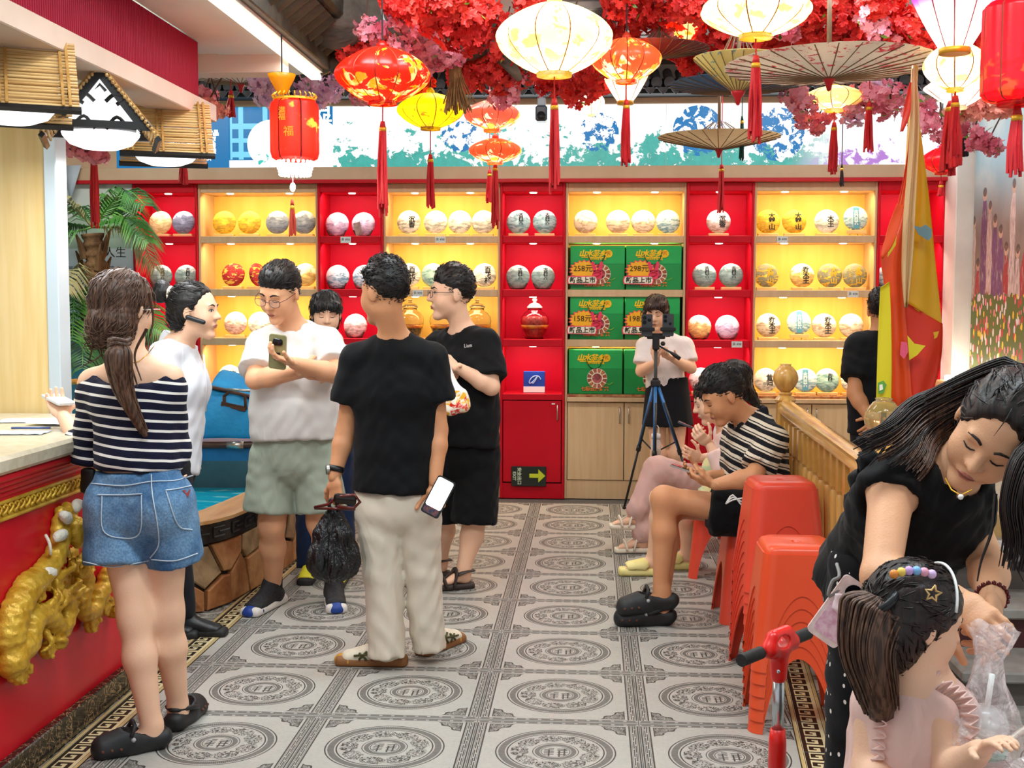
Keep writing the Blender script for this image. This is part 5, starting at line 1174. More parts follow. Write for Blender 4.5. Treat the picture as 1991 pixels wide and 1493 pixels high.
CL = {'red': [(600, 50, 50, 7.3), (640, 110, 36, 7.3), (690, 70, 36, 6.6), (840, 22, 55, 5.6), (900, 55, 62, 5.6), (930, 35, 60, 5.7), (960, 145, 52, 6.8), (1005, 130, 52, 6.8), (905, 148, 40, 6.7), (785, 135, 34, 6.6), (725, 130, 30, 6.8), (690, 100, 34, 6.4), (1150, 160, 44, 7), (1165, 125, 40, 6.8), (1118, 180, 34, 7.2), (1120, 60, 40, 6), (1245, 50, 52, 6.6), (1290, 20, 56, 6.4), (1335, 95, 40, 7), (1345, 128, 26, 7), (1385, 62, 52, 6.6), (1425, 85, 40, 6.6), (1500, 72, 52, 6.4), (1540, 25, 62, 6), (1580, 55, 52, 6.2), (1650, 28, 56, 5.8), (1685, 70, 46, 5.8), (1745, 60, 56, 5.6), (1640, 85, 34, 6), (1790, 50, 50, 5.4), (1890, 78, 40, 5.2), (1940, 20, 40, 5), (745, 80, 34, 6.4), (1070, 160, 34, 7), (1040, 10, 44, 5.7), (870, 5, 46, 5.5), (1210, 15, 44, 6.3), (780, 10, 38, 5.8), (660, 12, 30, 7), (1180, 80, 30, 6.6), (1440, 30, 40, 6.8), (980, 100, 34, 6.6), (1345, 10, 44, 6), (1600, 0, 46, 5.7), (1712, 8, 48, 5.5), (700, 165, 24, 7), (820, 160, 26, 7), (1470, 100, 36, 7), (1830, 85, 36, 5.8), (1560, 85, 34, 6.6)],
      'pink': [(790, 78, 38, 6), (830, 60, 34, 5.9), (670, 45, 24, 7), (765, 118, 34, 6.2), (838, 120, 28, 6.3), (862, 105, 26, 6.2), (815, 95, 30, 6.1), (985, 165, 32, 6.9), (978, 192, 26, 6.9), (1000, 150, 20, 6.8), (720, 62, 30, 6), (780, 40, 24, 5.9), (1548, 190, 26, 6.8), (1562, 208, 26, 6.8), (1640, 205, 30, 7), (1700, 35, 32, 5.5), (1722, 62, 28, 5.5), (1670, 195, 36, 6.9), (1695, 180, 36, 6.9), (1740, 195, 34, 6.7), (1782, 212, 34, 6.6), (1806, 235, 30, 6.5), (1842, 252, 32, 6.3), (1868, 240, 26, 6.3), (1900, 272, 24, 6.2), (1928, 284, 20, 6.2), (1590, 232, 20, 7.2), (1588, 250, 12, 7.2), (1562, 235, 14, 7), (400, 188, 22, 6.6), (132, 283, 22, 5.9), (168, 290, 24, 5.9), (190, 302, 18, 5.9), (150, 272, 18, 5.9), (1530, 60, 24, 5.9), (1290, 70, 22, 6.6), (1870, 60, 24, 5), (1450, 70, 22, 6.4), (700, 190, 18, 7.2), (1720, 215, 24, 6.9), (1020, 75, 24, 6.3), (880, 110, 22, 6.4)],
      'lilac': [(505, 162, 22, 7), (522, 190, 24, 7), (540, 172, 20, 7), (640, 176, 26, 7.2), (622, 192, 20, 7.2), (604, 152, 20, 7), (712, 76, 22, 6.5), (1110, 142, 20, 7.2), (1122, 166, 20, 7.2), (1105, 120, 16, 7.2), (655, 160, 18, 7.1), (1715, 170, 22, 6.9), (1660, 225, 22, 7), (590, 175, 18, 7.2)],
      'peach': [(405, 208, 20, 6.5), (430, 216, 14, 6.5), (1890, 206, 32, 5.9), (1932, 206, 30, 5.8), (1860, 218, 24, 6), (1962, 200, 24, 5.7)]}
petal = np.array([(0, 0, 0), (.45, .42, .12), (.95, .30, .22), (1.05, 0, .12), (.95, -.30, .22), (.45, -.42, .12)]); pf_ = [(0, 1, 2, 3), (0, 3, 4, 5)]
for cn, cl in CL.items():
    V_, F_ = [], []; LV, LF = [], []; TV = MB(); nb = 0; nl = 0; rg = np.random.default_rng(len(cn))
    for px, py, rp, Y in cl:
        r = rp/FOC*Y*(.92 if cn == 'red' else 1.08); c = at(px, py, Y); n = int(22+rp*(1.7 if cn == 'red' else 1.3)); 
        d = rg.normal(size=(n, 3)); d /= np.linalg.norm(d, axis=1)[:, None]; rad = r*(rg.random(n)**.4)[:, None]; C_ = c+d*rad*V3(1.05, 1.3, .85)
        for q, nn in zip(C_, d):
            nn = nrm(nn+rg.normal(size=3)*.5+V3(0, -.35, -.25)); a = nrm(np.cross(nn, rg.normal(size=3))); b = np.cross(nn, a); s_ = rg.uniform(.017, .026)*(1.25 if cn == 'red' else 1)
            for k in range(5 if cn != 'red' else 6):
                an = k*2*np.pi/5+rg.uniform(-.2, .2); ca, sa = math.cos(an), math.sin(an); dx, dy = a*ca+b*sa, b*ca-a*sa; lift = rg.uniform(.6, 2.2) if cn == 'red' else 1
                V_.append(q+s_*(petal[:, :1]*dx+petal[:, 1:2]*dy+petal[:, 2:]*lift*nn)); F_ += [tuple(i+nb for i in f) for f in pf_]; nb += 6
        for k in range(3):
            nn = nrm(rg.normal(size=3)); q = c+nn*r*V3(1, 1, .8); a = nrm(rg.normal(size=3)); b = np.cross(nn, a); L = rg.uniform(.03, .05); LV.append(np.array([q, q+a*L*.5+b*L*.2, q+a*L, q+a*L*.5-b*L*.2])); LF.append((nl, nl+1, nl+2, nl+3)); nl += 4
        TV.tube(spline([c+V3(r*.3, 0, -r*.3), c+V3(-r*.2, .02, r*.3), c+V3(rg.uniform(-.1, .1), .05, r+.16)], 8), .005, 4, False)
    me = bpy.data.meshes.new(cn+'_blossoms'); me.from_pydata(np.concatenate(V_).tolist(), [], F_); me.materials.append(M_fl[cn]); o = newobj(cn+'_blossoms', me)
    tag(o, {'red': 'mass of red artificial flowers covering the ceiling', 'pink': 'pink artificial cherry blossom hanging below the ceiling', 'lilac': 'pale lilac artificial blossom in front of the grey eave', 'peach': 'peach coloured artificial blossom beside the mural and bulkhead'}[cn], 'flowers', kind='stuff')
    me = bpy.data.meshes.new('blossom_leaves'); me.from_pydata(np.concatenate(LV).tolist(), [], LF); me.materials.append(M_lf); l = newobj('blossom_leaves', me, o); TV.build('blossom_twigs', M_twig, o)
bm = thing('straw_broom', 'small straw broom hanging upside down among the blossoms', 'broom', at(884, 150, 6.5)); mb = MB(); R_ = random.Random(3)
for k in range(70):
    a = R_.uniform(0, 6.28); q = at(884, 128, 6.5)+V3(.018*math.cos(a), .018*math.sin(a), R_.uniform(-.01, .02)); rr = R_.uniform(.03, .085); e = at(892, 210, 6.5)+V3(rr*math.cos(a)*1.1, rr*math.sin(a), R_.uniform(-.03, .03)); mb.tube([q, (q+e)/2+V3(.012*math.cos(a)*-1, 0, 0), e], .0035, 4, False)
mb.build('bristles', pmat('broom_straw', noisy('#7d5834', '#b08a58', 20, 3), rough=.8), bm)['kind'] = 'stuff'
MB().tube([at(884, 118, 6.5), at(885, 160, 6.5)], [.03, .034], 10).build('binding', pmat('straw_binding', c='#8d6a42', rough=.8), bm, 1); MB().tube([at(884, 120, 6.5), at(884, 60, 6.5)], .004, 5).build('cord', M_wire, bm)
pj = thing('ceiling_camera', 'small dark grey camera hanging from a bracket in front of the screen', 'camera', at(1053, 225, 8.9)); q = at(1053, 222, 8.9)
M_dg = pmat('dark_grey_plastic', c='#3a3f47', rough=.4); MB().box(q, (.085, .12, .11), bev=.012).build('camera_body', M_dg, pj); MB().lathe([(0, 0), (.026, 0), (.03, .02), (.0, .03)], 16, q+V3(0, -.06, -.02), axis=1).build('lens', M_blk, pj, 1); mb = MB(); mb.box(q+UZ*.085, (.06, .06, .06), bev=.006); mb.tube([q+UZ*.1, V3(q[0], q[1], 3.42)], .012, 8); mb.build('bracket', pmat('grey_bracket', c='#8f98a0', rough=.4), pj)
ac = thing('ceiling_vent', 'pale grey air duct panel on the ceiling above the orange lantern', 'vent', (at(1210, 40, 8.2)[0], 8.2, 3.4)); x, y = BASE[ac.name][:2]; box1('vent_body', (x-.45, y-.5, 3.3), (x+.45, y+.5, 3.42), pmat('vent_paint', c='#c3ccd3', rough=.5), ac, .01)
for k in range(5): box1('vent_slat', (x-.40, y-.4+.18*k, 3.292), (x+.40, y-.34+.18*k, 3.304), pmat('vent_dark', c='#8f99a3', rough=.5), ac)

# ================================================================== STOOLS
M_stool = pmat('red_stool_plastic', noisy('#dc4530', '#e14e36', 2, 2), rough=.32); M_stool2 = pmat('orange_stool_plastic', noisy('#e04a24', '#e6552c', 2, 2), rough=.32)
SH, PITCH = .45, .046
def stool_mesh(m):
    mb = MB(); ht, hb = .128, .172; nz = 15; za = .275
    zs = np.concatenate([za*np.sin(np.linspace(0, np.pi/2, 15)), np.linspace(.31, SH-.028, 4)])
    def half(z): return hb+(ht-hb)*min(1, z/(SH-.02))
    def side_pt(u, z, k, r=.035):                                     # point on side k (0..3) at u in -1..1
        h = half(z); p = V3(u*h, -h, z); return rotz(k*math.pi/2)@p
    for k in range(4):
        rows = []
        for z in zs:
            e = 0 if z >= za else .74*math.sqrt(max(0, 1-(z/za)**2.2))*(1-.1*z/za)
            h = half(z); rc = .045/h; row = []
            for u in np.linspace(e, 1-rc, 6): row.append(side_pt(u, z, k))
            c0 = rotz(k*math.pi/2)@V3(h-.045, -h+.045, z)
            for a in np.linspace(-math.pi/2, 0, 6)[1:-1]: row.append(c0+rotz(k*math.pi/2)@V3(.045*math.cos(a), .045*math.sin(a), 0))
            for u in np.linspace(-(1-rc), -e, 6): row.append(side_pt(u, z, k+1))
            rows.append(row)
        mb.shell(np.array(rows), .006)
    # rounded seat edge and top with a hole
    loops = []
    for z, ins in ((SH-.028, 0), (SH-.016, .002), (SH-.006, .009), (SH, .022), (SH, .07)):
        h = half(min(z, SH-.028))-ins; r = max(.012, .045-ins*.4); lp = []
        for k in range(4):
            c0 = V3(h-r, -h+r, z)
            for a in np.linspace(-math.pi/2, 0, 7): lp.append(rotz(k*math.pi/2)@(c0+V3(r*math.cos(a), r*math.sin(a), 0)))
        loops.append(lp)
    n = len(loops[0]); an = [math.atan2(p[1], p[0]) for p in loops[-1]]
    for r, z in ((.022, SH-.003), (.016, SH-.012)): loops.append([V3(r*math.cos(a), r*math.sin(a), z) for a in an])
    v = np.concatenate([np.array(l) for l in loops]); f = [(i*n+j, i*n+(j+1) % n, (i+1)*n+(j+1) % n, (i+1)*n+j) for i in range(len(loops)-1) for j in range(n)]
    mb.add(v, f)
    me = mb.mesh('stool_shell', m, .7); return me
st_me = {0: stool_mesh(M_stool), 1: stool_mesh(M_stool2)}
def stool(label, x, y, z=0, rz=0, m=0, group='red plastic stools'):
    t = thing('plastic_stool', label, 'stool', (0, 0, 0), rz, group); newobj('stool_shell', st_me[m], t)
    t.location = (x, y, z); return t
LV = ['lowest', 'second lowest', 'third lowest', 'fourth lowest', 'fifth lowest', 'sixth lowest', 'seventh lowest', 'eighth lowest', 'topmost']
for k in range(6): stool(f"red plastic stool, {LV[k] if k < 5 else 'topmost'} in the shorter stack behind the scooter", .765, 4.50, PITCH*k, math.radians(-3+.6*k), 1, 'stools in the shorter stack')
bs = [stool(f"red plastic stool, {LV[k]} in the taller stack behind the seated man", .80, 5.12, PITCH*k, math.radians(8-.5*k), 0, 'stools in the taller stack') for k in range(9)]
lb = MB().box((.03, -.131, SH-.062), (.075, .002, .022), rot((1, 0, 0), -.1)).mesh('sticker', M_sgn); l = newobj('sticker', lb, bs[-1])
lb = MB().box((.052, -.1325, SH-.062), (.022, .001, .014), rot((1, 0, 0), -.1)).mesh('sticker_code', M_sp); newobj('sticker_code', lb, l)
stool('red plastic stool under the man in the striped polo', .80, 5.98, 0, .05); stool('red plastic stool under the woman looking at her phone', .74, 6.92, 0, -.06); stool('red plastic stool farthest back, under the woman in pink trousers', .72, 7.75, 0, .04)

# ================================================================== SCOOTER
q = at(1509, 1250, 3.3); sc = thing('kick_scooter', 'red child scooter with black grips standing in front of the stools', 'scooter', (q[0], 3.3, 0))
M_sred = pmat('scooter_red', c='#e0231c', rough=.3); M_rub = pmat('black_rubber_grip', noisy('#161616', '#232323', 60, 2), rough=.6); M_alu = pmat('aluminium_tube', c='#c3c6c8', rough=.25, metal=.9)
gl, gr = at(1441, 1284, 3.18), at(1571, 1231, 3.42); ax_ = nrm(gr-gl); jc = (gl+gr)/2+V3(.01, 0, .002)
MB().tube([gl, gl+ax_*.09], .0175, 14).lathe([(0, 0), (.001, 0)], 3, gl).build('grip', M_rub, sc, .7); MB().tube([gr, gr-ax_*.085], .0175, 14).build('grip', M_rub, sc, .7)
s = SDF(); up_ = V3(0, 0, 1); s.seg(jc-ax_*.045, jc+ax_*.055, .026, bl=.01); s.seg(jc+up_*.03-ax_*.03, jc+up_*.03+ax_*.035, .020, bl=.02); s.seg(jc-up_*.02, jc-up_*.085, (.026, .022), bl=.02); s.ell(jc+up_*.016+ax_*.004, (.024, .05, .018), bl=.006, op='d')
solid('handle_joint', s, M_sred, sc, .004); MB().ball(jc-up_*.065+V3(-.005, -.022, 0), .006, 8).build('bolt', M_alu, sc, 1)
b0 = jc-up_*.08; b1 = at(1512, 1425, 3.3); b2_ = V3(b1[0]+.006, 3.34, .16)
MB().tube([b0, b1], .0165, 14).build('tube', M_alu, sc, 1); MB().tube([b1+up_*.012, b1-up_*.02, b2_], [.02, .024, .026], 14).build('lower_sleeve', M_sred, sc, 1)
MB().box((b2_[0], 3.05, .10), (.12, .46, .025), bev=.01).build('deck', M_sred, sc)
for dx, y in ((-.09, 3.34), (.09, 3.34), (0, 2.82)): MB().lathe([(0, -.012), (.05, -.012), (.06, -.006), (.06, .006), (.05, .012), (0, .012)], 20, (b2_[0]+dx, y, .06), axis=0).build('wheel', M_rub, sc, .7)
MB().tube([(b2_[0]-.09, 3.34, .06), (b2_[0]+.09, 3.34, .06)], .01, 8).tube([(b2_[0], 3.34, .06), b2_], .02, 10).tube([(b2_[0], 3.34, .1), (b2_[0], 3.2, .1)], .02, 10).tube([(b2_[0], 2.88, .09), (b2_[0], 2.82, .06)], .015, 8).build('fork', M_alu, sc)

# ================================================================== BALUSTRADE
M_oak = pmat('varnished_oak', noisy('#c08a3e', '#dba95c', 4, 5, stretch=(9, 9, .8)), rough=.28, coat=.3); M_oak2 = pmat('handrail_oak', noisy('#c68f48', '#e6ba74', 4, 5, stretch=(9, .7, 9)), rough=.25, coat=.3)
bl_ = thing('stair_balustrade', 'varnished wooden balustrade with turned spindles beside the stools', 'railing', (1.0, 5.3, 0))
yA, yB, zA, zB = 6.3, 4.22, 1.02, .965
prof = [(-.036, -.03), (-.04, -.012), (-.03, .004), (-.034, .02), (-.02, .034), (.02, .034), (.034, .02), (.03, .004), (.04, -.012), (.036, -.03)]
P = np.array([[(1.0+x, yA+(yB-yA)*k, zA+(zB-zA)*k+z) for x, z in prof+prof[:1]] for k in np.linspace(0, 1, 4)]); MB().grid(P).build('handrail', M_oak2, bl_, .8)
P = np.array([[(1.0+x*.8, yA+(yB-yA)*k, .10+z) for x, z in prof+prof[:1]] for k in (0, 1)]); MB().grid(P).build('base_rail', M_oak2, bl_, .8)
sp_me = MB().box((0, 0, .16), (.042, .042, .12)).lathe([(.021, .22), (.024, .235), (.015, .25), (.03, .30), (.033, .34), (.022, .40), (.015, .47), (.019, .50), (.015, .515), (.017, .64), (.022, .76), (.016, .775), (.023, .79), (.023, .80)], 14).box((0, 0, .86), (.042, .042, .14)).mesh('spindle', M_oak, .7)
for k in range(15):
    o = newobj('spindle', sp_me, bl_); o.location = V3(1.0, yA-.12-.132*k, .02)-BASE[bl_.name]
def newel(y, glass):
    mb = MB(); mb.box((1.0, y, .45), (.095, .095, .9), bev=.006).box((1.0, y, .04), (.12, .12, .08), bev=.006)
    mb.box((1.0, y, .97), (.085, .085, .15), bev=.012); mb.lathe([(.05, 1.04), (.055, 1.052), (.045, 1.064), (.03, 1.075), (.034, 1.085), (.026, 1.094)], 20, (1.0, y, 0))
    n = mb.build('newel_post', M_oak, bl_, .6); prof_ = [(.02, 0), (.042, .02), (.062, .055), (.066, .075), (.058, .105), (.036, .132), (.026, .138), (.03, .146), (.0, .15)]
    MB().lathe(prof_, 24, (1.0, y, 1.09)).build('glass_ball' if glass else 'turned_ball', pmat('amber_glass', c='#f5d9a0', rough=.05, trans=.85, ior=1.25) if glass else M_oak, n, 1)
newel(6.3, False); newel(4.2, True)

# ================================================================== FLAG
fg = thing('draped_flag', 'orange, yellow and cream flag hanging furled on a pole beside the mural', 'flag', (1.08, 4.35, 1.1))
M_forg = shade_mat('flag_orange', lambda t: t.mix(t.noise(t.obj(), 3, 3), '#e8481a', '#ef5f22'), thin=.25); M_fred = shade_mat('flag_red', lambda t: t.mix(t.noise(t.obj(), 3, 3), '#d62a12', '#e03a16'), thin=.25)
M_fcr = shade_mat('flag_cream', lambda t: t.mix(t.noise(t.obj(), 3, 3), '#dcb37a', '#e6c592'), thin=.25); M_fye = shade_mat('flag_yellow', lambda t: t.mix(t.noise(t.obj(), 3, 3), '#e0a912', '#e8b722'), thin=.25); M_fly = shade_mat('flag_lemon', lambda t: t.mix(t.noise(t.obj(), 3, 3), '#e3cf18', '#ead824'), thin=.25)
def drape(name, L, Rr, m, Y0, amp=.012, nf=2, parent=fg, n=26):
    """a hanging cloth panel between two edges given as (px, py, dY) polylines"""
    A = spline([at(x, y, Y0+d) for x, y, d in L], n); B = spline([at(x, y, Y0+d) for x, y, d in Rr], n); k = min(len(A), len(B)); A, B = A[np.linspace(0, len(A)-1, n).astype(int)], B[np.linspace(0, len(B)-1, n).astype(int)]
    u = np.linspace(0, 1, 12); P = np.array([[a*(1-q)+b*q+V3(0, amp*math.sin(nf*math.pi*q+i*.12)*min(1, i/6), 0) for q in u] for i, (a, b) in enumerate(zip(A, B))]); return MB().shell(P, .0015).build(name, m, parent, 1)
MB().tube([at(1779, 128, 4.42), at(1735, 815, 4.42)], .012, 10).build('pole', M_oak, fg, 1)
drape('flag_panel', [(1775, 138, 0), (1766, 300, 0), (1742, 420, -.02), (1716, 490, -.04), (1722, 560, -.03), (1727, 660, -.02), (1733, 800, -.02)], [(1779, 138, .0), (1778, 300, .01), (1768, 420, .02), (1762, 500, .03), (1760, 560, .03), (1768, 680, .02), (1775, 800, .02)], M_forg, 4.33, .02, 2)
drape('flag_panel', [(1774, 134, -.03), (1768, 300, -.03), (1758, 420, -.03), (1754, 520, -.03), (1758, 598, -.03)], [(1781, 134, -.02), (1786, 230, -.02), (1779, 380, -.02), (1774, 500, -.02), (1764, 598, -.02)], M_fcr, 4.30, .012, 3)
drape('flag_panel', [(1780, 225, .03), (1776, 380, .03), (1768, 500, .03), (1762, 590, .03)], [(1787, 232, .04), (1808, 380, .06), (1822, 520, .07), (1833, 640, .08)], M_fye, 4.36, .014, 2)
drape('flag_panel', [(1760, 588, .02), (1766, 660, .02), (1762, 720, .02), (1772, 800, .02)], [(1833, 630, .08), (1834, 680, .08), (1826, 730, .07), (1802, 790, .06)], M_fred, 4.35, .016, 2)
drape('flag_panel', [(1712, 560, -.04), (1709, 640, -.04), (1706, 720, -.04), (1703, 806, -.04)], [(1730, 548, -.03), (1732, 640, -.03), (1733, 720, -.03), (1732, 806, -.03)], M_fly, 4.30, .008, 1)
drape('flag_panel', [(1769, 160, -.02), (1757, 220, -.02), (1750, 256, -.02)], [(1772, 160, -.01), (1769, 220, -.01), (1756, 256, -.01)], M_fred, 4.28, .005, 1)
drape('flag_panel', [(1745, 395, -.06), (1728, 440, -.06), (1712, 502, -.06)], [(1758, 400, -.05), (1738, 470, -.05), (1716, 504, -.05)], M_forg, 4.27, .006, 1)
def patch(pts, Y, m, name='flag_emblem'):
    q = [at(x, y, Y) for x, y in pts]; c = np.mean(q, 0); MB().prism([((p-c)@CR, (p-c)@UZ) for p in q], c, CR, UZ, -.002).build(name, m, fg)
M_cl = pmat('cloud_grey_blue', c='#6f8f94', rough=.7); M_gre = pmat('emblem_green', c='#5f9a3f', rough=.7)
patch([(1776, 438), (1790, 442), (1800, 436), (1812, 446), (1812, 460), (1806, 468), (1796, 462), (1786, 456)], 4.345, M_cl)
patch([(1764, 652), (1778, 668), (1800, 672), (1784, 690), (1768, 700)], 4.33, M_fly); patch([(1752, 664), (1764, 666), (1766, 684), (1758, 698), (1750, 690)], 4.285, pmat('emblem_rose', c='#d9506a', rough=.7)); patch([(1736, 450), (1744, 446), (1742, 476), (1726, 500), (1728, 474)], 4.255, M_fly)
patch([(1707, 744), (1718, 740), (1724, 748), (1718, 764), (1708, 766)], 4.25, M_gre); patch([(1710, 748), (1716, 747), (1717, 757), (1710, 760)], 4.247, M_cream); patch([(1814, 646), (1826, 644), (1822, 656), (1814, 660)], 4.40, M_fye)

# ================================================================== STEPS AND TABLE
stp = struct(box1('stair_wall', (1.42, 5.55, 0), (2.66, 6.0, .60), pmat('stair_side_paint', c='#c9a268', rough=.6)))
M_step = pmat('grey_step_stone', noisy('#8a8580', '#a39d96', 12, 5), rough=.5)
sw_ = struct(box1('stair_base', (1.42, 4.5, 0), (2.66, 5.55, .02), M_step))
for k, z in enumerate((.16, .33, .50)):
    box1('step', (1.42, 4.62+.30*k, z-.045), (2.66, 5.55, z), M_step, sw_, .008); box1('riser', (1.42, 4.66+.30*k, z-.17), (2.66, 5.5, z-.045), pmat('dark_red_riser', c='#4a2020', rough=.6) if k == 1 else pmat('dark_riser', c='#5d544e', rough=.6), sw_)
nt_ = thing('paper_notice', 'white printed notice lying on the grey steps behind the bending woman', 'paper', at(1925, 1060, 5.0)); q = at(1935, 1062, 5.1)
MB().box((q[0], 5.28, .512), (.42, .2, .008), rotz(.1)).build('notice_sheet', pmat('notice_print', noisy('#a9a49d', '#e6e3dd', 90, 2), rough=.6), nt_)
sg = thing('step_sign', 'black step sign with yellow lettering on the stairs at the edge of view', 'sign', at(1985, 1030, 4.9)); q = at(1990, 1030, 5.0); MB().box(q, (.16, .02, .11), bev=.004).build('sign_plate', M_sgn, sg); lettering('小心台阶', q+V3(0, -.012, 0), UX, UZ, .035, M_sy, sg)
MB().tube([q+V3(0, .02, -.05), (q[0], 5.1, .5)], .01, 6).build('sign_post', M_blk, sg)

tb = thing('side_table', 'speckled dark table carrying plastic bags in the corner nearest the camera', 'table', (.95, 2.2, 0))
M_spk = pmat('speckled_stone', noisy('#4d4641', '#8c847b', 160, 2), rough=.4)
box1('tabletop', (.745, 1.75, .585), (1.6, 2.42, .62), M_spk, tb, .006)
for x, y in ((.80, 1.82), (1.54, 1.82), (.80, 2.36), (1.54, 2.36)): box1('leg', (x-.02, y-.02, 0), (x+.02, y+.02, .585), M_blk, tb)
def film(name, c='#fff4f2', a=.34):
    """thin crinkled plastic film"""
    return pmat(name, lambda t: {'bump': t.noise(t.obj(), 16, 3, .6, 1.5)*.02, 'alpha': t.ss(t.noise(t.obj(), 13, 4, .6, 2), .35, .75)*.5+a*.45}, c=c, rough=.12, spec=.7)
M_film = film('clear_plastic_film', '#fbe9e6')
cp = thing('drink_cup', 'clear plastic drink cup with teal band and white straw inside a bag', 'cup', at(1912, 1395, 2.22)); q = V3(at(1912, 1395, 2.22)[0], 2.22, .66)
MB().lathe([(0, 0), (.032, 0), (.043, .11), (.044, .115), (.04, .115), (.03, .004), (0, .004)], 24, q+UZ*.02).build('cup_body', pmat('cup_plastic', c='#f3ece6', rough=.2, alpha=.55), cp, 1)
MB().lathe([(0, .0), (.030, 0), (.037, .06), (0, .06)], 24, q+UZ*.024).build('drink', pmat('milky_drink', c='#d9a08c', rough=.4), cp, 1)
MB().lathe([(.0385, 0), (.0415, .0), (.0425, .013), (.0395, .013)], 24, q+UZ*.085).build('cup_band', pmat('teal_band', c='#3fb59a', rough=.4), cp, 1)
MB().lathe([(0, .0), (.046, 0), (.046, .008), (.038, .03), (.012, .042), (0, .042)], 24, q+UZ*.134).build('cup_lid', pmat('cup_lid_plastic', c='#ffffff', rough=.1, alpha=.3), cp, 1)
MB().tube([q+UZ*.12, q+V3(.012, -.004, .235)], .0055, 8).build('straw', M_white, cp, 1)
pb_ = thing('plastic_bag', 'clear thin plastic bag bunched around the drink cup in her hand', 'bag', q)
def bagmesh(name, c, rad, zs, m, par, lob=7, seed=1, n=48):
    R_ = np.random.default_rng(seed); an = np.arange(n)*2*np.pi/n; ph = R_.uniform(0, 6, 4); v = []
    for r, z, dx, dy in zs:
        k = 1+.10*np.sin(an*lob+ph[0]+z*20)+.06*np.sin(an*(lob*2+1)+ph[1]-z*33); v.append(np.stack([c[0]+dx+rad*r*k*np.cos(an), c[1]+dy+rad*r*k*np.sin(an), np.full(n, c[2]+z)+.006*np.sin(an*5+ph[2])], 1))
    mm = len(zs); return MB().add(np.concatenate(v), [(i*n+j, i*n+(j+1) % n, (i+1)*n+(j+1) % n, (i+1)*n+j) for i in range(mm-1) for j in range(n)]).build(name, m, par, 1)
bagmesh('bag_film', q+UZ*-.02, .08, [(.1, .0, 0, 0), (.7, .0, 0, 0), (.95, .04, 0, 0), (.92, .10, 0, 0), (.8, .15, .0, 0), (.62, .19, .005, 0), (.4, .23, .012, .02), (.3, .27, .02, .04), (.42, .30, .03, .05), (.55, .325, .03, .055)], M_film, pb_, 6, 2)
MB().tube(spline([q+V3(-.05, -.03, .14), q+V3(.0, -.06, .12), q+V3(.06, -.03, .14), q+V3(.13, .0, .17)], 20), .006, 6).build('bag_handle', pmat('rolled_film', c='#e9d9c8', rough=.2, alpha=.75), pb_, 1)
pk = thing('plastic_bag', 'large clear bag of red and pink goods lying on the speckled table', 'bag', (1.0, 1.98, .62)); c = V3(.93, 1.98, .62)
s = SDF(); s.ell(c+V3(0, 0, .035), (.17, .13, .045)).ell(c+V3(.1, .02, .05), (.14, .12, .05)).ell(c+V3(-.1, -.02, .03), (.08, .08, .035)).cut(c+V3(0, 0, .002), (0, 0, -1))
solid('red_goods', s, pmat('red_goods_print', noisy('#c41f38', '#e65a72', 16, 3), rough=.4), pk, .009)
mb = MB(); mb.tube(spline([c+V3(.0, -.13, .05), c+V3(.05, -.1, .075), c+V3(.09, -.11, .05)], 10), .013, 8); mb.build('yellow_snack', pmat('yellow_snack', c='#ecc12a', rough=.4), pk, 1)
u = np.linspace(-1, 1, 20); R2 = np.random.default_rng(4); H_ = R2.random((20, 20))*.02
P = np.array([[c+V3(.03+.26*a, .22*b, .03+.085*max(0, 1-a*a)*max(0, 1-b*b)+.012*math.sin(9*a+5*b)+H_[i, j]*.6) for j, b in enumerate(u)] for i, a in enumerate(u)]); MB().grid(P).build('bag_film', M_film, pk, 1)
P = np.array([[c+V3(-.16+.20*a, .06+.10*b, .15+.16*a*.6+.03*math.sin(7*a+4*b)+H_[i, j]) for j, b in enumerate(u[5:15])] for i, a in enumerate(np.linspace(-.5, .6, 12))]); MB().grid(P).build('bag_film', M_film, pk, 1)
ob = thing('orange_tub', 'orange-red plastic tub with white rim beside the plastic bags', 'tub', (1.10, 2.3, .62)); MB().lathe([(0, 0), (.10, 0), (.115, .14), (.12, .15), (.112, .15), (.098, .006), (0, .006)], 28, (1.09, 2.28, .622)).build('tub_body', pmat('orange_tub_plastic', c='#e5562a', rough=.35), ob, 1); MB().lathe([(.112, .148), (.122, .148), (.122, .156), (.112, .156)], 28, (1.09, 2.28, .622)).build('tub_rim', M_white, ob, 1)

# ================================================================== TRIPOD WITH TWO PHONES
M_tb = pmat('tripod_black', c='#1a1b1f', rough=.4); M_tblu = pmat('tripod_blue', c='#2f6aa8', rough=.35, metal=.3)
tc = at(1275, 700, 8.72); tp_ = thing('phone_tripod', 'black and blue tripod standing in front of the saleswoman', 'tripod', (tc[0], 8.72, 0)); x, y = tc[0], 8.72
def ZP(py, Y=8.72): return at(1275, py, Y)[2]
MB().tube([(x, y, ZP(668)), (x, y, ZP(900))], .013, 10).build('centre_column', M_tb, tp_, 1); mb = MB(); mb.box((x, y, ZP(745)), (.07, .06, .05), bev=.01); mb.tube([(x, y, ZP(735)), (x, y, ZP(770))], .022, 12); mb.build('collar', M_tb, tp_)
mb = MB(); mb.box((x, y, ZP(668)), (.05, .045, .09), bev=.008); mb.box((x, y, ZP(655)), (.13, .03, .03), bev=.006); mb.ball((x+.05, y, ZP(668)), .018, 8); mb.build('pan_head', M_tb, tp_); MB().tube([(x+.02, y, ZP(672)), (x+.10, y-.02, ZP(684)), (x+.135, y-.03, ZP(690)), (x+.17, y-.04, ZP(697))], [.006, .008, .016, .014], 10).build('pan_handle', M_tb, tp_, 1)
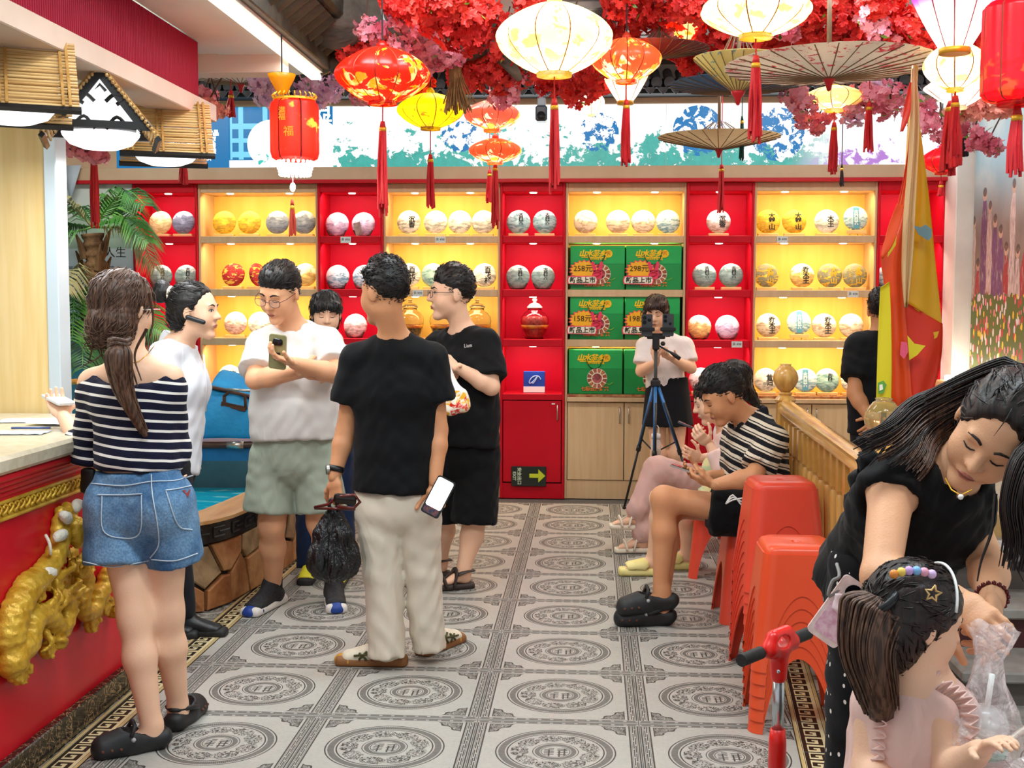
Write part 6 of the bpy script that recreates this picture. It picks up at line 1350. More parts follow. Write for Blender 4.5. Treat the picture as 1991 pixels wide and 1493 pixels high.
for fx, fy in ((.255, 8.98), (x+.33, 8.62), (x-.02, 8.40)):
    top = V3(x+(fx-x)*.06, y+(fy-y)*.06, ZP(752)); ft = V3(fx, fy, .012); k = top+(ft-top)*.5; lg = MB().tube([top, k], .013, 8).build('leg', M_tblu, tp_, 1); MB().tube([top+(ft-top)*.12+V3(.004, -.012, 0), k+V3(.004, -.012, 0)], .009, 6).build('leg_rail', M_tb, lg, 1)
    MB().tube([k, ft], .009, 8).tube([k+(top-k)*.04, k-(top-k)*.04], .018, 10).build('lower_leg', M_tb, lg, 1); MB().ball(ft, (.016, .016, .012), 8).build('foot', M_rub, lg, 1); MB().tube([(x, y, ZP(880)), top+(ft-top)*.42], .006, 6).build('brace', M_tb, lg, 1)
def phone_body(name, o, u, v, n, w_, h_, m, parent, th=.009):
    """rounded slab: U across, V along, N the face towards the viewer"""
    r = .14*w_; pts = []
    for cx_, cy_, a0 in ((w_/2-r, h_/2-r, 0), (-w_/2+r, h_/2-r, 90), (-w_/2+r, -h_/2+r, 180), (w_/2-r, -h_/2+r, 270)):
        for a in np.radians(np.linspace(a0, a0+90, 5)): pts.append((cx_+r*math.cos(a), cy_+r*math.sin(a)))
    return MB().prism(pts, np.asarray(o)-n*th/2, u, v, th if np.dot(np.cross(u, v), n) > 0 else -th).build(name, m, parent)
M_ph = pmat('phone_dark_grey', c='#3b3f46', rough=.35); M_lens = pmat('phone_lens', c='#0b0c10', rough=.1)
def phone_back(label, c, u, v, n, w_, h_, m, lens, parent_only=False, base=None):
    t = thing('mobile_phone', label, 'phone', c); phone_body('phone_case', c, u, v, n, w_, h_, m, t)
    for a, b, r in lens: MB().tube([c+u*a+v*b+n*.004, c+u*a+v*b+n*.0075], r, 12).build('camera_lens', M_lens, t)
    return t
NF = V3(0, -1, 0)
for px, lab in ((1258, 'dark grey phone clamped on the tripod, the one nearer the green boxes'), (1299, 'dark grey phone clamped on the tripod, the one over her shoulder')):
    c = at(px, 632, 8.70); phone_back(lab, c, UX, UZ, NF, .078, .156, M_ph, [(-.018, .052, .014), (-.018, .02, .014), (.016, .036, .012)]) if px < 1280 else phone_back(lab, c, UX, UZ, NF, .08, .160, M_ph, [(-.02, .06, .012), (-.02, .03, .012), (.015, .01, .010)])
    MB().box(c+V3(0, .0, -.03), (.11, .035, .028), bev=.005).box(c+V3(0, .012, -.06), (.03, .02, .05)).build('phone_clamp', M_tb, tp_)
MB().tube([at(1258, 650, 8.72), at(1299, 650, 8.72)], .009, 8).build('clamp_bar', M_tb, tp_, 1)
wb = thing('water_bottle', 'clear tea bottle with white lid hanging from the tripod', 'bottle', at(1275, 885, 8.66)); q = at(1275, 886, 8.64)
MB().lathe([(0, 0), (.032, 0), (.036, .01), (.036, .10), (.03, .12), (.03, .125), (0, .125)], 20, q).build('bottle_body', pmat('bottle_plastic', c='#eef0ee', rough=.05, alpha=.4), wb, 1); MB().lathe([(0, 0), (.031, 0), (.033, .045), (0, .045)], 20, q+UZ*.003).build('tea', pmat('brown_tea', c='#b98a55', rough=.2), wb, 1); MB().lathe([(0, 0), (.033, 0), (.033, .035), (.02, .04), (0, .04)], 20, q+UZ*.122).build('bottle_lid', M_white, wb, 1); MB().tube(spline([q+V3(-.02, 0, .16), q+V3(-.015, 0, .21), q+V3(.015, 0, .21), q+V3(.02, 0, .16)], 14), .004, 6).tube([q+UZ*.208, (x, y, q[2]+.26)], .003, 5).build('carry_loop', M_cream, wb, 1)

# ================================================================== PEOPLE
def skin_mat(name, c1, c2):
    return pmat(name, lambda t: {'col': t.mix(t.noise(t.obj(), 14, 4), c1, c2), 'bump': t.noise(t.obj(), 220, 2)*.0006}, rough=.48, sss=.12, spec=.35)
SK = {'a': skin_mat('skin_light', '#dca078', '#e6b08a'), 'b': skin_mat('skin_warm', '#c98a60', '#d69a70'), 'c': skin_mat('skin_fair', '#eab795', '#f2c6a8'), 'd': skin_mat('skin_tan', '#bf8257', '#cc9166')}
def hair_mat(name, c1, c2, r=.42):
    return pmat(name, lambda t: (lambda n: {'col': t.mix(t.ss(n, .35, .68), c1, c2), 'bump': n*.0016})(t.noise(t.scale(t.obj(), (1, 1, .07)), 150, 3)), rough=r, spec=.45)
HB = hair_mat('black_hair', '#0d0b0b', '#1f1a19'); HD = hair_mat('dark_brown_hair', '#140d0b', '#2d1d17'); HBR = hair_mat('brown_hair', '#38241a', '#6a4a38', .42)
def cloth(name, c1, c2=None, wr=.010, sc=7, rough=.85, fn=None):
    def f(t):
        o = t.obj(); n = t.noise(t.scale(o, (1, 1, .55)), sc*.8, 2, .5, 1.5); d = {'bump': n*wr*.8+t.noise(o, 400, 1)*.0004}
        d['col'] = fn(t) if fn else t.mix(n, c1, c2 or c1); return d
    return pmat(name, f, rough=rough, spec=.22, sheen=.04)
M_lip = pmat('lips', c='#b0685a', rough=.45); M_eyew = pmat('eye_white', c='#e9e2dc', rough=.2); M_iris = pmat('dark_iris', c='#1a0f0a', rough=.15); M_brow = pmat('eyebrow_hair', c='#2a1d18', rough=.8); M_lash = pmat('eyelash_line', c='#1c1210', rough=.7); M_nail = pmat('nostril_shadow_skin', c='#7d4534', rough=.7)
def hand(w, d, n, thumb=1, curl=(.5, .5, .35), k=1.0, spread=.06, tcurl=.5, fan=(0, 0, 0, 0)):
    """five-fingered hand from the wrist W, fingers along D, palm facing N; THUMB picks the side"""
    d = nrm(d); n = nrm(np.asarray(n, float)-d*np.dot(n, d)); s_ = np.cross(d, n)*thumb; q = SDF()
    q.seg(w-d*.02*k, w+d*.035*k, (.026*k, .034*k), (.019*k, .016*k), side=s_, bl=.01).seg(w+d*.03*k, w+d*.085*k, (.036*k, .040*k), (.016*k, .012*k), side=s_, bl=.012)
    q.ell(w+d*.035*k+s_*.022*k+n*.006*k, (.018*k, .018*k, .016*k), bl=.012)
    for i, (off, L) in enumerate(((.030, .072), (.010, .080), (-.011, .074), (-.030, .058))):
        a = nrm(d+s_*(off/.03*spread)); p = w+d*(.086-.25*abs(off)*.3)*k+s_*off*k; ang = fan[i]; rr = (.0092-.0006*(i == 3))*k
        for j, fr in enumerate((.45, .31, .24)):
            ang += curl[j]*(1+.08*i); v = a*math.cos(ang)+n*math.sin(ang); p2 = p+v*L*fr*k; q.seg(p, p2, (rr, rr*.92), bl=.004 if j else .006); p = p2; rr *= .92
    p = w+d*.028*k+s_*.030*k; v = nrm(d*.62+s_*.75+n*.15); rr = .0115*k
    for j, L in enumerate((.038, .032, .026)):
        p2 = p+v*L*k; q.seg(p, p2, (rr, rr*.9), bl=.006); p = p2; rr *= .9; v = nrm(v+d*.35*tcurl+n*tcurl*.55-s_*tcurl*.35)
    V, F = q.mesh(.0036, pad=.01); return relax(V, F, 1, .3), F
def foot_frame(heel, f, u=UZ): f = nrm(f); u = nrm(np.asarray(u, float)-f*np.dot(u, f)); return heel, f, u, np.cross(f, u)
class Person:
    def __init__(s, label, J, face, tf, base, skin='a', hs=1.0, up=UZ, arm=1.0, leg=1.0, tor=None, group=None, feet=(), footk=1.0, bare=True, finger=()):
        """J: joints N (neck base), H (head centre), SL SR EL ER WL WR HL HR KL KR AL AR (world points)"""
        s.t = thing('person', label, 'person', base); s.J = J; s.sk = SK[skin]; f = nrm(face); u = nrm(np.asarray(up, float)-f*np.dot(up, f)); r = np.cross(f, u); s.hs = hs
        s.Rh = np.stack([r, f, u], 1); s.H = J['H']; s.tf = nrm(tf); s.ts = nrm(J['SR']-J['SL']); q = s.q = SDF(); s.hx = []
        N = J['N']; A = s.A = (J['HL']+J['HR'])/2; ax = nrm(N-A); s.ax = ax
        s.st = tor or [(.155, .105, .11), (.135, .095, .095), (.150, .115, .10), (.115, .085, .085)]; L = np.linalg.norm(N-A)
        P = s.P = [A, A+(N-A)*.34, A+(N-A)*.68, A+(N-A)*.90]
        for i in range(3):
            (w0, f0, k0), (w1, f1, k1) = s.st[i], s.st[i+1]; q.seg(P[i], P[i+1], (w0*.93, w1*.93), (f0*.93, f1*.93), (k0*.93, k1*.93), side=s.ts, front=s.tf, bl=.04)
        for k in 'LR':
            q.seg(N-ax*.01, J['S'+k], (.056, .050*arm), bl=.05); q.seg(J['S'+k], J['E'+k], (.050*arm, .040*arm), bl=.035)
            m = J['E'+k]+(J['W'+k]-J['E'+k])*.3; q.seg(J['E'+k], m, (.039*arm, .041*arm), bl=.02); q.seg(m, J['W'+k], (.041*arm, .027*arm), bl=.02)
            q.seg(J['H'+k], J['K'+k], (.083*leg, .053*leg), bl=.04); c = J['K'+k]+(J['A'+k]-J['K'+k])*.36
            back = -nrm(s.tf) if 'calf' not in J else J['calf']
            q.seg(J['K'+k], c+back*.010, (.050*leg, .056*leg), bl=.05); q.seg(c+back*.010, J['A'+k], (.056*leg, .036*leg), bl=.03)
        l = lambda x, y, z: s.H+s.Rh@V3(x, y, z)*hs; s.l = l; R = s.Rh; h = hs
        q.ell(l(0, -.012, .035), np.array((.074, .094, .085))*h, R, .02).ell(l(0, .028, -.008), np.array((.063, .062, .088))*h, R, .03)
        q.seg(l(0, .02, -.055), l(0, .056, -.092), np.array((.054, .030))*h, np.array((.04, .022))*h, side=s.Rh[:, 0], bl=.03*h).ell(l(0, .070, -.098), np.array((.021, .017, .015))*h, R, .02*h)
        for sx in (-1, 1):
            q.ell(l(sx*.036, .056, -.030), np.array((.024, .024, .03))*h, R, .03*h); q.ell(l(sx*.031, .099, .010), np.array((.019, .013, .010))*h, R, .016*h, 'd')
        q.seg(l(-.036, .079, .029), l(.036, .079, .029), .009*h, bl=.015*h)
        q.seg(l(0, .087, .014), l(0, .1065, -.020), np.array((.0075, .0115))*h, bl=.012*h)
        for sx in (-1, 1): q.ell(l(sx*.0115, .095, -.0235), .009*h, bl=.006*h); q.ell(l(sx*.0735, -.010, .0), np.array((.009, .020, .031))*h, R@rot((0, 0, 1), -sx*.35), .006*h)
        q.ell(l(0, .084, -.055), np.array((.023, .013, .012))*h, R, .012*h)
        q.seg(l(0, -.018, -.055), N-ax*.01, (.052*h, .058), bl=.03)
        for ft in feet: s.foot_skin(q, *ft, k=footk)
        s.hands = list(finger); s.bodyobj = None
    def foot_skin(s, q, heel, f, u=UZ, k=1.0):
        o, f, u, sd = foot_frame(heel, f, u); P = lambda a, h, b=0: o+(f*a+u*h+sd*b)*k
        q.seg(P(.035, .085), P(.035, .035), (.036*k, .034*k), bl=.02).seg(P(.04, .05), P(.14, .028), (.034*k, .038*k), (.034*k, .018*k), side=sd, bl=.02).seg(P(.12, .024), P(.17, .02), (.040*k, .040*k), (.016*k, .012*k), side=sd, bl=.015)
        for i, b in enumerate((-.030, -.013, .003, .018, .031)): q.seg(P(.17, .016, b), P(.205-.009*abs(i-1), .013, b*1.05), (.009*k, .0085*k), bl=.006)
    def body(s, h=.0115, fh=.0062):
        V, F = s.q.mesh(h, [(s.H+s.Rh@V3(0, .02, -.01), .125*s.hs, fh)]); V = relax(V, F, 1, .35); s.V0, s.F0 = V, F
        for v, f in s.hands: F = np.concatenate([F, f+len(V)]); V = np.concatenate([V, v])
        s.bodyobj = newobj('body', raw_mesh('body', V-BASE[s.t.name], F, s.sk), s.t)
        loc = (s.V0-s.H)@s.Rh/s.hs; m = (np.abs(loc) < .2).all(1); s.bvh = None
        fm = m[s.F0].all(1)
        if fm.sum() > 50: s.bvh = BVHTree.FromPolygons(loc.tolist(), s.F0[fm].tolist())
        return s
    def fp(s, x, z, off=.001):                                        # point on the face surface at head coordinates (x, z)
        hit = s.bvh.ray_cast(Vector((x, .3, z)), Vector((0, -1, 0)))[0] if s.bvh else None
        y = hit[1] if hit is not None else .08
        return s.l(x, y+off, z)
    def face(s, down=False, brow=1.0, mouth=0, glasses=None, lipc=None):
        h = s.hs
        for sx in (-1, 1):
            B = MB().tube([s.fp(sx*x, z*1.0, .0016) for x, z in ((.014, .0285), (.024, .034), (.036, .0345), (.047, .028))], np.array([.0030, .0036, .0030, .0012])*h*brow, 6); B.build('eyebrow', M_brow, s.t, 1)
            if down:
                MB().tube([s.fp(sx*x, z, .0014) for x, z in ((.017, .0055), (.024, .001), (.033, .000), (.044, .005))], np.array([.0010, .0018, .0018, .001])*h, 6).build('eyelash', M_lash, s.t, 1)
            else:
                pts = [(.0165, .009), (.022, .0128), (.030, .0145), (.038, .0128), (.0445, .0085)]; lo = [(.022, .0055), (.030, .004), (.038, .0055)]
                up = [s.fp(sx*x, z, .0008) for x, z in pts]; dn = [s.fp(sx*x, z, .0008) for x, z in lo]; ring_ = up+dn[::-1]; c = np.mean(ring_, 0)+s.Rh[:, 1]*.0022*h
                n = len(ring_); MB().add(ring_+[c], [(i, (i+1) % n, n) for i in range(n)]).build('eye', M_eyew, s.t, 1)
                ip = s.fp(sx*.030, .0095, .0)+s.Rh[:, 1]*.0025*h; MB().ball(ip, np.array((.0058, .0018, .0058))*h, 10, s.Rh).build('iris', M_iris, s.t, 1)
                MB().tube([s.fp(sx*x, z+.0006, .0016) for x, z in pts], .0013*h, 6).build('eyelash', M_lash, s.t, 1)
            MB().ball(s.fp(sx*.0062, -.0305, -.001), np.array((.0032, .002, .0018))*h, 6, s.Rh).build('nostril', M_nail, s.t, 1)
        lm = lipc or M_lip; w_ = .021
        mb = MB(); mb.tube([s.fp(x, z, -.0006) for x, z in ((-w_, -.0575), (-.010, -.0535), (-.003, -.0525), (0, -.0535), (.003, -.0525), (.010, -.0535), (w_, -.0575))], np.array([.001, .003, .0034, .0032, .0034, .003, .001])*h, 8); mb.tube([s.fp(x, z, -.0008) for x, z in ((-w_*.85, -.0590), (-.008, -.0625), (.008, -.0625), (w_*.85, -.0590))], np.array([.001, .0040, .0040, .001])*h, 8); mb.build('lips', lm, s.t, 1)
        MB().tube([s.fp(x, -.0582+abs(x)*.02, .0012) for x in (-.018, -.006, .006, .018)], .0009*h, 5).build('mouth_line', M_nail, s.t, 1)
        if glasses:
            y = .106; mb = MB()
            for sx in (-1, 1):
                an = np.linspace(0, 2*np.pi, 21); mb.tube([s.l(sx*.034+.026*math.copysign(abs(math.cos(a))**.7, math.cos(a)), y-.006*abs(math.cos(a)), .003+.017*math.copysign(abs(math.sin(a))**.8, math.sin(a))) for a in an], .0014*h, 6, False)
                mb.tube([s.l(sx*.060, y-.006, .010), s.l(sx*.074, .07, .012), s.l(sx*.080, .0, .012), s.l(sx*.079, -.02, .004)], .0015*h, 6)
            mb.tube([s.l(-.009, y, .007), s.l(0, y+.004, .010), s.l(.009, y, .007)], .0014*h, 6); g = mb.build('glasses', glasses, s.t, 1)
            for sx in (-1, 1):
                an = np.linspace(0, 2*np.pi, 17)[:-1]; pts = [s.l(sx*.034+.0255*math.copysign(abs(math.cos(a))**.7, math.cos(a)), y-.004*abs(math.cos(a)), .003+.0165*math.copysign(abs(math.sin(a))**.8, math.sin(a))) for a in an]
                MB().add(pts, [tuple(range(16))]).build('lens', pmat('spectacle_lens', c='#ffffff', rough=.02, alpha=.10), g)
        return s
    def garment(s, name, q, m, h=.011, wr=.004, wf=1.0, parent=None, ends=(), fine=(), it=1):
        ph = (hash(name) % 7)*1.3 if False else len(name)*1.3
        o = BASE[s.t.name]
        wr *= .55
        def mod(X, Y, Z, D):
            X, Y, Z = (X-o[0])*wf, (Y-o[1])*wf, (Z-o[2])*wf
            return (D+wr*np.sin(31*Z+9*np.sin(11*X+ph)+5*np.sin(9*Y))*np.sin(17*X+7*np.sin(8*Z+ph)+13*Y)+wr*.6*np.sin(58*Z-23*X+6*np.sin(15*X+Y*11))).astype(np.float32)
        return solid(name, q, m, parent or s.t, h, fine, mod if wr else None, it)
    def top(s, hem, hw, hf, hk, sl=.55, ease=.018, r0=.078, r1=.072, arms='LR', neck=.068, bl=.03, sleeve_to=None, cutz=True):
        """a shirt: torso with ease, sleeves of relative length SL, hem at the point HEM"""
        q = SDF(); st = s.st; P = s.P
        for i in range(3):
            (w0, f0, k0), (w1, f1, k1) = st[i], st[i+1]; q.seg(P[i], P[i+1], (w0+ease, w1+ease), (f0+ease, f1+ease), (k0+ease, k1+ease), side=s.ts, front=s.tf, bl=.04)
        if hem is not None: q.seg(P[1], hem, (st[1][0]+ease, hw), (st[1][1]+ease, hf), (st[1][2]+ease, hk), side=s.ts, front=s.tf, bl=.03, flat=(0, 1)); q.cut(hem, hem-P[1])
        for k in 'LR':
            S_, E_2 = s.J['S'+k], s.J['E'+k]; q.seg(s.J['N']-s.ax*.035, S_, (.060, .062), bl=.05)
            if k in arms:
                e = S_+(E_2-S_)*sl; q.seg(S_, e, (r0, r1), bl=bl, flat=(0, 1))
        if neck: q.seg(s.J['N']-s.ax*.015+s.tf*.012, s.l(0, -.01, -.04), (neck, neck*.9), bl=.012, op='d')
        return q
    def shoe_frame(s, heel, f, u=UZ, k=1.0):
        o, f, u, sd = foot_frame(heel, f, u); return lambda a, h, b=0: o+(f*a+u*h+sd*b)*k, f, u, sd
    def clog(s, heel, f, u=UZ, k=1.0, m=None, strap_up=False):
        m = m or pmat('black_clog_foam', noisy('#1a1a1b', '#242425', 20, 2), rough=.55); P, f, u, sd = s.shoe_frame(heel, f, u, k); q = SDF()
        q.seg(P(.015, .018), P(.21, .018), np.array((.034, .046))*k, .024*k, side=sd, bl=.01).seg(P(.11, .045), P(.20, .034), np.array((.049, .046))*k, np.array((.056, .042))*k, side=sd, bl=.025).seg(P(.0, .04), P(.10, .045), np.array((.040, .046))*k, np.array((.032, .038))*k, side=sd, bl=.02)
        q.seg(P(.03, .10), P(.105, .085), np.array((.030, .034))*k, np.array((.06, .045))*k, side=sd, bl=.008, op='d'); q.cut(P(0, .0), -u)
        o = solid('clog', q, m, s.t, .0055*k, it=1)
        an = np.linspace(0, 1, 12); mb = MB(); hz = .075 if not strap_up else .105
        if strap_up: mb.tube([P(.115, .07, -.047), P(.10, .10, -.030), P(.105, .112, 0), P(.10, .10, .030), P(.115, .07, .047)], .008*k, 6)
        else: mb.tube(spline([P(.105, .06, -.049), P(.05, hz, -.046), P(-.005, hz+.006, 0), P(.05, hz, .046), P(.105, .06, .049)], 16), .009*k, 6)
        mb.build('strap', m, o, 1)
        for b in (-.047, .047): MB().ball(P(.108, .058, b), .009*k, 8).build('rivet', pmat('strap_rivet', c='#a9a9a9', rough=.4), o, 1)
        mb = MB()
        for a, b in ((.15, -.02), (.15, .0), (.15, .02), (.175, -.024), (.175, -.008), (.175, .008), (.175, .024), (.2, -.012), (.2, .012)): mb.ball(P(a, .085-.5*(a-.11)-abs(b)*.45, b), .0055*k, 6)
        for a in (.15, .18, .21): 
            for b in (-1, 1): mb.ball(P(a, .032, b*(.051-.05*(a-.15))), .0065*k, 6)
        mb.build('vent_hole', pmat('vent_hole_shadow', c='#5d3a2c', rough=.9), o, 1); return o
    def sneaker(s, heel, f, m_up, m_sole, k=1.0, tip=None, laces=True, u=UZ):
        P, f, u, sd = s.shoe_frame(heel, f, u, k); q = SDF()
        q.seg(P(.01, .045), P(.20, .03), np.array((.036, .042))*k, np.array((.034, .026))*k, side=sd, bl=.02).seg(P(.045, .04), P(.06, .095), np.array((.040, .036))*k, bl=.03).seg(P(.06, .07), P(.16, .04), np.array((.036, .036))*k, np.array((.035, .024))*k, side=sd, bl=.02)
        o = solid('shoe', q, m_up, s.t, .006*k)
        q = SDF().seg(P(-.008, .014), P(.222, .012), np.array((.039, .045))*k, .027*k, side=sd, bl=.01, p=3).cut(P(0, 0), -u); solid('sole', q, m_sole, o, .006*k)
        if tip: q = SDF().seg(P(.195, .016), P(.228, .014), np.array((.046, .036))*k, .028*k, side=sd).cut(P(0, .002), -u); solid('toe_cap', q, tip, o, .006*k)
        if laces:
            mb = MB()
            for i in range(5): a = .085+.02*i; z = .092-.011*i; mb.tube([P(a, z-.012, -.026), P(a+.004, z, 0), P(a, z-.012, .026)], .003*k, 5)
            mb.build('laces', M_blk, o, 1)
        return o
    def sandal(s, heel, f, m, k=1.0, u=UZ, slide=False, sole=.018):
        P, f, u, sd = s.shoe_frame(heel, f, u, k); q = SDF().seg(P(.0, -.004), P(.20, -.004), np.array((.036, .046))*k, sole*k, side=sd, bl=.01, p=3); o = solid('sandal', q, m, s.t, .006*k)
        def strap(pts, w_): MB().tube(spline([P(*p) for p in pts], 18), w_*k, 8, flat=.35, up=f).build('strap', m, o, 1)
        if slide:
            q = SDF().seg(P(.085, .03), P(.165, .022), np.array((.049, .05))*k, np.array((.040, .028))*k, side=sd, bl=.01).seg(P(.07, .02), P(.2, .012), np.array((.038, .044))*k, np.array((.034, .018))*k, side=sd, bl=.006, op='d').cut(P(0, -.01), -u); solid('strap', q, m, o, .006*k)
        else:
            strap([(.14, 0, -.046), (.15, .04, -.03), (.155, .046, 0), (.15, .04, .03), (.14, 0, .046)], .022); strap([(.10, 0, -.044), (.085, .06, -.034), (.08, .075, 0), (.085, .06, .034), (.10, 0, .044)], .018); strap([(.08, .06, -.036), (.03, .075, -.040), (-.015, .07, 0), (.03, .075, .040), (.08, .06, .036)], .013); strap([(.15, .035, -.02), (.115, .055, .0), (.085, .065, .015)], .015)
        return o
    def hair(s, prims, m, name='hair', wr=.0016, fr=26, h=.0068, cuts=(), parent=None, fz=(420, .05, .0028, .5, .06), tgt=None, crown=None):
        """PRIMS in head coordinates: ('e', c, r[, op]) or ('s', a, b, w, f[, op])"""
        q = SDF(); hs = s.hs
        for p in prims:
            if p[0] == 'e': q.ell(s.l(*p[1]), np.array(p[2])*hs, s.Rh, .03, p[3] if len(p) > 3 else 'u')
            else: q.seg(s.l(*p[1]), s.l(*p[2]), np.array(p[3])*hs, np.array(p[4])*hs, side=s.Rh[:, 0], bl=.015, op=p[5] if len(p) > 5 else 'u')
        for p, n in cuts: q.cut(s.l(*p), s.Rh@np.array(n, float))
        def mod(X, Y, Z, D):
            a, b, c = ((X-s.H[0])*s.Rh[0, i]+(Y-s.H[1])*s.Rh[1, i]+(Z-s.H[2])*s.Rh[2, i] for i in range(3)); g = np.arctan2(a, c+.02+.0*b)
            return (D+wr*np.sin(g*fr+6*b+1.5*np.sin(c*18))).astype(np.float32)
        o = solid(name, q, m, parent or s.t, h*max(1, hs*.9), (), mod, 1)
        if fz:
            n, L, r, grav, lift = fz; me = o.data; k = len(me.vertices); v, nn = np.empty(k*3), np.empty(k*3); me.vertices.foreach_get('co', v); me.vertices.foreach_get('normal', nn); v, nn = v.reshape(-1, 3), nn.reshape(-1, 3)
            R_ = np.random.default_rng(k); ids = R_.integers(0, k, n); cr = (s.l(*(crown or (0, -.05, .12))) if tgt is None else s.l(*tgt))-BASE[o.name]; mb = MB(); L *= hs
            for i in ids:
                p, q_ = v[i], nn[i]; t = nrm(p-cr) if tgt is None else nrm(cr-p); t = t+UZ*-grav+R_.normal(size=3)*.22; t = nrm(t-q_*(t@q_)); l_ = L*R_.uniform(.6, 1.15); h_ = lift*R_.uniform(.3, 1.2)*l_
                mb.tube([p-q_*.003, p+t*l_*.45+q_*h_, p+t*l_+q_*(h_*1.3-l_*l_*4)], [r, r*.85, r*.2], 4, False)
            f_ = newobj('hair_strands', mb.mesh('hair_strands', m, 1), o)
        return o
    def short_hair(s, m, topz=.0, fringe=0, side=.0, sparse=False):
        pr = [('e', (0, -.016, .040), (.0765+side, .0965, .085)), ('e', (0, -.008, .078+topz*.5), (.068, .086, .060+topz))]
        if fringe: pr.append(('s', (-.03, .07, .088), (.03, .085, .085), (.02, .018), (.018, .014)))
        return s.hair(pr, m, fz=(650, .024, .0024, .0, .22), crown=(0, .13, .03), cuts=[((0, -.10, -.066), (0, .70, -1)), ((0, .088, .066), (0, 1, -.55))])
    def locks(s, paths, m, r=.006, parent=None, name='hair_strands', n=5):
        for p in paths: q = spline(p, 18); MB().tube(q, np.linspace(r, r*.35, len(q)), n, False).build('hair_lock', m, parent or s.t, 1)
def jt(**k): return {a: (at(*b) if len(b) == 3 and b[0] > 5 else V3(*b)) for a, b in k.items()}
def anklep(heel, f, k=1.0, u=UZ): return np.asarray(heel, float)+nrm(f)*.04*k+np.asarray(u, float)*.085*k
def legs_q(s, up, w, f, kk, legs, bl=.03, lb=.014):
    """trousers or shorts: pelvis block and one tapering tube per leg: legs = [(hip, points, radii)]"""
    q = SDF(); q.seg(s.A+s.ax*up, s.A-s.ax*.02, w, f, kk, side=s.ts, front=s.tf, bl=.03, flat=(1, 0))
    for pts, rad in legs:
        for i in range(len(pts)-1): q.seg(pts[i], pts[i+1], (rad[i], rad[i+1]), bl=lb, flat=(0, 1 if i == len(pts)-2 else 0))
    return q

# ------------------------------------------------------------------ woman in the striped top, seen from behind
def stripes_fn(ax, per, duty, c1, c2, warp=.012, off=0):
    def f(t):
        x, y, z = t.xyz(); n = t.noise(t.obj(), 5, 2); v = x*ax[0]+y*ax[1]+z*ax[2]+n*warp+off
        return t.mix(t.fr(v*(1/per)) < duty, c1, c2)
    return f
h1, h2 = fl(318, 1452), fl(330, 1432); d1, d2 = nrm(fl(205, 1470)-h1), nrm(fl(362, 1402)-h2)
a1_, a2_ = anklep(h1, d1), anklep(h2+V3(0, .05, 0), d2)
J = jt(H=(242, 602, 4.08), N=(258, 712, 4.10), SL=(182, 745, 4.12), SR=(328, 738, 4.08), EL=(170, 890, 4.18), WL=(122, 808, 4.40), ER=(338, 880, 4.16), WR=(310, 900, 4.40), HL=(226, 985, 4.10), HR=(322, 985, 4.08), KL=(262, 1200, 4.06), KR=(325, 1190, 4.14), AL=tuple(a1_), AR=tuple(a2_))
J['calf'] = V3(0, -1, 0)
p = P1 = Person('woman in navy and white striped top and denim shorts, seen from behind at the counter', J, (.42, .9, -.1), (-.05, 1, 0), (-1.57, 4.05, 0), 'c', 1.02, tor=[(.165, .10, .12), (.125, .09, .09), (.145, .10, .095), (.11, .07, .075)], arm=.92, leg=.98, feet=((h1, d1), (h2+V3(0, .05, 0), d2)))
ph = at(108, 786, 4.44); p.hands.append(hand(J['WL'], at(108, 782, 4.47)-J['WL'], (0, -.2, 1), 1, (.35, .5, .4), .92)); p.body()
M_str1 = cloth('navy_striped_jersey', None, fn=stripes_fn((.10, .05, 1), .0335, .73, '#ece6df', '#14152c'), wr=.012, sc=8)
q = SDF(); st = p.st; e = .03
q.seg(p.P[0]+UZ*.02, p.P[1], (.152, .146), (.11, .11), (.125, .12), side=p.ts, front=p.tf, bl=.04); q.seg(p.P[1], p.P[2]+UZ*.04, (.146, .158), (.115, .11), (.12, .12), side=p.ts, front=p.tf, bl=.04)
for k in 'LR': 
    S_, E_1, W_ = J['S'+k], J['E'+k], J['W'+k]; c = p.P[2]+UZ*.04; q.seg(c, S_-UZ*.028, (.10, .064), bl=.05); q.seg(S_-UZ*.03, E_1, (.058, .056), bl=.012); q.seg(E_1, E_1+(W_-E_1)*.42, (.058, .050), bl=.02, flat=(0, 1))
    for i in range(4): a = E_1+(W_-E_1)*(-.12+.14*i); q.seg(a, a+nrm(W_-E_1)*.012, .057, bl=.01)
q.cut(at(258, 706, 4.05), V3(.06, 0, 1)); q.ell(at(256, 704, 4.06), (.145, .16, .080), bl=.01, op='d'); q.cut(at(270, 918, 4.0), (0, 0, -1))
p.garment('striped_top', q, M_str1, .0105, .006, 1.0)
# denim shorts with pockets, seams and yoke
M_den = cloth('blue_denim', None, fn=lambda t: (lambda n, n2: t.mix(t.ss(n2, .4, .6)*.35, t.mix(t.ss(n, .35, .68), '#3f6791', '#7ba0c2'), '#22446b'))(t.noise(t.obj(), 7, 4), t.noise(t.scale(t.obj(), (1, 1, 1)), 150, 2)), wr=.007, sc=14)
hm = at(270, 1098, 4.05)[2]
q = legs_q(p, .13, .152, .10, .125, [([J['HL']+UZ*.02, at(222, 1099, 4.05)], [.104, .107]), ([J['HR']+UZ*.02, at(340, 1090, 4.12)], [.104, .100])], .05, .004)
for k in 'LR': q.ell(J['H'+k]-p.tf*.055+UZ*.01+p.ts*(.0 if k == 'L' else 0), (.085, .085, .095), bl=.04)
dn = p.garment('denim_shorts', q, M_den, .0105, .003, 1.3)
bv = BVHTree.FromPolygons([v.co[:] for v in dn.data.vertices], [pl_.vertices[:] for pl_ in dn.data.polygons]); b1_ = BASE[p.t.name]
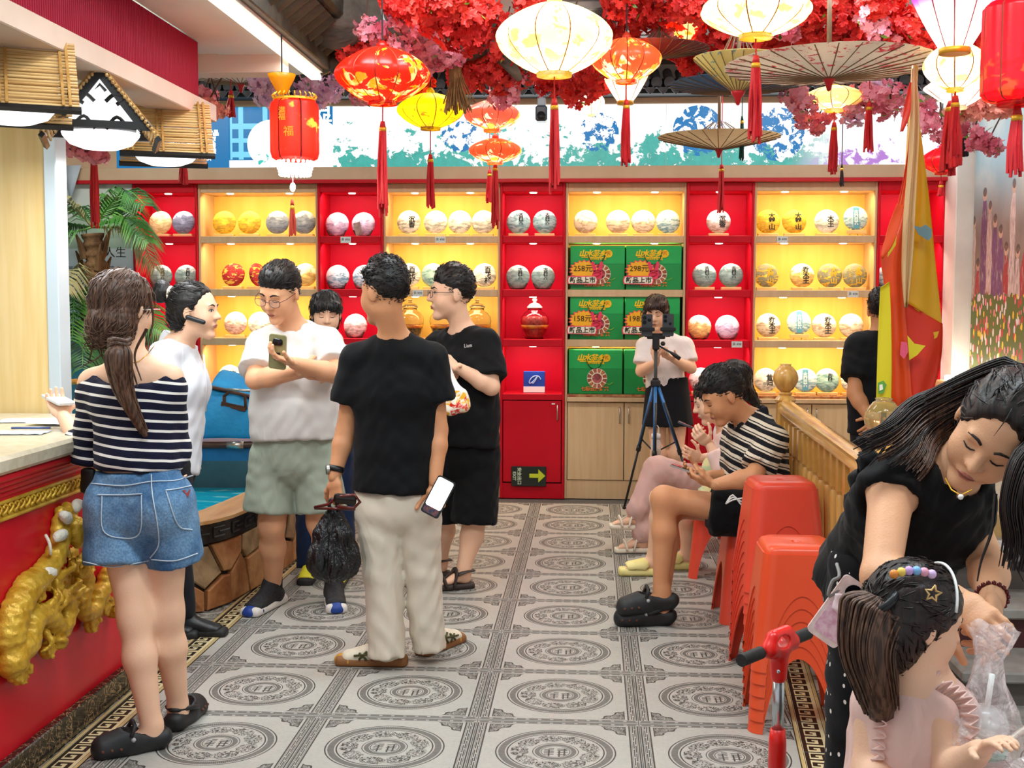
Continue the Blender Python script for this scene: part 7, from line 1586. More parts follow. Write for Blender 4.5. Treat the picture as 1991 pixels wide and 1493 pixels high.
def on(bv, b0, px, py, Y0=3.2, off=.004):                              # a point of a garment's surface seen at this pixel
    o = at(px, py, Y0); d = nrm(at(px, py, Y0+1)-o); h = bv.ray_cast(Vector(o-b0), Vector(d)); return (np.array(h[0])+b0-d*off) if h[0] is not None else at(px, py, 4.0)
def surf_path(bv, b0, pts, n=24, off=.004): return np.array([on(bv, b0, x, y, off=off) for x, y in spline([(a, b, 0) for a, b in pts], n)[:, :2]])
M_thr = pmat('pale_denim_thread', c='#b9c8d4', rough=.8); mb = MB()
for pts in ([(190, 962), (240, 962), (276, 960)], [(198, 964), (200, 1030), (238, 1046), (272, 1035), (275, 962)], [(322, 953), (345, 950), (372, 944)], [(323, 955), (346, 1020), (374, 1030)], [(178, 940), (240, 944), (293, 936), (340, 934), (376, 924)], [(294, 922), (296, 960), (306, 1020), (308, 1060), (292, 1085)], [(162, 1092), (220, 1102), (290, 1090)], [(294, 1088), (340, 1090), (384, 1076)]):
    mb.tube(surf_path(bv, b1_, pts), .0022, 4, False)
mb.build('seam_stitching', M_thr, dn)
tri = [on(bv, b1_, x, y) for x, y in ((355, 953), (371, 951), (366, 967))]; MB().add(tri+[t_+V3(0, -.002, 0) for t_ in tri], [(3, 4, 5), (0, 1, 4, 3), (1, 2, 5, 4), (2, 0, 3, 5)]).build('metal_badge', pmat('badge_red', c='#8a3a34', rough=.4), dn)
# hair with a low ponytail
p.hair([('e', (0, -.018, .04), (.088, .112, .098)), ('e', (0, -.05, -.045), (.086, .075, .085)), ('s', (0, -.085, -.05), (.0, -.105, -.105), (.065, .032), (.05, .03)), ('e', (0, .10, -.045), (.058, .075, .10), 'd')], HBR, fz=(520, .075, .0026, .35, .04), tgt=(0, -.13, -.09))
def tail(pts, m, parent, rs=.03, n=46, seed=1, r=.0055, flat=.6, taper=.25, name='ponytail', core=True):
    R_ = np.random.default_rng(seed); sp = spline(pts, 26); k = len(sp); u = np.linspace(0, 1, k); env = rs*np.clip(np.minimum(.45+u*3, 1.0)*(1-u**2.2*(1-taper)), .05, 2); mb = MB()
    t_ = np.gradient(sp, axis=0); t_ /= np.linalg.norm(t_, axis=1)[:, None]; a = np.cross(t_, V3(0, 1, 0)); a /= np.linalg.norm(a, axis=1)[:, None]+1e-9; b = np.cross(t_, a)
    for i in range(n):
        an = R_.uniform(0, 6.28); rr = R_.uniform(.35, 1)**.5; en = R_.uniform(.80, 1.0); q = sp+(a*math.cos(an)+b*math.sin(an)*flat)*(env*rr)[:, None]+a*(np.sin(u*7+an)*.004)[:, None]; kk = max(6, int(k*en)); mb.tube(q[:kk], np.linspace(r*1.25, r*.45, kk), 5, False)
    if core: mb.tube(sp, env*.8, 8)
    return mb.build(name, m, parent, 1)
tail([at(232, 664, 3.92), at(230, 700, 3.90), at(240, 755, 3.93), at(262, 805, 3.95), at(284, 848, 3.97)], HBR, p.t, .043, 150, 2, .0034)
mb = MB(); an = np.linspace(0, 2*np.pi, 13); c = at(232, 664, 3.92)
for k in range(2): mb.tube([c+V3(.034*math.cos(a), .028*math.sin(a), .004*math.sin(3*a)+.012*k-.006) for a in an], .008, 6, False)
mb.build('hair_tie', pmat('dark_beaded_tie', noisy('#2a1a14', '#6d5040', 160, 2), rough=.5), p.t, 1)
p.locks([[at(215, 560, 3.98), at(185, 620, 3.98), at(178, 680, 4.0), at(172, 705, 4.0)], [at(205, 600, 3.97), at(190, 660, 3.98), at(196, 690, 3.99), at(160, 712, 4.02)], [at(285, 640, 3.97), at(262, 690, 3.99), at(275, 740, 3.99)], [at(240, 665, 3.91), at(258, 720, 3.94), at(268, 752, 3.95)], [at(290, 570, 4.0), at(298, 620, 4.02), at(290, 660, 4.02)]], HBR, .006)
MB().tube([p.l(.083, .0, .0), p.l(.08, .07, .008), p.l(.062, .10, .01)], .0025, 6).build('glasses', pmat('pale_glasses_frame', c='#d9c9c0', rough=.3), p.t, 1)
MB().tube(surf_path(BVHTree.FromPolygons((p.V0-b1_).tolist(), p.F0.tolist()), b1_, [(246, 690), (262, 705), (285, 690), (300, 672)], 12, .002), .0016, 5).build('necklace', pmat('gold_chain', c='#d9a94a', rough=.3, metal=.8), p.t, 1)
o = SDF().seg(at(172, 915, 4.12), at(172, 955, 4.12), .03, .012, bl=.01); p.garment('belt_bag', o, pmat('black_leather', c='#141314', rough=.4), .007, 0)
p.clog(h1, d1, strap_up=True); p.clog(h2+V3(0, .05, 0), d2)
t = thing('mobile_phone', 'white phone held by the striped woman over the counter', 'phone', at(115, 786, 4.44)); u_ = nrm(at(96, 776, 4.50)-at(134, 795, 4.40)); phone_body('phone_case', at(114, 787, 4.45)+UZ*.02, np.cross(u_, UZ), u_, nrm(np.cross(np.cross(u_, UZ), u_)), .072, .15, pmat('white_phone', c='#dfe3e0', rough=.3), t)

# ------------------------------------------------------------------ saleswoman in the white shirt, leaning in profile
h1 = V3(-1.93, 5.44, 0); h2 = V3(-2.05, 5.40, 0); d1 = nrm(V3(.8, .05, 0)); ak = anklep(h1, d1), anklep(h2, d1)
J = jt(H=(380, 607, 5.48), N=(345, 672, 5.52), SL=(318, 690, 5.36), SR=(338, 684, 5.70), EL=(330, 800, 5.30), WL=(400, 800, 5.25), ER=(345, 800, 5.72), WR=(400, 810, 5.70), HL=(330, 905, 5.40), HR=(338, 905, 5.58), KL=(340, 1060, 5.40), KR=(325, 1060, 5.5), AL=tuple(ak[0]), AR=tuple(ak[1]))
J['WL'] = at(345, 880, 5.36); J['WR'] = at(352, 880, 5.75)
p = P2 = Person('saleswoman in a white shirt with hair bun and black earpiece, leaning by the pond', J, (1, -.08, -.02), (1, -.15, 0), (-1.98, 5.44, 0), 'c', 1.06, tor=[(.15, .115, .10), (.125, .11, .085), (.14, .135, .09), (.11, .08, .08)], arm=.9)
p.hands += [hand(J['W'+k], J['W'+k]-J['E'+k], (0, -1 if k == 'L' else 1, 0), 1, k=.92) for k in 'LR']; p.body().face(brow=.8)
M_wsh = cloth('white_shirt_cotton', '#d6d9e0', '#e2e4e9', .012, 9); hem = at(338, 925, 5.46)
q = p.top(hem, .125, .085, .105, sl=.62, ease=.018, r0=.060, r1=.064, neck=.060); p.garment('white_shirt', q, M_wsh, .011, .005)
q = SDF(); n0 = J['N']; q.seg(n0+V3(-.075, .0, .03), n0+V3(.05, -.05, -.03), (.05, .03), (.012, .010), side=V3(0, 0, 1), bl=.01).seg(n0+V3(-.075, .02, .03), n0+V3(.06, .07, -.03), (.05, .03), (.012, .010), side=V3(0, 0, 1), bl=.01); q.ell(n0+V3(.02, 0, .02), (.058, .055, .09), bl=.006, op='d'); p.garment('shirt_collar', q, M_wsh, .006, 0)
MB().tube([at(396, 690, 5.42), at(402, 740, 5.40), at(400, 800, 5.40)], .009, 6, flat=.3).build('button_placket', M_wsh, p.t, 1)
p.garment('dark_trousers', legs_q(p, .05, .16, .115, .115, [([J['HL'], J['KL'], J['AL']], [.10, .075, .062]), ([J['HR'], J['KR'], J['AR']], [.10, .075, .062])]), cloth('black_trouser_cloth', '#17171b', '#202026'), .013, .004)
p.hair([('e', (0, -.02, .042), (.083, .105, .092)), ('e', (0, -.06, -.02), (.072, .062, .075)), ('e', (0, .085, -.02), (.11, .060, .105), 'd')], HB, fz=(420, .06, .0022, .1, .03), tgt=(0, -.15, .08))
bun = SDF().ell(p.l(0, -.150, .085), (.045, .045, .05), bl=.02).ell(p.l(0.01, -.17, .07), .03, bl=.02).ell(p.l(0, -.155, .11), .026, bl=.02); p.garment('hair_bun', bun, HB, .006, .004, 3)
MB().tube([p.l(.03*math.cos(a), -.112, .075+.03*math.sin(a)) for a in np.linspace(0, 6.28, 12)], .009, 6).build('hair_tie', pmat('cream_hair_tie', c='#d9cdb9', rough=.7), p.t, 1)
q = SDF().seg(p.l(.085, .0, -.020), p.l(.082, .072, -.040), (.012, .011), (.010, .009), bl=.01); p.garment('earpiece', q, M_tb, .004, 0)
p.sneaker(h1, d1, M_blk, M_rub, laces=False); p.sneaker(h2, d1, M_blk, M_rub, laces=False)

# ------------------------------------------------------------------ man in the white T-shirt, arms folded, reading his phone
h1, h2 = fl(540, 1172), fl(648, 1165); d1, d2 = nrm(fl(482, 1200)-h1), nrm(fl(655, 1192)-h2); ak = anklep(h1, d1, 1.1), anklep(h2, d2, 1.1)
J = jt(H=(545, 570, 5.74), N=(572, 640, 5.86), SL=(510, 672, 5.80), SR=(636, 668, 5.84), EL=(496, 738, 5.64), WL=(590, 722, 5.56), ER=(655, 728, 5.66), WR=(572, 706, 5.50), HL=(533, 880, 5.88), HR=(610, 880, 5.90), KL=(528, 1020, 5.86), KR=(622, 1015, 5.90), AL=tuple(ak[0]), AR=tuple(ak[1])); J['calf'] = V3(0, 1, 0)
p = P3 = Person('man in white T-shirt and grey-green shorts with glasses, looking at his phone', J, (-.38, -1, -.50), (-.05, -1, 0), (-1.45, 5.88, 0), 'a', 1.14, up=(.12, 0, 1), tor=[(.185, .155, .12), (.185, .165, .12), (.185, .140, .12), (.14, .09, .09)], arm=1.12, leg=1.12)
p.hands += [hand(J['WR'], at(545, 697, 5.46)-J['WR'], (-.1, -.2, 1), -1, (.35, .5, .4), 1.05), hand(J['WL'], at(618, 724, 5.62)-J['WL'], (0, 1, -.3), 1, (.4, .4, .3), 1.05)]
p.body().face(down=True, brow=1.0, glasses=pmat('dark_red_glasses', c='#5a2a26', rough=.3))
M_wt = cloth('white_tee_cotton', '#d3d0cb', '#dedbd7', .014, 7); hem = at(573, 858, 5.86)
q = p.top(hem, .200, .165, .135, sl=.75, ease=.024, r0=.078, r1=.092, neck=.072, bl=.04); p.garment('white_tshirt', q, M_wt, .011, .006, .9)
pr_ = SDF().seg(at(566, 672, 5.60), at(566, 688, 5.58), .02, .004); 
MB().shell(np.array([[at(558+18*a, 655+42*b, 5.66-.03*b) for a in np.linspace(0, 1, 4)] for b in np.linspace(0, 1, 5)]), .003)
p.garment('grey_green_shorts', legs_q(p, .15, .192, .165, .145, [([J['HL'], J['HL']*.15+J['KL']*.85+V3(-.015, 0, .01)], [.118, .128]), ([J['HR'], J['HR']*.15+J['KR']*.85+V3(.015, 0, .01)], [.118, .128])], .05), cloth('grey_green_cloth', '#97a394', '#a9b4a4', .016, 8), .011, .006, 1.1)
p.short_hair(HB, 0, 0)
M_sn = pmat('black_mesh_shoe', noisy('#17171a', '#26262b', 90, 2, .001), rough=.7); M_so = pmat('white_foam_sole', c='#dcd6cf', rough=.6); M_tip = pmat('blue_toe', c='#1d3f8f', rough=.5)
for h_, d_ in ((h1, d1), (h2, d2)):
    p.sneaker(h_, d_, M_sn, M_so, 1.22, M_tip); q = SDF().seg(anklep(h_, d_, 1.1)-UZ*.03, anklep(h_, d_, 1.1)+UZ*.055, (.047, .048), bl=.01, flat=(0, 1)); p.garment('sock', q, pmat('black_sock', noisy('#151516', '#222224', 120, 2), rough=.9), .007, .001, 4)
t = thing('mobile_phone', 'olive phone held up by the man in the white T-shirt', 'phone', at(539, 682, 5.48)); u_ = nrm(V3(.10, -.25, 1)); n_ = nrm(V3(-.12, -1, -.25)); c = at(540, 684, 5.47)
phone_body('phone_case', c, nrm(np.cross(u_, n_)), u_, n_, .082, .165, pmat('olive_phone', noisy('#7f7f55', '#8f8d64', 30), rough=.35), t); s_ = nrm(np.cross(u_, n_))
q = SDF().seg(c+u_*.05-s_*.018+n_*.004, c+u_*.05+s_*.02+n_*.004, .020, .006); solid('camera_bump', q, M_lens, t, .005); MB().box(c+n_*.006-u_*.02, (.03, .003, .035), rot((1, 0, 0), .2)).build('case_print', M_blk, t)

# ------------------------------------------------------------------ woman half hidden behind him
h1, h2 = fl(608, 1118), V3(-1.38, 6.62, 0); d1 = nrm(V3(.05, -1, 0)); ak = anklep(h1, d1), anklep(h2, d1)
J = jt(H=(634, 612, 6.66), N=(628, 672, 6.72), SL=(575, 695, 6.72), SR=(680, 695, 6.70), EL=(568, 780, 6.72), WL=(590, 850, 6.66), ER=(690, 780, 6.7), WR=(676, 850, 6.62), HL=(600, 870, 6.72), HR=(655, 870, 6.72), KL=(605, 995, 6.68), KR=(660, 995, 6.68), AL=tuple(ak[0]), AR=tuple(ak[1]))
p = P4 = Person('woman with black fringe, white top and navy trousers, half hidden behind the men', J, (.28, -1, -.18), (.1, -1, 0), (-1.45, 6.7, 0), 'c', 1.0, tor=[(.145, .10, .11), (.12, .09, .09), (.14, .11, .09), (.10, .075, .08)], arm=.9)
p.hands += [hand(J['W'+k], (0, -.1, -1), (1 if k == 'L' else -1, 0, 0), 1, k=.9) for k in 'LR']; p.body(.0125).face(down=True, brow=.8)
p.garment('white_top', p.top(at(628, 862, 6.7), .165, .125, .125, sl=.8, r0=.058, r1=.06), M_wsh, .012, .004); p.garment('navy_trousers', legs_q(p, .05, .16, .115, .12, [([J['HL'], J['KL'], J['AL']-UZ*.03], [.095, .085, .085]), ([J['HR'], J['KR'], J['AR']-UZ*.03], [.095, .085, .085])]), cloth('navy_cloth', '#14213d', '#1c2c4c'), .013, .005)
p.hair([('e', (0, -.015, .045), (.086, .106, .094)), ('e', (0, -.045, -.03), (.083, .075, .09)), ('s', (-.05, .07, .06), (.045, .07, .06), (.03, .03), (.03, .03)), ('e', (0, .11, -.05), (.062, .075, .085), 'd')], HB)
M_ysh = pmat('yellow_mesh_shoe', noisy('#d9cf1a', '#e8de3a', 50, 2), rough=.5)
for h_ in (h1, h2): p.sneaker(h_, d1, M_ysh, M_rub, 1.05)

# ------------------------------------------------------------------ man in black T-shirt and cream trousers, from behind
h1, h2 = fl(776, 1292), fl(826, 1272); d1, d2 = nrm(fl(706, 1288)-h1+V3(0, -.02, 0)), nrm(fl(862, 1262)-h2+V3(0, .05, 0)); ak = anklep(h1, d1), anklep(h2, d2)
J = jt(H=(748, 572, 5.00), N=(768, 662, 5.06), SL=(694, 700, 5.06), SR=(838, 698, 5.06), EL=(672, 838, 5.08), WL=(650, 928, 5.02), ER=(852, 836, 5.06), WR=(846, 938, 4.98), HL=(735, 975, 5.06), HR=(812, 975, 5.06), KL=(745, 1120, 5.05), KR=(816, 1112, 5.08), AL=tuple(ak[0]), AR=tuple(ak[1])); J['calf'] = V3(0, -1, 0)
p = P5 = Person('man in black T-shirt and cream trousers with a black bag, seen from behind', J, (-.80, .60, -.02), (0, 1, 0), (-.88, 5.05, 0), 'b', 1.08, tor=[(.155, .105, .115), (.150, .10, .10), (.170, .11, .105), (.125, .085, .085)], arm=1.0, feet=((h1, d1), (h2, d2)))
p.hands += [hand(J['WL'], at(655, 975, 5.0)-J['WL'], (.5, .8, 0), -1, (.7, .9, .6), 1.0), hand(J['WR'], at(852, 985, 4.95)-J['WR'], (-.3, -1, .1), 1, (.45, .7, .6), 1.0)]
p.body().face(brow=1)
M_bt = cloth('black_tee_cotton', '#090a0c', '#101114', .014, 7); p.garment('black_tshirt', p.top(at(768, 957, 5.05), .182, .125, .135, sl=.60, ease=.020, r0=.072, r1=.088, neck=.064), M_bt, .011, .005)
M_crm = cloth('cream_trouser_cloth', '#d3c6b2', '#ddd2c0', .016, 7); p.garment('cream_trousers', legs_q(p, .05, .165, .11, .125, [([J['HL'], at(745, 1120, 5.05), at(752, 1277, 5.02)], [.104, .082, .080]), ([J['HR'], at(822, 1112, 5.08), at(834, 1262, 5.10)], [.104, .078, .074])], .05), M_crm, .011, .007, .9)
p.short_hair(HB, .012, 1)
b5 = BASE[p.t.name]; an = np.linspace(0, 2*np.pi, 25); c = J['N']+V3(.0, .012, -.0); MB().tube([c+V3(.076*math.cos(a), .07*math.sin(a), .012-.02*math.sin(a)) for a in an], .0022, 5, False).build('necklace', M_dw, p.t, 1)
wq = nrm(J['WL']-J['EL']); c = J['WL']-wq*.035; sd = nrm(np.cross(wq, UY)); 
mb = MB(); mb.tube([c-wq*.012, c+wq*.012], .0345, 18); wt = mb.build('watch_strap', M_blk, p.t, 1); f_ = nrm(V3(-1, -.35, 0)); MB().tube([c+f_*.030, c+f_*.042], .022, 20).build('watch_case', M_met, p.t, .6); MB().tube([c+f_*.0415, c+f_*.0435], .018, 20).build('watch_face', M_lens, wt)
M_wsn = pmat('white_leather_shoe', noisy('#d9cdb4', '#e6dcc6', 20), rough=.5); M_gum = pmat('gum_sole', c='#8a5a30', rough=.6); M_must = pmat('mustard_toe', c='#c08a2c', rough=.6); M_olv = pmat('olive_stripe', c='#4a4a26', rough=.6)
for h_, d_ in ((h1, d1), (h2, d2)):
    o = p.sneaker(h_, d_, M_wsn, M_gum, 1.1, M_must, False); P, f, u, sd = p.shoe_frame(h_, d_, UZ, 1.1); mb = MB()
    for b in (-1, 1):
        for pts in ([(.07, .075), (.10, .03)], [(.10, .072), (.07, .03)], [(.12, .062), (.15, .03)], [(.15, .056), (.12, .03)], [(.03, .06), (.17, .045)]): mb.tube([P(a, z, b*(.040 if z > .05 else .046)) for a, z in pts], .005, 5)
    mb.build('stripe', M_olv, o, 1); q = SDF().seg(P(.0, .07), P(.0, .035), .03, .012, side=sd, bl=.01); solid('heel_tab', q, M_olv, o, .006)
t = thing('mobile_phone', 'phone with glowing white screen held by the man in cream trousers', 'phone', at(850, 966, 4.86)); u_ = nrm(at(866, 938, 4.87)-at(838, 992, 4.85)); n_ = nrm(V3(.1, -1, .35)); n_ = nrm(n_-u_*(n_@u_)); c = at(852, 966, 4.86); s_ = np.cross(u_, n_)
phone_body('phone_case', c, s_, u_, n_, .080, .165, M_blk, t); phone_body('phone_screen', c+n_*.0055+u_*.014, s_, u_, n_, .070, .125, pmat('lit_screen', c='#ffffff', emit='#ffffff', es=1.6), t, .002); phone_body('phone_screen', c+n_*.0055-u_*.062, s_, u_, n_, .066, .028, pmat('screen_picture', noisy('#7a4a3a', '#2a3350', 60), rough=.2), t, .002)
# what he holds: black carrier bag and sunglasses case
t = thing('carrier_bag', 'crumpled black plastic carrier bag hanging from his hand', 'bag', at(648, 1050, 4.95)); M_pl = pmat('black_plastic_film', lambda t: {'bump': t.noise(t.scale(t.obj(), (1, 1, .5)), 22, 4, .6, 1.5)*.02}, c='#101012', rough=.22, spec=.6)
top = at(650, 985, 4.96); s = SDF(); s.seg(at(648, 1040, 4.96), at(648, 1095, 4.95), (.07, .105), (.05, .075), bl=.03).ell(at(625, 1085, 4.93), (.055, .06, .07)).ell(at(676, 1080, 4.97), (.055, .05, .07)).ell(at(650, 1108, 4.93), (.05, .05, .03)).seg(top-V3(.012, 0, .01), at(632, 1040, 4.95), (.014, .05), (.012, .04), bl=.02).seg(top+V3(.012, 0, -.01), at(664, 1040, 4.95), (.014, .05), (.012, .04), bl=.02)
tb5 = BASE[t.name]
def crumple(X, Y, Z, D): X, Y, Z = X-tb5[0], Y-tb5[1], Z-tb5[2]; a = np.arctan2(Y, X); return (D+.008*np.sin(9*a+14*Z)*np.clip(.3-Z, 0, 1)*2.2+.0035*np.sin(23*a-31*Z+4*np.sin(20*Z))).astype(np.float32)
solid('bag_body', s, M_pl, t, .0065, mod=crumple); MB().tube(spline([top+V3(-.02, -.01, -.02), top+V3(-.012, -.025, .03), top+V3(.012, -.025, .03), top+V3(.02, -.01, -.02)], 12), .008, 6).build('bag_handle', M_pl, t, 1)
t = thing('sunglasses', 'brown sunglasses with dark lenses clutched above the black bag', 'sunglasses', at(668, 975, 4.92)); M_shl = pmat('tortoise_shell', c='#5a1d17', rough=.2); M_shd = pmat('dark_lens', c='#1d120e', rough=.08)
q = SDF().seg(at(652, 968, 4.86), at(690, 972, 4.86), (.022, .026), (.008, .008), bl=.01); solid('lens', q, M_shd, t, .005); MB().tube([at(612, 986, 4.92), at(640, 980, 4.88), at(655, 965, 4.86), at(690, 962, 4.85), at(700, 976, 4.86), at(688, 988, 4.86), at(655, 985, 4.86)], .0065, 8).build('frame', M_shl, t, 1); MB().tube([at(612, 988, 4.94), at(690, 990, 4.88)], .006, 8).build('temple', M_shl, t, 1)

# ------------------------------------------------------------------ man in black with glasses, facing the counter
h1, h2 = fl(915, 1142), V3(-.80, 6.72, 0); d1 = nrm(fl(856, 1147)-h1); d2 = nrm(V3(-1, -.25, 0)); ak = anklep(h1+UZ*.02, d1), anklep(h2+UZ*.02, d2)
J = jt(H=(878, 574, 6.50), N=(902, 646, 6.54), SL=(852, 672, 6.66), SR=(945, 668, 6.44), EL=(838, 760, 6.62), WL=(880, 728, 6.34), ER=(955, 752, 6.36), WR=(892, 716, 6.28), HL=(880, 880, 6.58), HR=(932, 880, 6.52), KL=(862, 1000, 6.62), KR=(922, 1008, 6.50), AL=tuple(ak[1]), AR=tuple(ak[0]))
p = P6 = Person('man in black T-shirt and black shorts with glasses, holding a printed snack bag', J, (-1, -.32, .02), (-.75, -.66, 0), (-.73, 6.5, 0), 'c', 1.16, tor=[(.185, .15, .12), (.18, .165, .12), (.19, .145, .125), (.14, .09, .09)], arm=1.12, leg=1.08, feet=((h1+UZ*.02, d1), (h2+UZ*.02, d2)))
p.hands += [hand(J['WR'], at(866, 702, 6.24)-J['WR'], (-.2, .6, -.8), -1, (.8, .9, .6), 1.02), hand(J['WL'], at(868, 712, 6.28)-J['WL'], (.2, -.3, -1), 1, (.6, .8, .6), 1.02)]
p.body().face(glasses=pmat('grey_metal_glasses', c='#3b3a3c', rough=.3, metal=.5)); p.garment('black_tshirt', p.top(at(900, 864, 6.54), .202, .16, .14, sl=.78, ease=.026, r0=.080, r1=.096, neck=.074, bl=.04), cloth('black_tee_knit', '#0b0b0d', '#131316', .014, 7), .012, .006, .9)
hmz = at(925, 1016, 6.5)[2]; fk = lambda k: J['H'+k]+(J['K'+k]-J['H'+k])*((J['H'+k][2]-hmz)/(J['H'+k][2]-J['K'+k][2]))
p.garment('black_shorts', legs_q(p, .15, .19, .16, .145, [([J['HL'], fk('L')], [.118, .118]), ([J['HR'], fk('R')], [.118, .128])], .05), cloth('black_shorts_cloth', '#08080a', '#101012', .012, 7), .012, .005)
p.short_hair(HB, .01, 0); M_sdl = pmat('brown_sandal', c='#3b2f29', rough=.6)
p.sandal(h1+UZ*.02, d1, M_sdl, 1.08); p.sandal(h2+UZ*.02, d2, M_sdl, 1.08)
lg = lettering('Lium', at(910, 672, 6.31), nrm(V3(.75, -.5, .1)), UZ, .028, M_white, p.t, 'chest_print')
t = thing('snack_bag', 'red and yellow printed plastic bag held by the man in glasses', 'bag', at(884, 770, 6.2)); s = SDF(); s.seg(at(880, 765, 6.20), at(884, 792, 6.20), (.075, .085), (.03, .04), side=UX, bl=.02).seg(at(866, 705, 6.21), at(878, 758, 6.20), (.012, .055), (.008, .02), side=UX, bl=.02)
solid('bag_body', s, pmat('printed_snack_film', lambda t: (lambda z, n, n2: {'col': t.mix(z > .03, t.mix(t.ss(n, .45, .55), t.mix(n2 > .5, '#d9311f', '#f0b21f'), '#f3ead6'), '#efe9e4')})(t.xyz()[2], t.noise(t.obj(), 22, 3, .6, 1.5), t.noise(t.obj(), 14, 2)), rough=.25), t, .007, mod=lambda X, Y, Z, D: (D+.004*np.sin(60*X+40*Z)*np.sin(37*Z)).astype(np.float32))

# ------------------------------------------------------------------ saleswoman behind the tripod
h1, h2 = V3(.44, 9.22, 0), V3(.60, 9.22, 0); d1 = nrm(V3(-.1, -1, 0)); d2 = nrm(V3(.1, -1, 0)); ak = anklep(h1, d1), anklep(h2, d2)
J = jt(H=(1276, 610, 9.06), N=(1288, 656, 9.12), SL=(1254, 672, 9.12), SR=(1332, 672, 9.10), EL=(1246, 722, 9.06), WL=(1276, 704, 8.90), ER=(1344, 716, 9.04), WR=(1308, 698, 8.90), HL=(1275, 790, 9.12), HR=(1318, 790, 9.12), KL=(1280, 880, 9.10), KR=(1316, 880, 9.10), AL=tuple(ak[0]), AR=tuple(ak[1]))
p = P7 = Person('saleswoman in white blouse and black pleated skirt talking behind the tripod', J, (-.25, -1, -.22), (-.05, -1, 0), (.5, 9.15, 0), 'c', 1.04, tor=[(.145, .10, .11), (.12, .09, .09), (.145, .115, .09), (.11, .075, .08)], arm=.95, leg=.95, feet=((h1, d1), (h2, d2)))
p.hands += [hand(J['WL'], at(1276, 688, 8.84)-J['WL'], (.5, -.2, .8), 1, (.3, .4, .3), .95), hand(J['WR'], at(1290, 690, 8.82)-J['WR'], (-.3, -.2, .9), -1, (.5, .6, .4), .95)]
p.body(.0125, .007).face(down=True, brow=.8); p.garment('white_blouse', p.top(at(1296, 772, 9.10), .125, .10, .10, sl=.72, ease=.016, r0=.060, r1=.070, neck=.056), cloth('blouse_cotton', '#e4d9d6', '#efe6e3', .010, 9), .0125, .004)
q = SDF().seg(at(1297, 733, 9.12), at(1298, 828, 9.12), (.155, .195), (.118, .15), side=UX, front=-UY, bl=.01, flat=(1, 1)); b7 = BASE[p.t.name]
solid('pleated_skirt', q, cloth('black_skirt_cloth', '#121217', '#1a1a20', .006), p.t, .011, mod=lambda X, Y, Z, D: (D+.006*np.abs(np.sin(9*np.arctan2(X-b7[0], Y-b7[1])))*np.clip((1.0-Z)*2, 0, 1)).astype(np.float32)); MB().ball(at(1318, 735, 8.99), .007, 8).build('skirt_button', M_met, p.t, 1)
p.hair([('e', (0, -.015, .045), (.087, .106, .096)), ('e', (0, -.045, -.035), (.085, .075, .095)), ('s', (-.055, .055, .07), (.03, .085, .065), (.03, .028), (.03, .022)), ('s', (.075, .02, .02), (.078, .01, -.09), (.020, .012), (.04, .03)), ('s', (-.075, .02, .02), (-.078, .01, -.09), (.020, .012), (.04, .03)), ('e', (0, .11, -.045), (.060, .075, .09), 'd')], hair_mat('chestnut_hair', '#1c0f0d', '#43261d'))
for h_, d_ in ((h1, d1), (h2, d2)): p.sneaker(h_, d_, M_blk, M_rub, .98, None, False)

# ------------------------------------------------------------------ seated man in the striped polo, legs crossed
f_ = nrm(V3(-1, -.10, 0)); h1 = fl(1302, 1214); h2 = at(1308, 1182, 5.78); u2 = nrm(V3(-.18, 0, 1)); ak = anklep(h1, f_, 1.1), anklep(h2, nrm(V3(-1, -.1, -.10)), 1.1, u2)
J = jt(H=(1408, 772, 5.86), N=(1462, 818, 5.92), SL=(1432, 850, 6.10), SR=(1502, 856, 5.76), EL=(1432, 930, 6.06), WL=(1376, 926, 5.92), ER=(1464, 928, 5.62), WR=(1392, 942, 5.66), HL=(1475, 992, 6.06), HR=(1478, 1000, 5.82), KL=(1298, 985, 6.02), KR=(1290, 968, 5.80), AL=tuple(ak[0]), AR=tuple(ak[1])); J['calf'] = V3(1, 0, 0)
p = P8 = Person('seated man in striped polo and black shorts, legs crossed, looking at his phone', J, (-1, -.22, -.52), (-.88, -.1, -.3), (.75, 5.9, 0), 'b', 1.06, tor=[(.165, .125, .13), (.155, .115, .12), (.165, .11, .12), (.125, .085, .085)], arm=1.05, leg=1.0, feet=((h1, f_), (h2, nrm(V3(-1, -.1, -.10)), u2)), footk=1.08)
p.hands += [hand(J['WL'], at(1330, 918, 5.86)-J['WL'], (0, -.6, .75), 1, (.2, .45, .4), 1.0), hand(J['WR'], at(1345, 930, 5.74)-J['WR'], (0, .6, .7), -1, (.2, .45, .4), 1.0)]; p.body().face(down=True)
def polo_fn(t):
    x, y, z = t.xyz(); n = t.noise(t.obj(), 5, 2); v = (z*.92+x*.38+n*.02)*20; a = t.fr(v); b = t.fr(v*.5)
    return t.mix(t.mx(t.band(a, .0, .45), t.band(a, .60, .70)), '#ded0ba', '#15151b')
p.garment('striped_polo', p.top(at(1478, 985, 5.90), .185, .14, .15, sl=.78, ease=.022, r0=.074, r1=.086, neck=.062, bl=.04), cloth('striped_polo_knit', None, fn=polo_fn, wr=.014, sc=8), .011, .006)
q = SDF(); n0 = J['N']; q.seg(n0+V3(.055, .05, .035), n0+V3(-.075, .06, -.03), (.040, .022), (.011, .009), side=UZ, bl=.01).seg(n0+V3(.055, -.05, .035), n0+V3(-.07, -.075, -.03), (.040, .022), (.011, .009), side=UZ, bl=.01).seg(n0+V3(.06, -.055, .04), n0+V3(.06, .055, .04), .035, .011, side=UZ); p.garment('polo_collar', q, cloth('black_collar_knit', '#14141b', '#20202a'), .006, 0)
q = SDF().seg(J['HL']+V3(.04, .02, .0), J['HR']+V3(.04, -.02, 0), .115, .115, bl=.05)
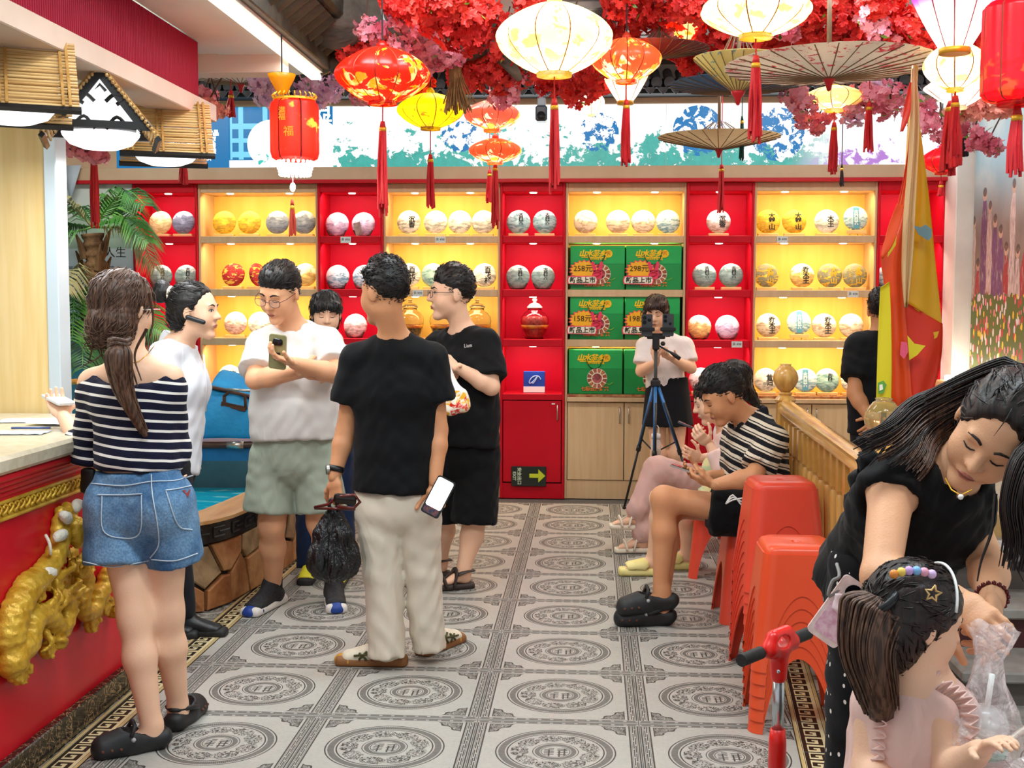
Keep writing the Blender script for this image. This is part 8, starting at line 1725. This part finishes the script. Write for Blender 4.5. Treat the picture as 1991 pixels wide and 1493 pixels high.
for k in 'LR': q.seg(J['H'+k], J['H'+k]+(J['K'+k]-J['H'+k])*(.52 if k == 'R' else .5), (.108, .102), bl=.04, flat=(0, 1))
q.seg(J['HR'], J['HR']+(J['KR']-J['HR'])*.52-UZ*.05, (.10, .10), bl=.04, flat=(0, 1)); p.garment('black_shorts', q, cloth('black_short_cloth', '#08080a', '#101013', .014, 7), .011, .005)
mb = MB(); c = at(1432, 975, 5.62)
for k in range(3): mb.tube(spline([c+V3(.06, 0, .02), c+V3(.03, -.02, .02-.02*k), c+V3(-.02, -.02, .01+.012*k), c+V3(-.05, -.01, -.01)], 10), .004, 5)
mb.build('drawstring', M_white, p.t, 1)
p.short_hair(HB, .012, 1); p.clog(h1, f_, k=1.12); p.clog(h2-u2*.004, nrm(V3(-1, -.1, -.10)), u2, 1.12, strap_up=True)
t = thing('mobile_phone', 'silver-rimmed phone held low by the seated man in stripes', 'phone', at(1338, 915, 5.82)); a, b = at(1306, 906, 5.86), at(1370, 928, 5.80); u_ = nrm(b-a); n_ = nrm(np.cross(u_, UY)); n_ = n_ if n_[2] > 0 else -n_; phone_body('phone_case', (a+b)/2+UZ*.006, np.cross(u_, n_), u_, n_, .078, np.linalg.norm(b-a), pmat('silver_phone', c='#a39a93', rough=.3, metal=.3), t); phone_body('phone_screen', (a+b)/2+UZ*.006+n_*.0055, np.cross(u_, n_), u_, n_, .072, np.linalg.norm(b-a)*.95, M_lens, t, .002)

# ------------------------------------------------------------------ seated woman with the phone, yellow slides
g_ = nrm(V3(-1, -.05, 0)); h1, h2 = fl(1283, 1118), fl(1348, 1106); ak = anklep(h1+UZ*.03, g_), anklep(h2+UZ*.03, g_)
J = jt(H=(1384, 782, 6.80), N=(1420, 838, 6.86), SL=(1408, 862, 7.02), SR=(1432, 864, 6.70), EL=(1408, 925, 7.0), WL=(1378, 862, 6.9), ER=(1408, 915, 6.62), WR=(1378, 862, 6.66), HL=(1430, 985, 6.98), HR=(1432, 988, 6.76), KL=(1330, 970, 6.95), KR=(1282, 968, 6.74), AL=tuple(ak[1]), AR=tuple(ak[0])); J['calf'] = V3(1, 0, 0)
p = P9 = Person('seated woman in pale pink cardigan holding a phone up, wearing yellow slides', J, (-1, -.1, -.32), (-.95, 0, -.2), (.72, 6.88, 0), 'c', 1.0, tor=[(.145, .105, .115), (.12, .09, .095), (.135, .105, .10), (.105, .075, .08)], arm=.9, leg=.9, feet=((h1+UZ*.03, g_), (h2+UZ*.03, g_)))
p.hands += [hand(J['WR'], at(1358, 846, 6.62)-J['WR'], (-.3, .5, .6), -1, (.5, .7, .5), .92), hand(J['WL'], at(1360, 850, 6.85)-J['WL'], (-.3, -.5, .6), 1, (.5, .7, .5), .92)]; p.body(.0125).face(down=True, brow=.7)
q = p.top(at(1428, 985, 6.86), .155, .125, .13, sl=.98, ease=.016, r0=.06, r1=.055, neck=.058)
for k in 'LR': q.seg(J['E'+k], J['E'+k]+(J['W'+k]-J['E'+k])*.72, (.055, .045), bl=.03, flat=(0, 1))
p.garment('pink_cardigan', q, cloth('sheer_pink_knit', '#e6c0b6', '#efd0c6', .010, 9), .0125, .005)
q = SDF().seg(at(1398, 905, 6.84), at(1408, 965, 6.84), (.10, .13), (.07, .09), bl=.03).seg(J['HR'], J['HR']+(J['KR']-J['HR'])*.5, (.10, .09), bl=.04, flat=(0, 1)).seg(J['HL'], J['HL']+(J['KL']-J['HL'])*.5, (.10, .09), bl=.04, flat=(0, 1)).seg(J['HL'], J['HR'], .11, bl=.04); p.garment('pale_green_dress', q, cloth('floral_dress_cloth', None, fn=lambda t: t.mix(t.ss(t.noise(t.obj(), 16, 3), .5, .6), '#d8cf9a', '#b9c79a')), .0125, .005)
p.hair([('e', (0, -.018, .042), (.084, .106, .092)), ('e', (0, -.06, -.03), (.078, .065, .085)), ('s', (.0, -.09, -.03), (.0, -.10, -.15), (.06, .03), (.035, .02)), ('e', (0, .10, -.04), (.09, .068, .095), 'd')], HD)
M_ysl = pmat('lemon_foam_slide', noisy('#e0d07a', '#ecdf96', 10, 2), rough=.6)
for h_ in (h1, h2): p.sandal(h_+UZ*.026, g_, M_ysl, 1.06, slide=True, sole=.024)
t = thing('mobile_phone', 'dark phone held up by the woman in the pink cardigan', 'phone', at(1340, 830, 6.72)); a, b = at(1320, 822, 6.74), at(1362, 840, 6.72); u_ = nrm(b-a); n_ = nrm(np.cross(u_, UY)); n_ = n_ if n_[2] > 0 else -n_; phone_body('phone_case', (a+b)/2+UZ*.005, np.cross(u_, n_), u_, n_, .075, np.linalg.norm(b-a)*1.05, M_ph, t)

# ------------------------------------------------------------------ woman farthest along the stools, pink trousers, hands clasped
h1, h2 = at(1252, 1024, 7.45), fl(1262, 1074); f1 = nrm(V3(-1, -.1, .05)); f2 = nrm(V3(-1, -.1, 0)); ak = anklep(h1, f1), anklep(h2+UZ*.02, f2)
J = jt(H=(1424, 742, 7.66), N=(1432, 796, 7.72), SL=(1410, 815, 7.88), SR=(1440, 815, 7.56), EL=(1418, 880, 7.86), WL=(1360, 892, 7.68), ER=(1420, 885, 7.50), WR=(1362, 890, 7.54), HL=(1420, 950, 7.82), HR=(1420, 952, 7.62), KL=(1290, 930, 7.76), KR=(1278, 915, 7.56), AL=tuple(ak[1]), AR=tuple(ak[0])); J['calf'] = V3(1, 0, 0)
p = P10 = Person('seated woman with dark hair, white top and pink trousers, hands clasped', J, (-1, .15, -.1), (-.97, 0, -.12), (.72, 7.72, 0), 'c', 1.0, tor=[(.145, .105, .115), (.12, .09, .095), (.135, .105, .10), (.105, .075, .08)], arm=.9, leg=.9, feet=((h1, f1), (h2+UZ*.02, f2)))
p.hands += [hand(J['WR'], at(1338, 882, 7.50)-J['WR'], (-.2, 1, .2), -1, (.5, .8, .6), .95), hand(J['WL'], at(1338, 886, 7.58)-J['WL'], (-.2, -1, .2), 1, (.5, .8, .6), .95)]; p.body(.0125).face(brow=.7)
p.garment('white_top', p.top(at(1420, 950, 7.72), .155, .125, .13, sl=.5, ease=.018, r0=.068, r1=.07, neck=.058), M_wsh, .0125, .004)
q = SDF().seg(J['HL'], J['HR'], .12, bl=.04)
for k, h_ in (('L', h2), ('R', h1)): q.seg(J['H'+k], J['K'+k], (.112, .085), bl=.05).seg(J['K'+k], J['A'+k]+V3(0, 0, .02), (.085, .070), bl=.05).seg(J['A'+k]+V3(0, 0, .02), J['A'+k]+V3(0, 0, -.03), (.068, .046), bl=.02, flat=(0, 1))
p.garment('pink_trousers', q, cloth('dusty_pink_cloth', '#c9a097', '#d9b3aa', .014, 7), .0125, .007)
p.hair([('e', (0, -.018, .045), (.087, .108, .095)), ('e', (0, -.05, -.035), (.085, .075, .09)), ('s', (.02, -.07, -.05), (.05, -.13, -.14), (.07, .045), (.055, .03)), ('e', (0, .10, -.04), (.065, .068, .095), 'd')], HD)
M_wsd = pmat('white_sandal', c='#eadfcc', rough=.55); p.sandal(h1, f1, M_wsd, 1.0); p.sandal(h2+UZ*.02, f2, M_wsd, 1.0)

# ------------------------------------------------------------------ man in black behind the flag
h1, h2 = V3(1.60, 7.25, 0), V3(1.80, 7.20, 0); d1 = nrm(V3(.25, 1, 0)); ak = anklep(h1, d1), anklep(h2, d1)
J = jt(H=(1716, 606, 7.24), N=(1712, 654, 7.22), SL=(1670, 675, 7.2), SR=(1758, 675, 7.26), EL=(1662, 765, 7.12), WL=(1692, 815, 7.04), ER=(1765, 765, 7.2), WR=(1712, 815, 7.06), HL=(1690, 840, 7.2), HR=(1738, 840, 7.24), KL=(1690, 1000, 7.2), KR=(1740, 1000, 7.24), AL=tuple(ak[0]), AR=tuple(ak[1])); J['calf'] = V3(0, -1, 0)
p = P11 = Person('man in black T-shirt with hands behind his back, half hidden by the flag', J, (.35, 1, -.05), (.3, 1, 0), (1.7, 7.22, 0), 'd', 1.06, tor=[(.17, .12, .12), (.165, .115, .115), (.175, .12, .115), (.13, .085, .085)], arm=1.08, feet=((h1, d1), (h2, d1)))
p.hands += [hand(J['WL'], V3(.6, -.1, -.6), (0, 1, 0), 1, (.4, .5, .4)), hand(J['WR'], V3(-.6, -.1, -.6), (0, 1, 0), -1, (.4, .5, .4))]; p.body(.0125, .007)
p.garment('black_tshirt', p.top(at(1712, 842, 7.22), .19, .135, .145, sl=.68, ease=.024, r0=.088, r1=.094), cloth('black_tee_jersey', '#0a0a0c', '#121215', .014, 7), .0125, .005)
p.garment('black_trousers', legs_q(p, .06, .18, .13, .13, [([J['HL'], J['KL'], J['AL']-UZ*.02], [.11, .09, .075]), ([J['HR'], J['KR'], J['AR']-UZ*.02], [.11, .09, .075])], .05), cloth('black_trouser_twill', '#0f0f12', '#17171b', .012), .013, .005)
p.short_hair(HB); p.sneaker(h1, d1, M_blk, M_rub, 1.1); p.sneaker(h2, d1, M_blk, M_rub, 1.1)

# ------------------------------------------------------------------ woman in the black sleeveless top bending over
h1, h2 = V3(.65, 2.95, 0), V3(.66, 3.14, 0); d1 = nrm(V3(.8, -.5, 0)); ak = anklep(h1, d1), anklep(h2, d1)
J = jt(H=(1934, 842, 2.58), N=(1832, 925, 2.72), SL=(1735, 945, 2.66), SR=(1868, 985, 2.92), EL=(1712, 1122, 2.52), WL=(1860, 1165, 2.42), ER=(1920, 1100, 2.70), WR=(1930, 1168, 2.52), HL=(1700, 1118, 2.88), HR=(1728, 1108, 3.06), KL=(1690, 1330, 2.90), KR=(1700, 1330, 3.06), AL=tuple(ak[0]), AR=tuple(ak[1]))
p = P12 = Person('woman with long dark hair bending in black ruffled top and polka dot trousers', J, (-.52, -.72, -.46), (.72, -.40, -.55), (.62, 3.05, 0), 'a', 1.04, up=(.5, -.3, .9), tor=[(.13, .11, .115), (.12, .10, .10), (.145, .12, .105), (.11, .085, .085)], arm=.98, leg=.95)
p.hands += [hand(J['WR'], at(1932, 1222, 2.44)-J['WR'], (-.55, .2, -.1), 1, (.45, .7, .5), .98), hand(J['WL'], at(1905, 1205, 2.36)-J['WL'], (.2, .5, -.2), -1, (.4, .6, .4), .95)]; p.body(.0105, .0055).face(down=True, brow=.9)
q = p.top(None, 0, 0, 0, ease=.022, arms='', neck=.062)
hmp = at(1650, 1160, 2.98); q.seg(p.P[1], p.P[0]-p.ax*.03+UZ*.0, (.14, .155), (.12, .135), (.12, .145), side=p.ts, front=p.tf, bl=.04, flat=(0, 1))
for k in 'LR': q.seg(J['S'+k]-p.ax*.02, J['S'+k]-p.ax*.10, (.062, .062), bl=.05); q.ell(J['S'+k]+nrm(J['E'+k]-J['S'+k])*.065, (.066, .066, .066), bl=.01, op='d')
M_blt = cloth('black_chiffon', '#080708', '#100f10', .018, 9, .75); p.garment('black_top', q, M_blt, .0105, .010, 1.2)
q = SDF()
for i, (a, b) in enumerate(((1690, 900), (1672, 935), (1662, 980), (1655, 1030), (1645, 1075))): q.ell(at(a, b, 2.70+.05*i), (.026, .03, .034), bl=.02)
p.garment('ruffle_trim', q, M_blt, .008, .008, 3)
M_dot = cloth('polka_dot_cloth', None, fn=lambda t: t.mix(t.vor(t.scale(t.obj(), (1.1, 1.1, .8)), 36, 'F1', 'Distance', .35) < .16, '#121113', '#e6ddd4'), wr=.012, sc=6)
p.garment('polka_dot_trousers', legs_q(p, .0, .155, .12, .125, [([J['HL'], J['KL'], J['AL']-UZ*.04], [.112, .10, .10]), ([J['HR'], J['KR'], J['AR']-UZ*.04], [.112, .10, .10])], .05), M_dot, .0115, .008)
p.hair([('e', (0, -.018, .042), (.086, .108, .096)), ('e', (0, -.065, -.03), (.082, .075, .095)), ('e', (0, .11, -.015), (.066, .08, .112), 'd')], HD, fz=(420, .06, .0022, .1, .04), tgt=(.02, -.13, .03))
for i, (mx_, my_, ex, ey) in enumerate(((1800, 792, 1668, 862), (1806, 806, 1690, 886), (1812, 820, 1716, 902), (1816, 832, 1748, 916), (1792, 788, 1650, 880), (1820, 850, 1770, 930))): tail([p.l(.02, -.03, .11), p.l(.05, -.10, .06-.015*i), at(mx_, my_, 2.68), at((mx_+ex)/2, (my_+ey)/2+8, 2.62), at(ex, ey, 2.60)], HBR if i % 2 else HD, p.t, .034, 46, 5+i, .0024, .5, .5, 'hair_lengths', False)
tail([p.l(-.02, -.04, .125), p.l(-.088, -.03, .03), at(1998, 900, 2.44), at(1972, 980, 2.42), at(1975, 1050, 2.42), at(1962, 1120, 2.42)], HD, p.t, .040, 130, 6, .002, .8, .55, 'hair_lengths', False)
tail([p.l(-.03, -.03, .12), p.l(-.09, -.01, .03), at(2003, 940, 2.40), at(1992, 1040, 2.42)], HD, p.t, .03, 80, 8, .002, .8, .5, 'hair_lengths', False)
p.locks([[at(1935, 960, 2.44), at(1928, 1030, 2.42), at(1908, 1090, 2.42), at(1900, 1130, 2.42)], [at(1960, 1000, 2.42), at(1968, 1080, 2.41), at(1990, 1130, 2.41)], [at(1730, 850, 2.62), at(1712, 880, 2.6), at(1690, 905, 2.6)]], HD, .0045)
an = np.linspace(0, 2*np.pi, 19); wd = nrm(J['WR']-J['ER']); a_ = nrm(np.cross(wd, UY)); b_ = np.cross(wd, a_); mb = MB()
for a in an[:-1]: mb.ball(J['WR']-wd*.02+(a_*math.cos(a)+b_*math.sin(a))*.031, .0058, 6)
mb.build('bead_bracelet', pmat('garnet_beads', c='#5e1016', rough=.25), p.t, 1); MB().tube([at(1838, 930, 2.52), at(1850, 952, 2.48), at(1868, 963, 2.46), at(1890, 952, 2.46)], .0015, 5).build('necklace', M_goldt, p.t, 1); MB().ball(at(1868, 966, 2.455), .006, 8).build('pearl', M_white, p.t, 1)
p.sneaker(h1, d1, M_blk, M_rub); p.sneaker(h2, d1, M_blk, M_rub)
# her phone hanging from a lanyard
c = at(1634, 1188, 2.62); t = thing('mobile_phone', 'pink cased phone hanging on a lanyard at the hip of the bending woman', 'phone', c); u_ = nrm(at(1662, 1150, 2.62)-at(1607, 1226, 2.62)); n_ = V3(-.1, -1, .1); n_ = nrm(n_-u_*(n_@u_)); s_ = np.cross(u_, n_)
phone_body('phone_case', c, s_, u_, n_, .074, .150, pmat('pink_glitter_case', noisy('#e3c6c0', '#f0dcd6', 70, 3), rough=.3), t, .012); phone_body('case_print', c+n_*.0062-u_*.025, s_, u_, n_, .058, .075, pmat('pink_case_print', noisy('#dba0b8', '#f0cfd8', 90, 3), rough=.4), t, .001); MB().tube([c+u_*.048+n_*.006, c+u_*.048+n_*.009], .019, 20).build('camera_ring', M_lens, t)
q = SDF().seg(c+u_*.005+s_*.004+n_*.008, c-u_*.02+s_*.02+n_*.008, .010, .004).seg(c+u_*.03-s_*.022+n_*.008, c-u_*.0-s_*.01+n_*.008, .012, .004); solid('clip_charm', q, pmat('pale_pink_charm', c='#ecd2d2', rough=.3), t, .004)
MB().tube(spline([at(1627, 1096, 2.66), at(1632, 1120, 2.62), at(1618, 1130, 2.62), at(1612, 1160, 2.62), c+u_*.07-s_*.02], 16), .004, 5).build('lanyard', pmat('grey_lanyard', c='#8e8a86', rough=.6), t, 1)

# ------------------------------------------------------------------ little girl with the ponytail
J = jt(H=(1778, 1212, 2.32), N=(1782, 1330, 2.33), SL=(1705, 1372, 2.34), SR=(1848, 1385, 2.26), EL=(1690, 1500, 2.30), WL=(1750, 1560, 2.16), ER=(1842, 1500, 2.22), WR=(1865, 1420, 2.10), HL=(1740, 1650, 2.34), HR=(1812, 1650, 2.32), KL=(.58, 2.3, .24), KR=(.68, 2.3, .24), AL=(.58, 2.32, .06), AR=(.68, 2.32, .06))
J['ER'] = at(1850, 1505, 2.2); J['WR'] = at(1905, 1460, 2.08); zs_ = J['HL'][2]
p = P13 = Person('little girl in pink ruffled dress with ponytail, bead hairband and star clip', J, (.9, .22, -.2), (.35, .9, 0), (.63, 2.3, 0), 'c', .86, tor=[(.10, .085, .085), (.095, .075, .075), (.100, .075, .075), (.075, .055, .055)], arm=.78, leg=.62, feet=((V3(.58, 2.29, 0), UY, UZ), (V3(.68, 2.29, 0), UY, UZ)), footk=.62)
p.hands += [hand(J['WR'], at(1935, 1440, 2.04)-J['WR'], (0, .3, -1), -1, (.3, .4, .3), .62), hand(J['WL'], V3(.3, -.4, -.5), (0, 0, -1), 1, (.3, .4, .3), .62)]; p.body(.0095, .005).face(brow=.6)
M_pk = cloth('pale_pink_muslin', '#e3b8ac', '#edc8bd', .008, 16); q = SDF()
for i in range(3): (w0, f0, k0), (w1, f1, k1) = p.st[i], p.st[i+1]; q.seg(p.P[i], p.P[i+1], (w0+.022, w1+.022), (f0+.022, f1+.022), (k0+.022, k1+.022), side=p.ts, front=p.tf, bl=.03)
q.seg(p.P[2]-UZ*.02, V3(p.A[0], p.A[1], .36), (.118, .20), (.09, .18), (.09, .18), side=p.ts, front=p.tf, bl=.02, flat=(0, 1))
for k in 'LR': q.seg(J['N']-UZ*.03, J['S'+k], (.056, .052), bl=.03)
q.seg(J['N']-UZ*.012, p.l(0, -.01, -.04), .044, bl=.008, op='d'); b13 = BASE[p.t.name]
solid('pink_dress', q, M_pk, p.t, .009, mod=lambda X, Y, Z, D: (D+.006*np.sin(15*np.arctan2(X-b13[0], Y-b13[1]))*np.clip((.80-Z)*5, 0, 1)+.0015*np.sin(90*X+40*Z)).astype(np.float32))
def ruffle(path, w_, m, par, out, n=90, name='ruffle'):
    sp = spline(path, n); t_ = np.gradient(sp, axis=0); t_ /= np.linalg.norm(t_, axis=1)[:, None]; rows = []
    for i, a in enumerate(sp): o_ = nrm(np.asarray(out(a), float)); sd = np.cross(t_[i], o_); rows.append([a, a+o_*w_*.5+sd*.007*math.sin(i*.62), a+o_*w_+sd*.013*math.sin(i*.62+.3)])
    return MB().shell(np.array(rows), .0022).build(name, m, par, 1)
for k, sg_ in (('R', 1), ('L', -1)):
    S_ = J['S'+k]; ruffle([S_+V3(-.035*sg_, -.02, .05), S_+V3(-.005*sg_, -.055, .03), S_+V3(.0*sg_, -.062, -.04), S_+V3(.0, -.05, -.11)], .034, M_pk, p.t, lambda a, S_=S_, sg_=sg_: (a-S_)+V3(.07*sg_, -.05, .03), 130)
    ruffle([S_+V3(-.035*sg_, .0, .05), S_+V3(.0, .05, .03), S_+V3(.0, .05, -.06)], .03, M_pk, p.t, lambda a, S_=S_, sg_=sg_: (a-S_)+V3(.06*sg_, .05, .03), 100)
p.hair([('e', (0, -.015, .045), (.090, .112, .098)), ('e', (0, -.055, -.03), (.088, .075, .095)), ('e', (0, .105, -.05), (.095, .085, .095), 'd')], HD, fz=(420, .045, .0022, .05, .03), tgt=(.02, -.13, .045))
tail([p.l(.02, -.105, .045), at(1700, 1195, 2.28), at(1690, 1260, 2.26), at(1702, 1330, 2.26), at(1715, 1392, 2.27)], HBR, p.t, .066, 260, 9, .0026, .8, .45)
mb = MB(); c = at(1722, 1176, 2.26)
for k in range(2): mb.tube([c+V3(.022*math.cos(a)-.004, .022*math.sin(a), .018*math.cos(a)+.006*k) for a in np.linspace(0, 6.28, 14)], .006, 6, False)
mb.build('hair_tie', M_blk, p.t, 1)
hbn = MB().tube([p.l(.0925*math.cos(a), .035, .045+.098*math.sin(a)) for a in np.linspace(.1, math.pi-.1, 20)], .003, 5).build('hairband', M_white, p.t, 1)
for i, cc in enumerate(('#e08a3c', '#ecc85a', '#c9a0d9', '#7fb0dc', '#e8a0b4', '#d9b8e0')):
    px = 1738+18*i*.82; py = 1113-7*math.sin(i/5*math.pi); MB().ball(at(px, py+3, 2.235), .0088, 10).build('bead', pmat('bead_'+str(i), c=cc, rough=.3), hbn, 1)
c = at(1814, 1154, 2.215); pts = [((.0155 if k % 2 == 0 else .007)*math.sin(k*math.pi/5+.2), (.0155 if k % 2 == 0 else .007)*math.cos(k*math.pi/5+.2)) for k in range(10)]
MB().tube([c+CR*a+UZ*b for a, b in pts+pts[:2]], .0024, 6).build('star_clip', pmat('gold_star', c='#e0b878', rough=.3, metal=.5), p.t, 1)
